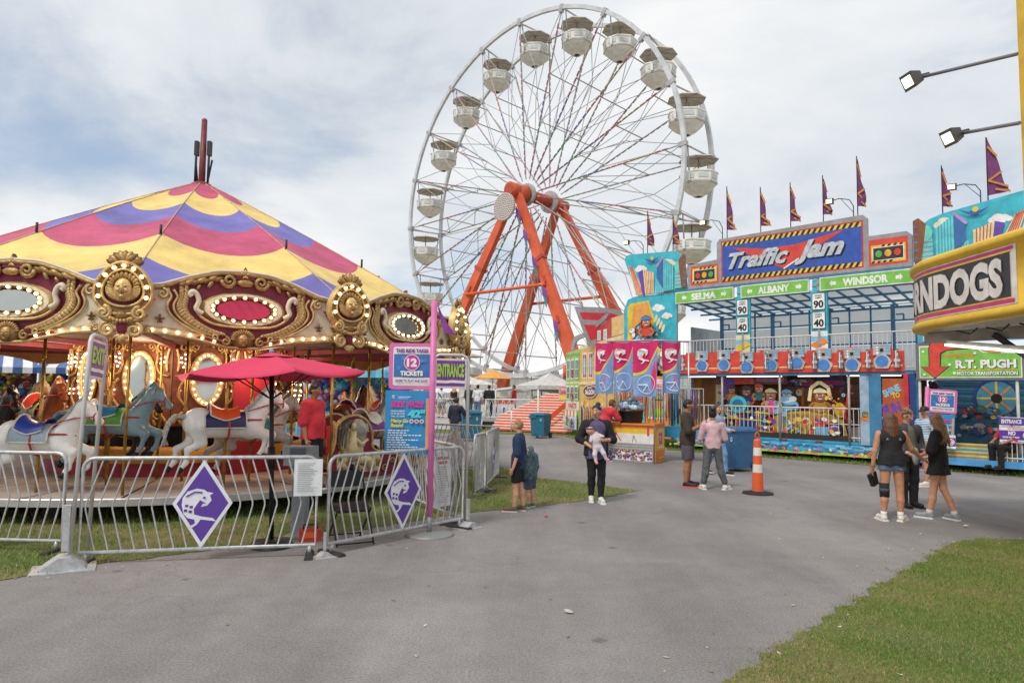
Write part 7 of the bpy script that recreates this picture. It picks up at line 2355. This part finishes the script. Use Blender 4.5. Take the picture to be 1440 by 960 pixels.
    if bottom:
        kind, c = bottom['k'], bottom['c']
        mt = bottom.get('mat') or M(c, .85, var=.2, scale=8, bump=.9, bscale=11)
        pr = [('c', tuple(J['pelvis'] + [0, 0, g(.05)]), tuple(J['pelvis']), g(.076) * cw + .006, g(.083) * cw + .008, .82)]
        zc_ = -9
        for s in 'LR':
            hip, kn, an = J['hip' + s], J['knee' + s], J['ank' + s]
            if kind in ('pants', 'leggings'):
                e = .006 if kind == 'leggings' else .014
                fl = 0 if kind == 'leggings' else bottom.get('fl', .008)
                pr += [('c', tuple(hip), tuple(kn), g(.052) * cw + e, g(.036) * cw ** .5 + e), ('c', tuple(kn), tuple(kn * .6 + an * .4 + [0, g(.008), 0]), g(.036) * cw ** .5 + e, g(.035) * cw ** .5 + e), ('c', tuple(kn * .6 + an * .4 + [0, g(.008), 0]), tuple(an + [0, 0, g(bottom.get('cut', .0))]), g(.035) * cw ** .5 + e, g(.023) + e + fl)]
            elif kind in ('shorts', 'mini'):
                L = bottom.get('len', .75 if kind == 'shorts' else .22)
                pr.append(('c', tuple(hip), tuple(hip + (kn - hip) * (L + .2)), g(.056) * cw + .010, g(.054 - .010 * L) * cw + .018)); zc_ = max(zc_, (hip + (kn - hip) * L)[2])
            elif kind == 'skirt':
                L = bottom.get('len', .4)
                pr.append(('c', tuple(hip), tuple(hip + (kn - hip) * (L + .25)), g(.060) * cw + .014, g(.080) * cw + .02)); zc_ = max(zc_, (hip + (kn - hip) * L)[2])
        garment('trousers' if kind in ('pants', 'leggings') else 'skirt' if kind == 'skirt' else 'shorts', pr, mt, .025, clip=lambda X, Y, Z: zc_ + .008 * np.sin(X * 45 + Y * 30) - Z)
    for s in 'LR':
        if socks:
            an = J['ank' + s]; kn = J['knee' + s]
            q = B(); q.tube([tuple(an + [0, 0, -g(.01)]), tuple(an + (kn - an) * .16)], [g(.027), g(.027)], M(socks, .85), 10); q.build('sock', t)
        an, to = J['ank' + s], J['toe' + s]
        pr = [('c', tuple(an + [0, g(.012), -g(.022)]), tuple(to + [0, 0, g(.006)]), g(.027), g(.023)), ('c', tuple(an + [0, g(.0), -g(.005)]), tuple(an * .6 + to * .4 + [0, 0, -g(.004)]), g(.028), g(.024))]
        garment('shoe', pr, M(shoes, .6, var=.12, scale=20), .012, min(vox, .011))
        d = to - an; d[2] = 0; L = np.linalg.norm(d); yw = math.atan2(d[1], d[0])
        lift = min(an[2] - g(.05), 0.5)
        q = B(); zc = g(.008) + max(0, lift); c_ = (an + to) / 2
        q.box((c_[0] + .0, c_[1] + g(.004), zc), (L + g(.065), g(.052), g(.016)), M(sole, .6), rz=yw, top=(.97, .95)); q.build('sole', t)
    if hair:
        st, c = hair[0], hair[1]
        hm = M(c, .5, var=.35, scale=30, bump=.5, bscale=70)
        pr = [('e', hp_(0, .006, .024), (g(.0475), g(.0545), g(.0485))), ('e', hp_(0, .018, .004), (g(.0465), g(.043), g(.050)))]
        cut = [('e-', hp_(0, -.066, -.012), (g(.047), g(.050), g(.060))), ('e-', hp_(0, -.02, -.085), (g(.07), g(.07), g(.05)))]
        if st == 'curly':
            rg = random.Random(9)
            for i in range(26):
                a, z = rg.uniform(0, 2 * PI), rg.uniform(0, .075)
                pr.append(('e', hp_(.046 * math.cos(a), .046 * math.sin(a) + .004, z), (g(.016),) * 3))
        if st == 'bun':
            pr.append(('e', hp_(0, .045, .068), (g(.028), g(.028), g(.026))))
        if st == 'pony':
            pr += [('c', hp_(0, .05, .04), hp_(0, .075, -.01), g(.02), g(.018)), ('c', hp_(0, .075, -.01), hp_(0, .07, -.09), g(.018), g(.008))]
        if st == 'long':
            Lh = hair[2] if len(hair) > 2 else .17
            rg = random.Random(int(H * 1000))
            for i in range(23):
                a = -.25 + (PI + .5) * i / 22
                x, y = .046 * math.cos(a), .034 * math.sin(a) + .006
                f = rg.uniform(.8, 1.08)
                pr += [('c', hp_(x, y, .02), hp_(x * 1.18, y * 1.25 + .010, -.06), g(.016), g(.015)), ('c', hp_(x * 1.18, y * 1.25 + .010, -.06), hp_(x * (1.30 + .35 * math.sin(i * 2.3)), y * 1.2 + .022 + .008 * math.sin(i * 3.1), -Lh * f), g(.015), g(.004))]
            cut = cut[:1]
        if st == 'hood':
            pr += [('c', hp_(0, .02, -.02), tuple(J['neck'] + [0, g(.02), -g(.01)]), g(.05), g(.055))]
            cut = cut[:1]
        if st == 'cap':
            pr = [('e', hp_(0, .006, .030), (g(.050), g(.057), g(.044))), ('c', hp_(0, -.04, .030), hp_(0, -.092, .020), g(.012), g(.008)), ('e', hp_(.03, -.055, .026), (g(.02), g(.035), g(.006))), ('e', hp_(-.03, -.055, .026), (g(.02), g(.035), g(.006)))]
            cut = [('e-', hp_(0, -.058, -.03), (g(.055), g(.055), g(.045))), ('e-', hp_(0, 0, -.045), (g(.09), g(.09), g(.055)))]
        V_, F_ = sdf_mesh(pr + cut, min(vox, .011), .010)
        obj('cap' if st == 'cap' else 'hood' if st == 'hood' else 'hair', np_mesh('hair', [(V_, F_, hm, True)]), t)
    if extras:
        extras(t, J, g, hp_)
    return t
def MIR(d):
    return {(k[:-1] + ('R' if k[-1] == 'L' else 'L') if k[-1] in 'LR' else k): ((-v[0], v[1], v[2]) if k[-1] in 'LR' else v) for k, v in d.items()}

STRIPE = M('#8fb4d0', .8, var=.01)
_t = STRIPE.node_tree
_w = N(_t, 'ShaderNodeTexWave', bands_direction='Z'); _w.inputs['Scale'].default_value = 9
_t.links.new(N(_t, 'ShaderNodeTexCoord').outputs['Object'], _w.inputs['Vector'])
_t.links.new(ramp(_t, _w.outputs['Fac'], [(.45, lin('#4f86b4')), (.55, lin('#d8e0e4'))]), _t.nodes['Principled BSDF'].inputs['Base Color'])
# carousel operator
g_ = G(437, 688, DK)
person('man in a red polo shirt and black shorts standing on the carousel deck', (g_.x, g_.y), 1.25, 1.57, dict(elL=(.150, .03, .635), wrL=(.150, -.01, .475), haL=(.15, -.03, .43)), 1.22, '#b07c5a', ('short', '#1d1816'), dict(c='#e03a46', sl=.5, hem=-.05, fit=.016), dict(k='shorts', c='#1f1f24', len=.9), '#26262c', '#e0deda', hy=.1, hp=.15, zbase=DK)
# boy and toddler
g_ = G(728, 719)
person('boy in a navy t-shirt and black shorts looking at the carousel', (g_.x, g_.y), -1.75, 1.41, dict(kneeL=(.05, -.02, .285), ankL=(.05, -.03, .05), toeL=(.055, -.135, .022), kneeR=(-.05, .01, .285), ankR=(-.05, .05, .05), toeR=(-.055, -.055, .022), elR=(-.135, .03, .635), wrR=(-.14, .02, .49), haR=(-.14, .01, .445), wrL=(.135, -.03, .49), haL=(.135, -.05, .445)), .92, '#d3a184', ('short', '#9a7a50'), dict(c='#22365a', sl=.5, hem=-.06, fit=.020), dict(k='shorts', c='#17181c', len=.85), '#6f5142', '#c9c2b6', hy=-.1)
g_ = G(741, 714)
person('toddler in a teal patterned hoodie and grey shorts behind the boy', (g_.x + .05, g_.y + .1), -2.2, 1.0, dict(head=(0, -.01, .905)), 1.12, '#d3a184', ('hood', '#4d6a70'), dict(c='#51696e', sl=1.0, hem=-.08, fit=.02, mat=M('#51696e', .85, var=.5, scale=22)), dict(k='shorts', c='#46536a', len=.95), '#3f7a4a', '#d8d6d2', vox=.012)
# mother with baby
g_ = G(838, 706)
MOM = (g_.x, g_.y)
person('woman in a black cardigan and leggings carrying a baby', MOM, .05, 1.64, dict(elR=(-.178, -.005, .645), wrR=(-.075, -.115, .575), haR=(-.035, -.135, .565), elL=(.172, -.02, .640), wrL=(.075, -.135, .645), haL=(.03, -.150, .648), kneeL=(.05, -.035, .29), ankL=(.045, -.03, .05), toeL=(.05, -.135, .022), kneeR=(-.045, .0, .285), ankR=(-.04, .05, .055), toeR=(-.055, -.05, .022)), 1.08, '#c99a7c', ('bun', '#241c1a'), dict(c='#5d5474', sl=.3, hem=-.085, fit=.014), dict(k='leggings', c='#1b1c20'), '#dcdad6', '#e8e6e2', jacket=dict(c='#1c1d21', sl=.35, open=.115), hy=-.55, hp=.12)
def baby():
    t = thing('person', 'baby in a pale pink sleepsuit held against the woman in the cardigan', 'person', (MOM[0] - .03, MOM[1] - .22, 1.06), .05)
    prs = [('e', (0, 0, .0), (.085, .075, .13)), ('e', (.02, 0, -.12), (.085, .075, .075)), ('c', (.0, 0, -.12), (-.03, -.05, -.24), .05, .036), ('c', (-.03, -.05, -.24), (-.005, -.05, -.36), .036, .026), ('c', (.06, 0, -.12), (.12, -.05, -.22), .05, .036), ('c', (.12, -.05, -.22), (.16, -.05, -.31), .036, .026), ('c', (-.07, 0, .07), (-.10, -.06, -.02), .032, .024), ('c', (.07, 0, .07), (.10, -.05, .06), .03, .022)]
    head = [('e', (-.10, .0, .15), (.068, .072, .064)), ('c', (-.05, 0, .1), (-.1, 0, .14), .03, .03), ('c', (-.02, -.06, -.34), (.0, -.09, -.38), .024, .018), ('c', (.16, -.05, -.31), (.2, -.07, -.33), .024, .018), ('e', (-.105, -.068, -.03), (.02, .02, .02)), ('e', (.115, -.052, .06), (.02, .02, .02))]
    V_, F_ = sdf_mesh(head + [('e', (0, 0, .02), (.07, .06, .12))], .011, .012)
    b = B(); b.raw(V_.tolist(), F_.tolist(), skin('#d9a48c'), True)
    b.ell((-.13, -.066, .155), (.008, .004, .004), EYED, 6, 4); b.ell((-.085, -.07, .155), (.008, .004, .004), EYED, 6, 4); b.ell((-.11, -.074, .135), (.008, .009, .008), skin('#d9a48c'), 6, 4); b.ell((-.11, -.07, .115), (.012, .004, .004), LIP, 6, 4)
    b.build('body', t)
    V_, F_ = sdf_mesh(prs, .011, .02)
    obj('sleepsuit', np_mesh('sleepsuit', [(V_, F_, M('#d6cbd2', .85, var=.1, scale=14, bump=.2), True)]), t)
    b = B(); b.tube([(-.105 + .066 * math.cos(a), .0 + .07 * math.sin(a), .185) for a in [2 * PI * i / 14 for i in range(14)]], .012, M('#5d5474', .8), 6, closed=True); b.build('headband', t)
    for x, y, z in ((-.0, -.085, -.375), (.195, -.07, -.325)):
        b = B(); b.ell((x, y, z), (.026, .036, .026), M('#d890a8', .8), 8, 6); b.build('bootee', t)
baby()
# man leaning on the souvenir counter
person('man in a red shirt leaning over the souvenir counter', (2.50, 19.10), 2.05, 1.76, dict(chest=(0, -.09, .70), neck=(0, -.155, .80), head=(0, -.185, .885), shL=(.105, -.13, .775), shR=(-.105, -.13, .775), elL=(.14, -.20, .66), wrL=(.10, -.30, .62), haL=(.09, -.34, .62), elR=(-.14, -.20, .66), wrR=(-.10, -.30, .62), haR=(-.09, -.34, .62)), 1.12, '#c98f6e', ('short', '#6a4a34'), dict(c='#c9333f', sl=.5, hem=-.04, fit=.016), dict(k='shorts', c='#20242c', len=.85), '#22222a', vox=.018)
# three by the bin
g_ = G(967, 684)
person('man in a brown t-shirt and grey shorts eating beside the woman in pink', (g_.x, g_.y), 1.2, 1.74, dict(elL=(.150, -.03, .64), wrL=(.085, -.145, .68), haL=(.055, -.18, .70), elR=(-.150, -.03, .64), wrR=(-.075, -.150, .70), haR=(-.04, -.18, .725), kneeL=(.06, -.01, .285), ankL=(.075, .0, .05), toeL=(.10, -.10, .022)), 1.15, '#a87554', ('short', '#1a1615'), dict(c='#3f332c', sl=.5, hem=-.05, fit=.016), dict(k='shorts', c='#56525a', len=.88), '#1c1c22', '#d8504a', hy=.1, hp=.15, extras=lambda t, J, g, hp_: B().ell(tuple(J['haR'] + [0.02, -.03, .04]), (.05, .05, .03), M('#d9a03a', .6), 8, 6).build('snack', t))
g_ = G(1003, 688)
person('woman in a pale pink t-shirt and grey jeans seen from behind', (g_.x, g_.y), PI - .15, 1.56, dict(hipL=(.052, 0, .52), kneeL=(.085, .0, .285), ankL=(.115, .015, .05), toeL=(.14, -.085, .022), kneeR=(-.085, -.02, .285), ankR=(-.14, -.01, .05), toeR=(-.20, -.08, .022), elL=(.15, -.02, .63), wrL=(.10, -.12, .60), haL=(.08, -.155, .61), elR=(-.15, -.02, .63), wrR=(-.14, -.12, .58), haR=(-.14, -.16, .59)), .94, '#a87554', ('bun', '#161315'), dict(c='#d3adb2', sl=.5, hem=-.02, fit=.012), dict(k='pants', c='#5d6062', cut=.05, mat=M('#5d6062', .85, var=.25, scale=9, bump=.3)), '#d8d4ce', '#e6e3de')
g_ = G(1009, 667)
person('woman in a light blue shirt and jeans stepping behind the woman in pink', (g_.x, g_.y), .75, 1.63, dict(kneeL=(.05, -.08, .29), ankL=(.05, -.10, .05), toeL=(.055, -.20, .03), kneeR=(-.05, .06, .29), ankR=(-.05, .16, .07), toeR=(-.055, .06, .022), elL=(.15, -.03, .63), wrL=(.11, -.15, .62), haL=(.09, -.19, .63)), 1.0, '#d3a184', ('long', '#4a3226', .12), dict(c='#9fb0c4', sl=.9, hem=-.05, fit=.016), dict(k='pants', c='#6a8fb4', mat=M('#6f93b8', .85, var=.25, scale=9, bump=.3)), '#22222a', hy=-.2, vox=.016)
# group at the right
def tank_extra(t, J, g, hp_):
    kn = J['kneeL']
    b = B(); b.tube([tuple(kn + [0, 0, .10]), tuple(kn), tuple(kn + [0, .005, -.11])], [g(.044), g(.042), g(.042)], M('#232428', .8, var=.2), 14); b.build('knee_brace', t)
    b = B(); b.tube([tuple(kn + [0, 0, .02]), tuple(kn + [0, 0, -.03])], g(.0455), M('#4a4b50', .8), 14); b.build('brace_strap', t)
    h = J['haL']
    b = B(); b.beam(tuple(h + [0, -.02, -.02]), tuple(h + [-.06, -.06, -.20]), .05, .16, M('#1a1a1e', .7), w2=.06, h2=.12); b.build('hand_bag', t)
    w2 = J['wrL']
    b = B(); b.tube([tuple(w2 + [g(.02) * math.cos(a), g(.02) * math.sin(a), .02]) for a in [2 * PI * i / 12 for i in range(12)]], .008, M('#b04a4a', .6), 6, closed=True); b.build('bracelet', t)
    b = B()
    for s in (-1, 1):
        b.tube([tuple(J['chest'] + [s * g(.055), g(.062), g(.02)]), tuple(J['chest'] + [s * g(.05), g(.03), g(.095)]), tuple(J['chest'] + [s * g(.05), -g(.05), g(.06)])], .022, M('#8d9299', .8), 6)
    b.build('grey_strap', t)
g_ = G(1256, 732)
person('woman in a black tank top and denim shorts with a knee brace', (g_.x, g_.y), PI - .12, 1.61, dict(elR=(-.185, -.03, .665), wrR=(-.30, -.10, .575), haR=(-.345, -.12, .555), elL=(.150, .01, .635), wrL=(.165, -.01, .485), haL=(.165, -.03, .44), kneeL=(.07, .0, .285), ankL=(.085, .01, .05), toeL=(.095, -.09, .022), kneeR=(-.065, .0, .285), ankR=(-.06, .015, .05), toeR=(-.13, -.07, .022)), 1.06, '#c08a6a', ('long', '#6a4632', .20), dict(c='#232327', sl=0, hem=-.02, fit=.018, flare=.012, nm='tank_top'), dict(k='mini', c='#5a7896', len=.24, mat=M('#5a7896', .85, var=.3, scale=12, bump=.3)), '#ddd8ce', '#e8e4dc', '#e6e4e0', extras=tank_extra)
g_ = G(1279, 713)
person('boy with curly hair in a dark grey jacket facing the camera between the two women', (g_.x, g_.y), .1, 1.64, dict(elL=(.15, .01, .64), wrL=(.11, -.10, .57), haL=(.09, -.13, .56), elR=(-.15, .01, .64), wrR=(-.11, -.10, .57), haR=(-.09, -.13, .56)), 1.0, '#cf9c80', ('curly', '#8f7050'), dict(c='#6d7064', sl=.5, hem=-.02), dict(k='pants', c='#1c1c20', fl=.014), '#17171b', '#1c1c1e', jacket=dict(c='#44464c', sl=.9, open=.05), hy=.25, hp=.3)
g_ = G(1322, 730)
def girl_extra(t, J, g, hp_):
    h = J['haL']
    b = B(); b.beam(tuple(J['haR'] + [0, -.01, -.02]), tuple(J['haR'] + [.0, .02, .12]), .07, .012, M('#c9c9cc', .3)); b.build('phone', t)
    b = B(); b.ell(tuple(J['haL'] + [.0, -.03, -.02]), (.09, .05, .13), M('#a8a5a2', .8, var=.2), 12, 8); b.build('grey_pouch', t)
person('girl with long wavy hair in a black top and black skirt with grey sneakers', (g_.x, g_.y), PI + .85, 1.60, dict(elL=(.150, -.03, .65), wrL=(.09, -.12, .60), haL=(.07, -.155, .595), elR=(-.150, .0, .65), wrR=(-.16, -.10, .615), haR=(-.165, -.13, .63), hipL=(.045, 0, .52), kneeL=(.01, -.045, .285), ankL=(.03, -.085, .05), toeL=(.02, -.185, .022), kneeR=(-.03, .03, .285), ankR=(-.035, .12, .05), toeR=(-.09, .04, .022)), .98, '#c99274', ('long', '#8f6a48', .24), dict(c='#17171a', sl=.5, hem=-.02, fit=.024), dict(k='skirt', c='#1b1b1f', len=.42), '#8f9298', '#dcdad8', '#c9c7c6', hy=-.4, hp=.2, extras=girl_extra)
g_ = G(1304, 683)
person('person in a black cap and blue striped shirt walking behind the girl', (g_.x, g_.y), -1.25, 1.66, dict(kneeL=(.05, -.06, .29), ankL=(.05, -.07, .05), toeL=(.055, -.17, .022), kneeR=(-.05, .05, .29), ankR=(-.05, .12, .06), toeR=(-.055, .02, .022), elL=(.14, .0, .63), wrL=(.13, -.10, .56), haL=(.13, -.14, .555)), .95, '#c08a6a', ('cap', '#1a1a1e'), dict(c='#6aa0c8', sl=.5, hem=-.03, mat=STRIPE), dict(k='shorts', c='#c9c4bc', len=.7), '#d6d0ca', '#e4e0da', hy=.0, hp=.2, vox=.015)
# seated worker on the funhouse stairs
q_ = F3(6.62, -.42, .18)
person('seated worker in a red shirt and black trousers on the funhouse stairs', (q_.x, q_.y), FRZ - .6, 1.72, dict(pelvis=(0, .12, .32), chest=(0, .12, .51), neck=(0, .12, .625), head=(0, .10, .715), hipL=(.055, .10, .31), hipR=(-.055, .10, .31), kneeL=(.07, -.13, .33), kneeR=(-.07, -.13, .33), ankL=(.07, -.12, .07), ankR=(-.07, -.12, .07), toeL=(.075, -.22, .04), toeR=(-.075, -.22, .04), shL=(.105, .12, .59), shR=(-.105, .12, .59), elL=(.14, .04, .45), elR=(-.14, .04, .45), wrL=(.10, -.08, .39), wrR=(-.10, -.08, .39), haL=(.08, -.12, .38), haR=(-.08, -.12, .38)), 1.05, '#a87554', ('short', '#1a1615'), dict(c='#b02f3a', sl=.5, hem=0, fit=.016), dict(k='pants', c='#17171a'), '#1c1c20', '#2a2a2e', vox=.018, zbase=.12)
# people near and on the ferris wheel deck
FARV = dict(vox=.022, fingers=True)
person('woman in a navy t-shirt and jean shorts behind the entrance sign', (-1.72, 22.0), PI - .5, 1.66, dict(elR=(-.17, -.04, .68), wrR=(-.19, -.12, .62), haR=(-.19, -.16, .63)), 1.1, '#c08a6a', ('short', '#3a2a22'), dict(c='#20283c', sl=.5, hem=-.04), dict(k='shorts', c='#6a86a4', len=.6), '#d8d4ce', **FARV)
def deckp(px, Y, lab, rz, H, **kw):
    X = (px - 720) / 980 * Y
    person(lab, (X, Y), rz, H, zbase=.475, group='people on the boarding deck', **{**FARV, **kw})
deckp(622, 35.8, 'person in a white shirt with a dark strap on the boarding deck', PI + .3, 1.62, top=dict(c='#cfd2d4', sl=.5), bottom=dict(k='shorts', c='#8d8f94', len=.8), hair=('short', '#4a3226'), extras=lambda t, J, g, hp_: B().tube([tuple(J['shL'] + [0, .09, 0]), tuple(J['chest'] * .5 + J['pelvis'] * .5 + [0, .135, 0]), tuple(J['pelvis'] + [-.13, .06, .1])], .025, BLACK, 5).build('strap', t))
deckp(640, 35.5, 'woman with blond hair in a black tank top and denim shorts on the boarding deck', PI - .2, 1.66, w_=1.1, top=dict(c='#202226', sl=0, nm='tank_top'), bottom=dict(k='shorts', c='#8aa4bf', len=.5), hair=('long', '#c9a468', .15), skinc='#cf9c80')
deckp(661, 36.4, 'man in a dark grey t-shirt and jeans on the boarding deck', PI + .5, 1.75, w_=1.1, top=dict(c='#3a3d42', sl=.5), bottom=dict(k='pants', c='#5a6a84'), hair=('cap', '#c25a2e'))
deckp(673, 36.0, 'man in a white t-shirt and jeans on the boarding deck', PI - .4, 1.74, top=dict(c='#d8d8d6', sl=.5), bottom=dict(k='pants', c='#5f7694'), hair=('short', '#1f1a18'))
deckp(689, 36.2, 'person in a black t-shirt and dark trousers on the boarding deck', PI, 1.74, w_=1.15, top=dict(c='#1d1f24', sl=.5), bottom=dict(k='pants', c='#2a2f3a'), hair=('short', '#2a201c'))
deckp(724, 39.3, 'worker in a red shirt at the ferris wheel ticket desk', -1.4, 1.78, w_=1.1, top=dict(c='#c9333f', sl=.5), bottom=dict(k='pants', c='#2a2f3a'), hair=('short', '#1f1a18'))
deckp(607, 36.6, 'person in a grey shirt at the left end of the boarding deck', PI + .2, 1.68, top=dict(c='#8f959c', sl=.5), bottom=dict(k='shorts', c='#3a3f4a', len=.8), hair=('short', '#2a201c'))
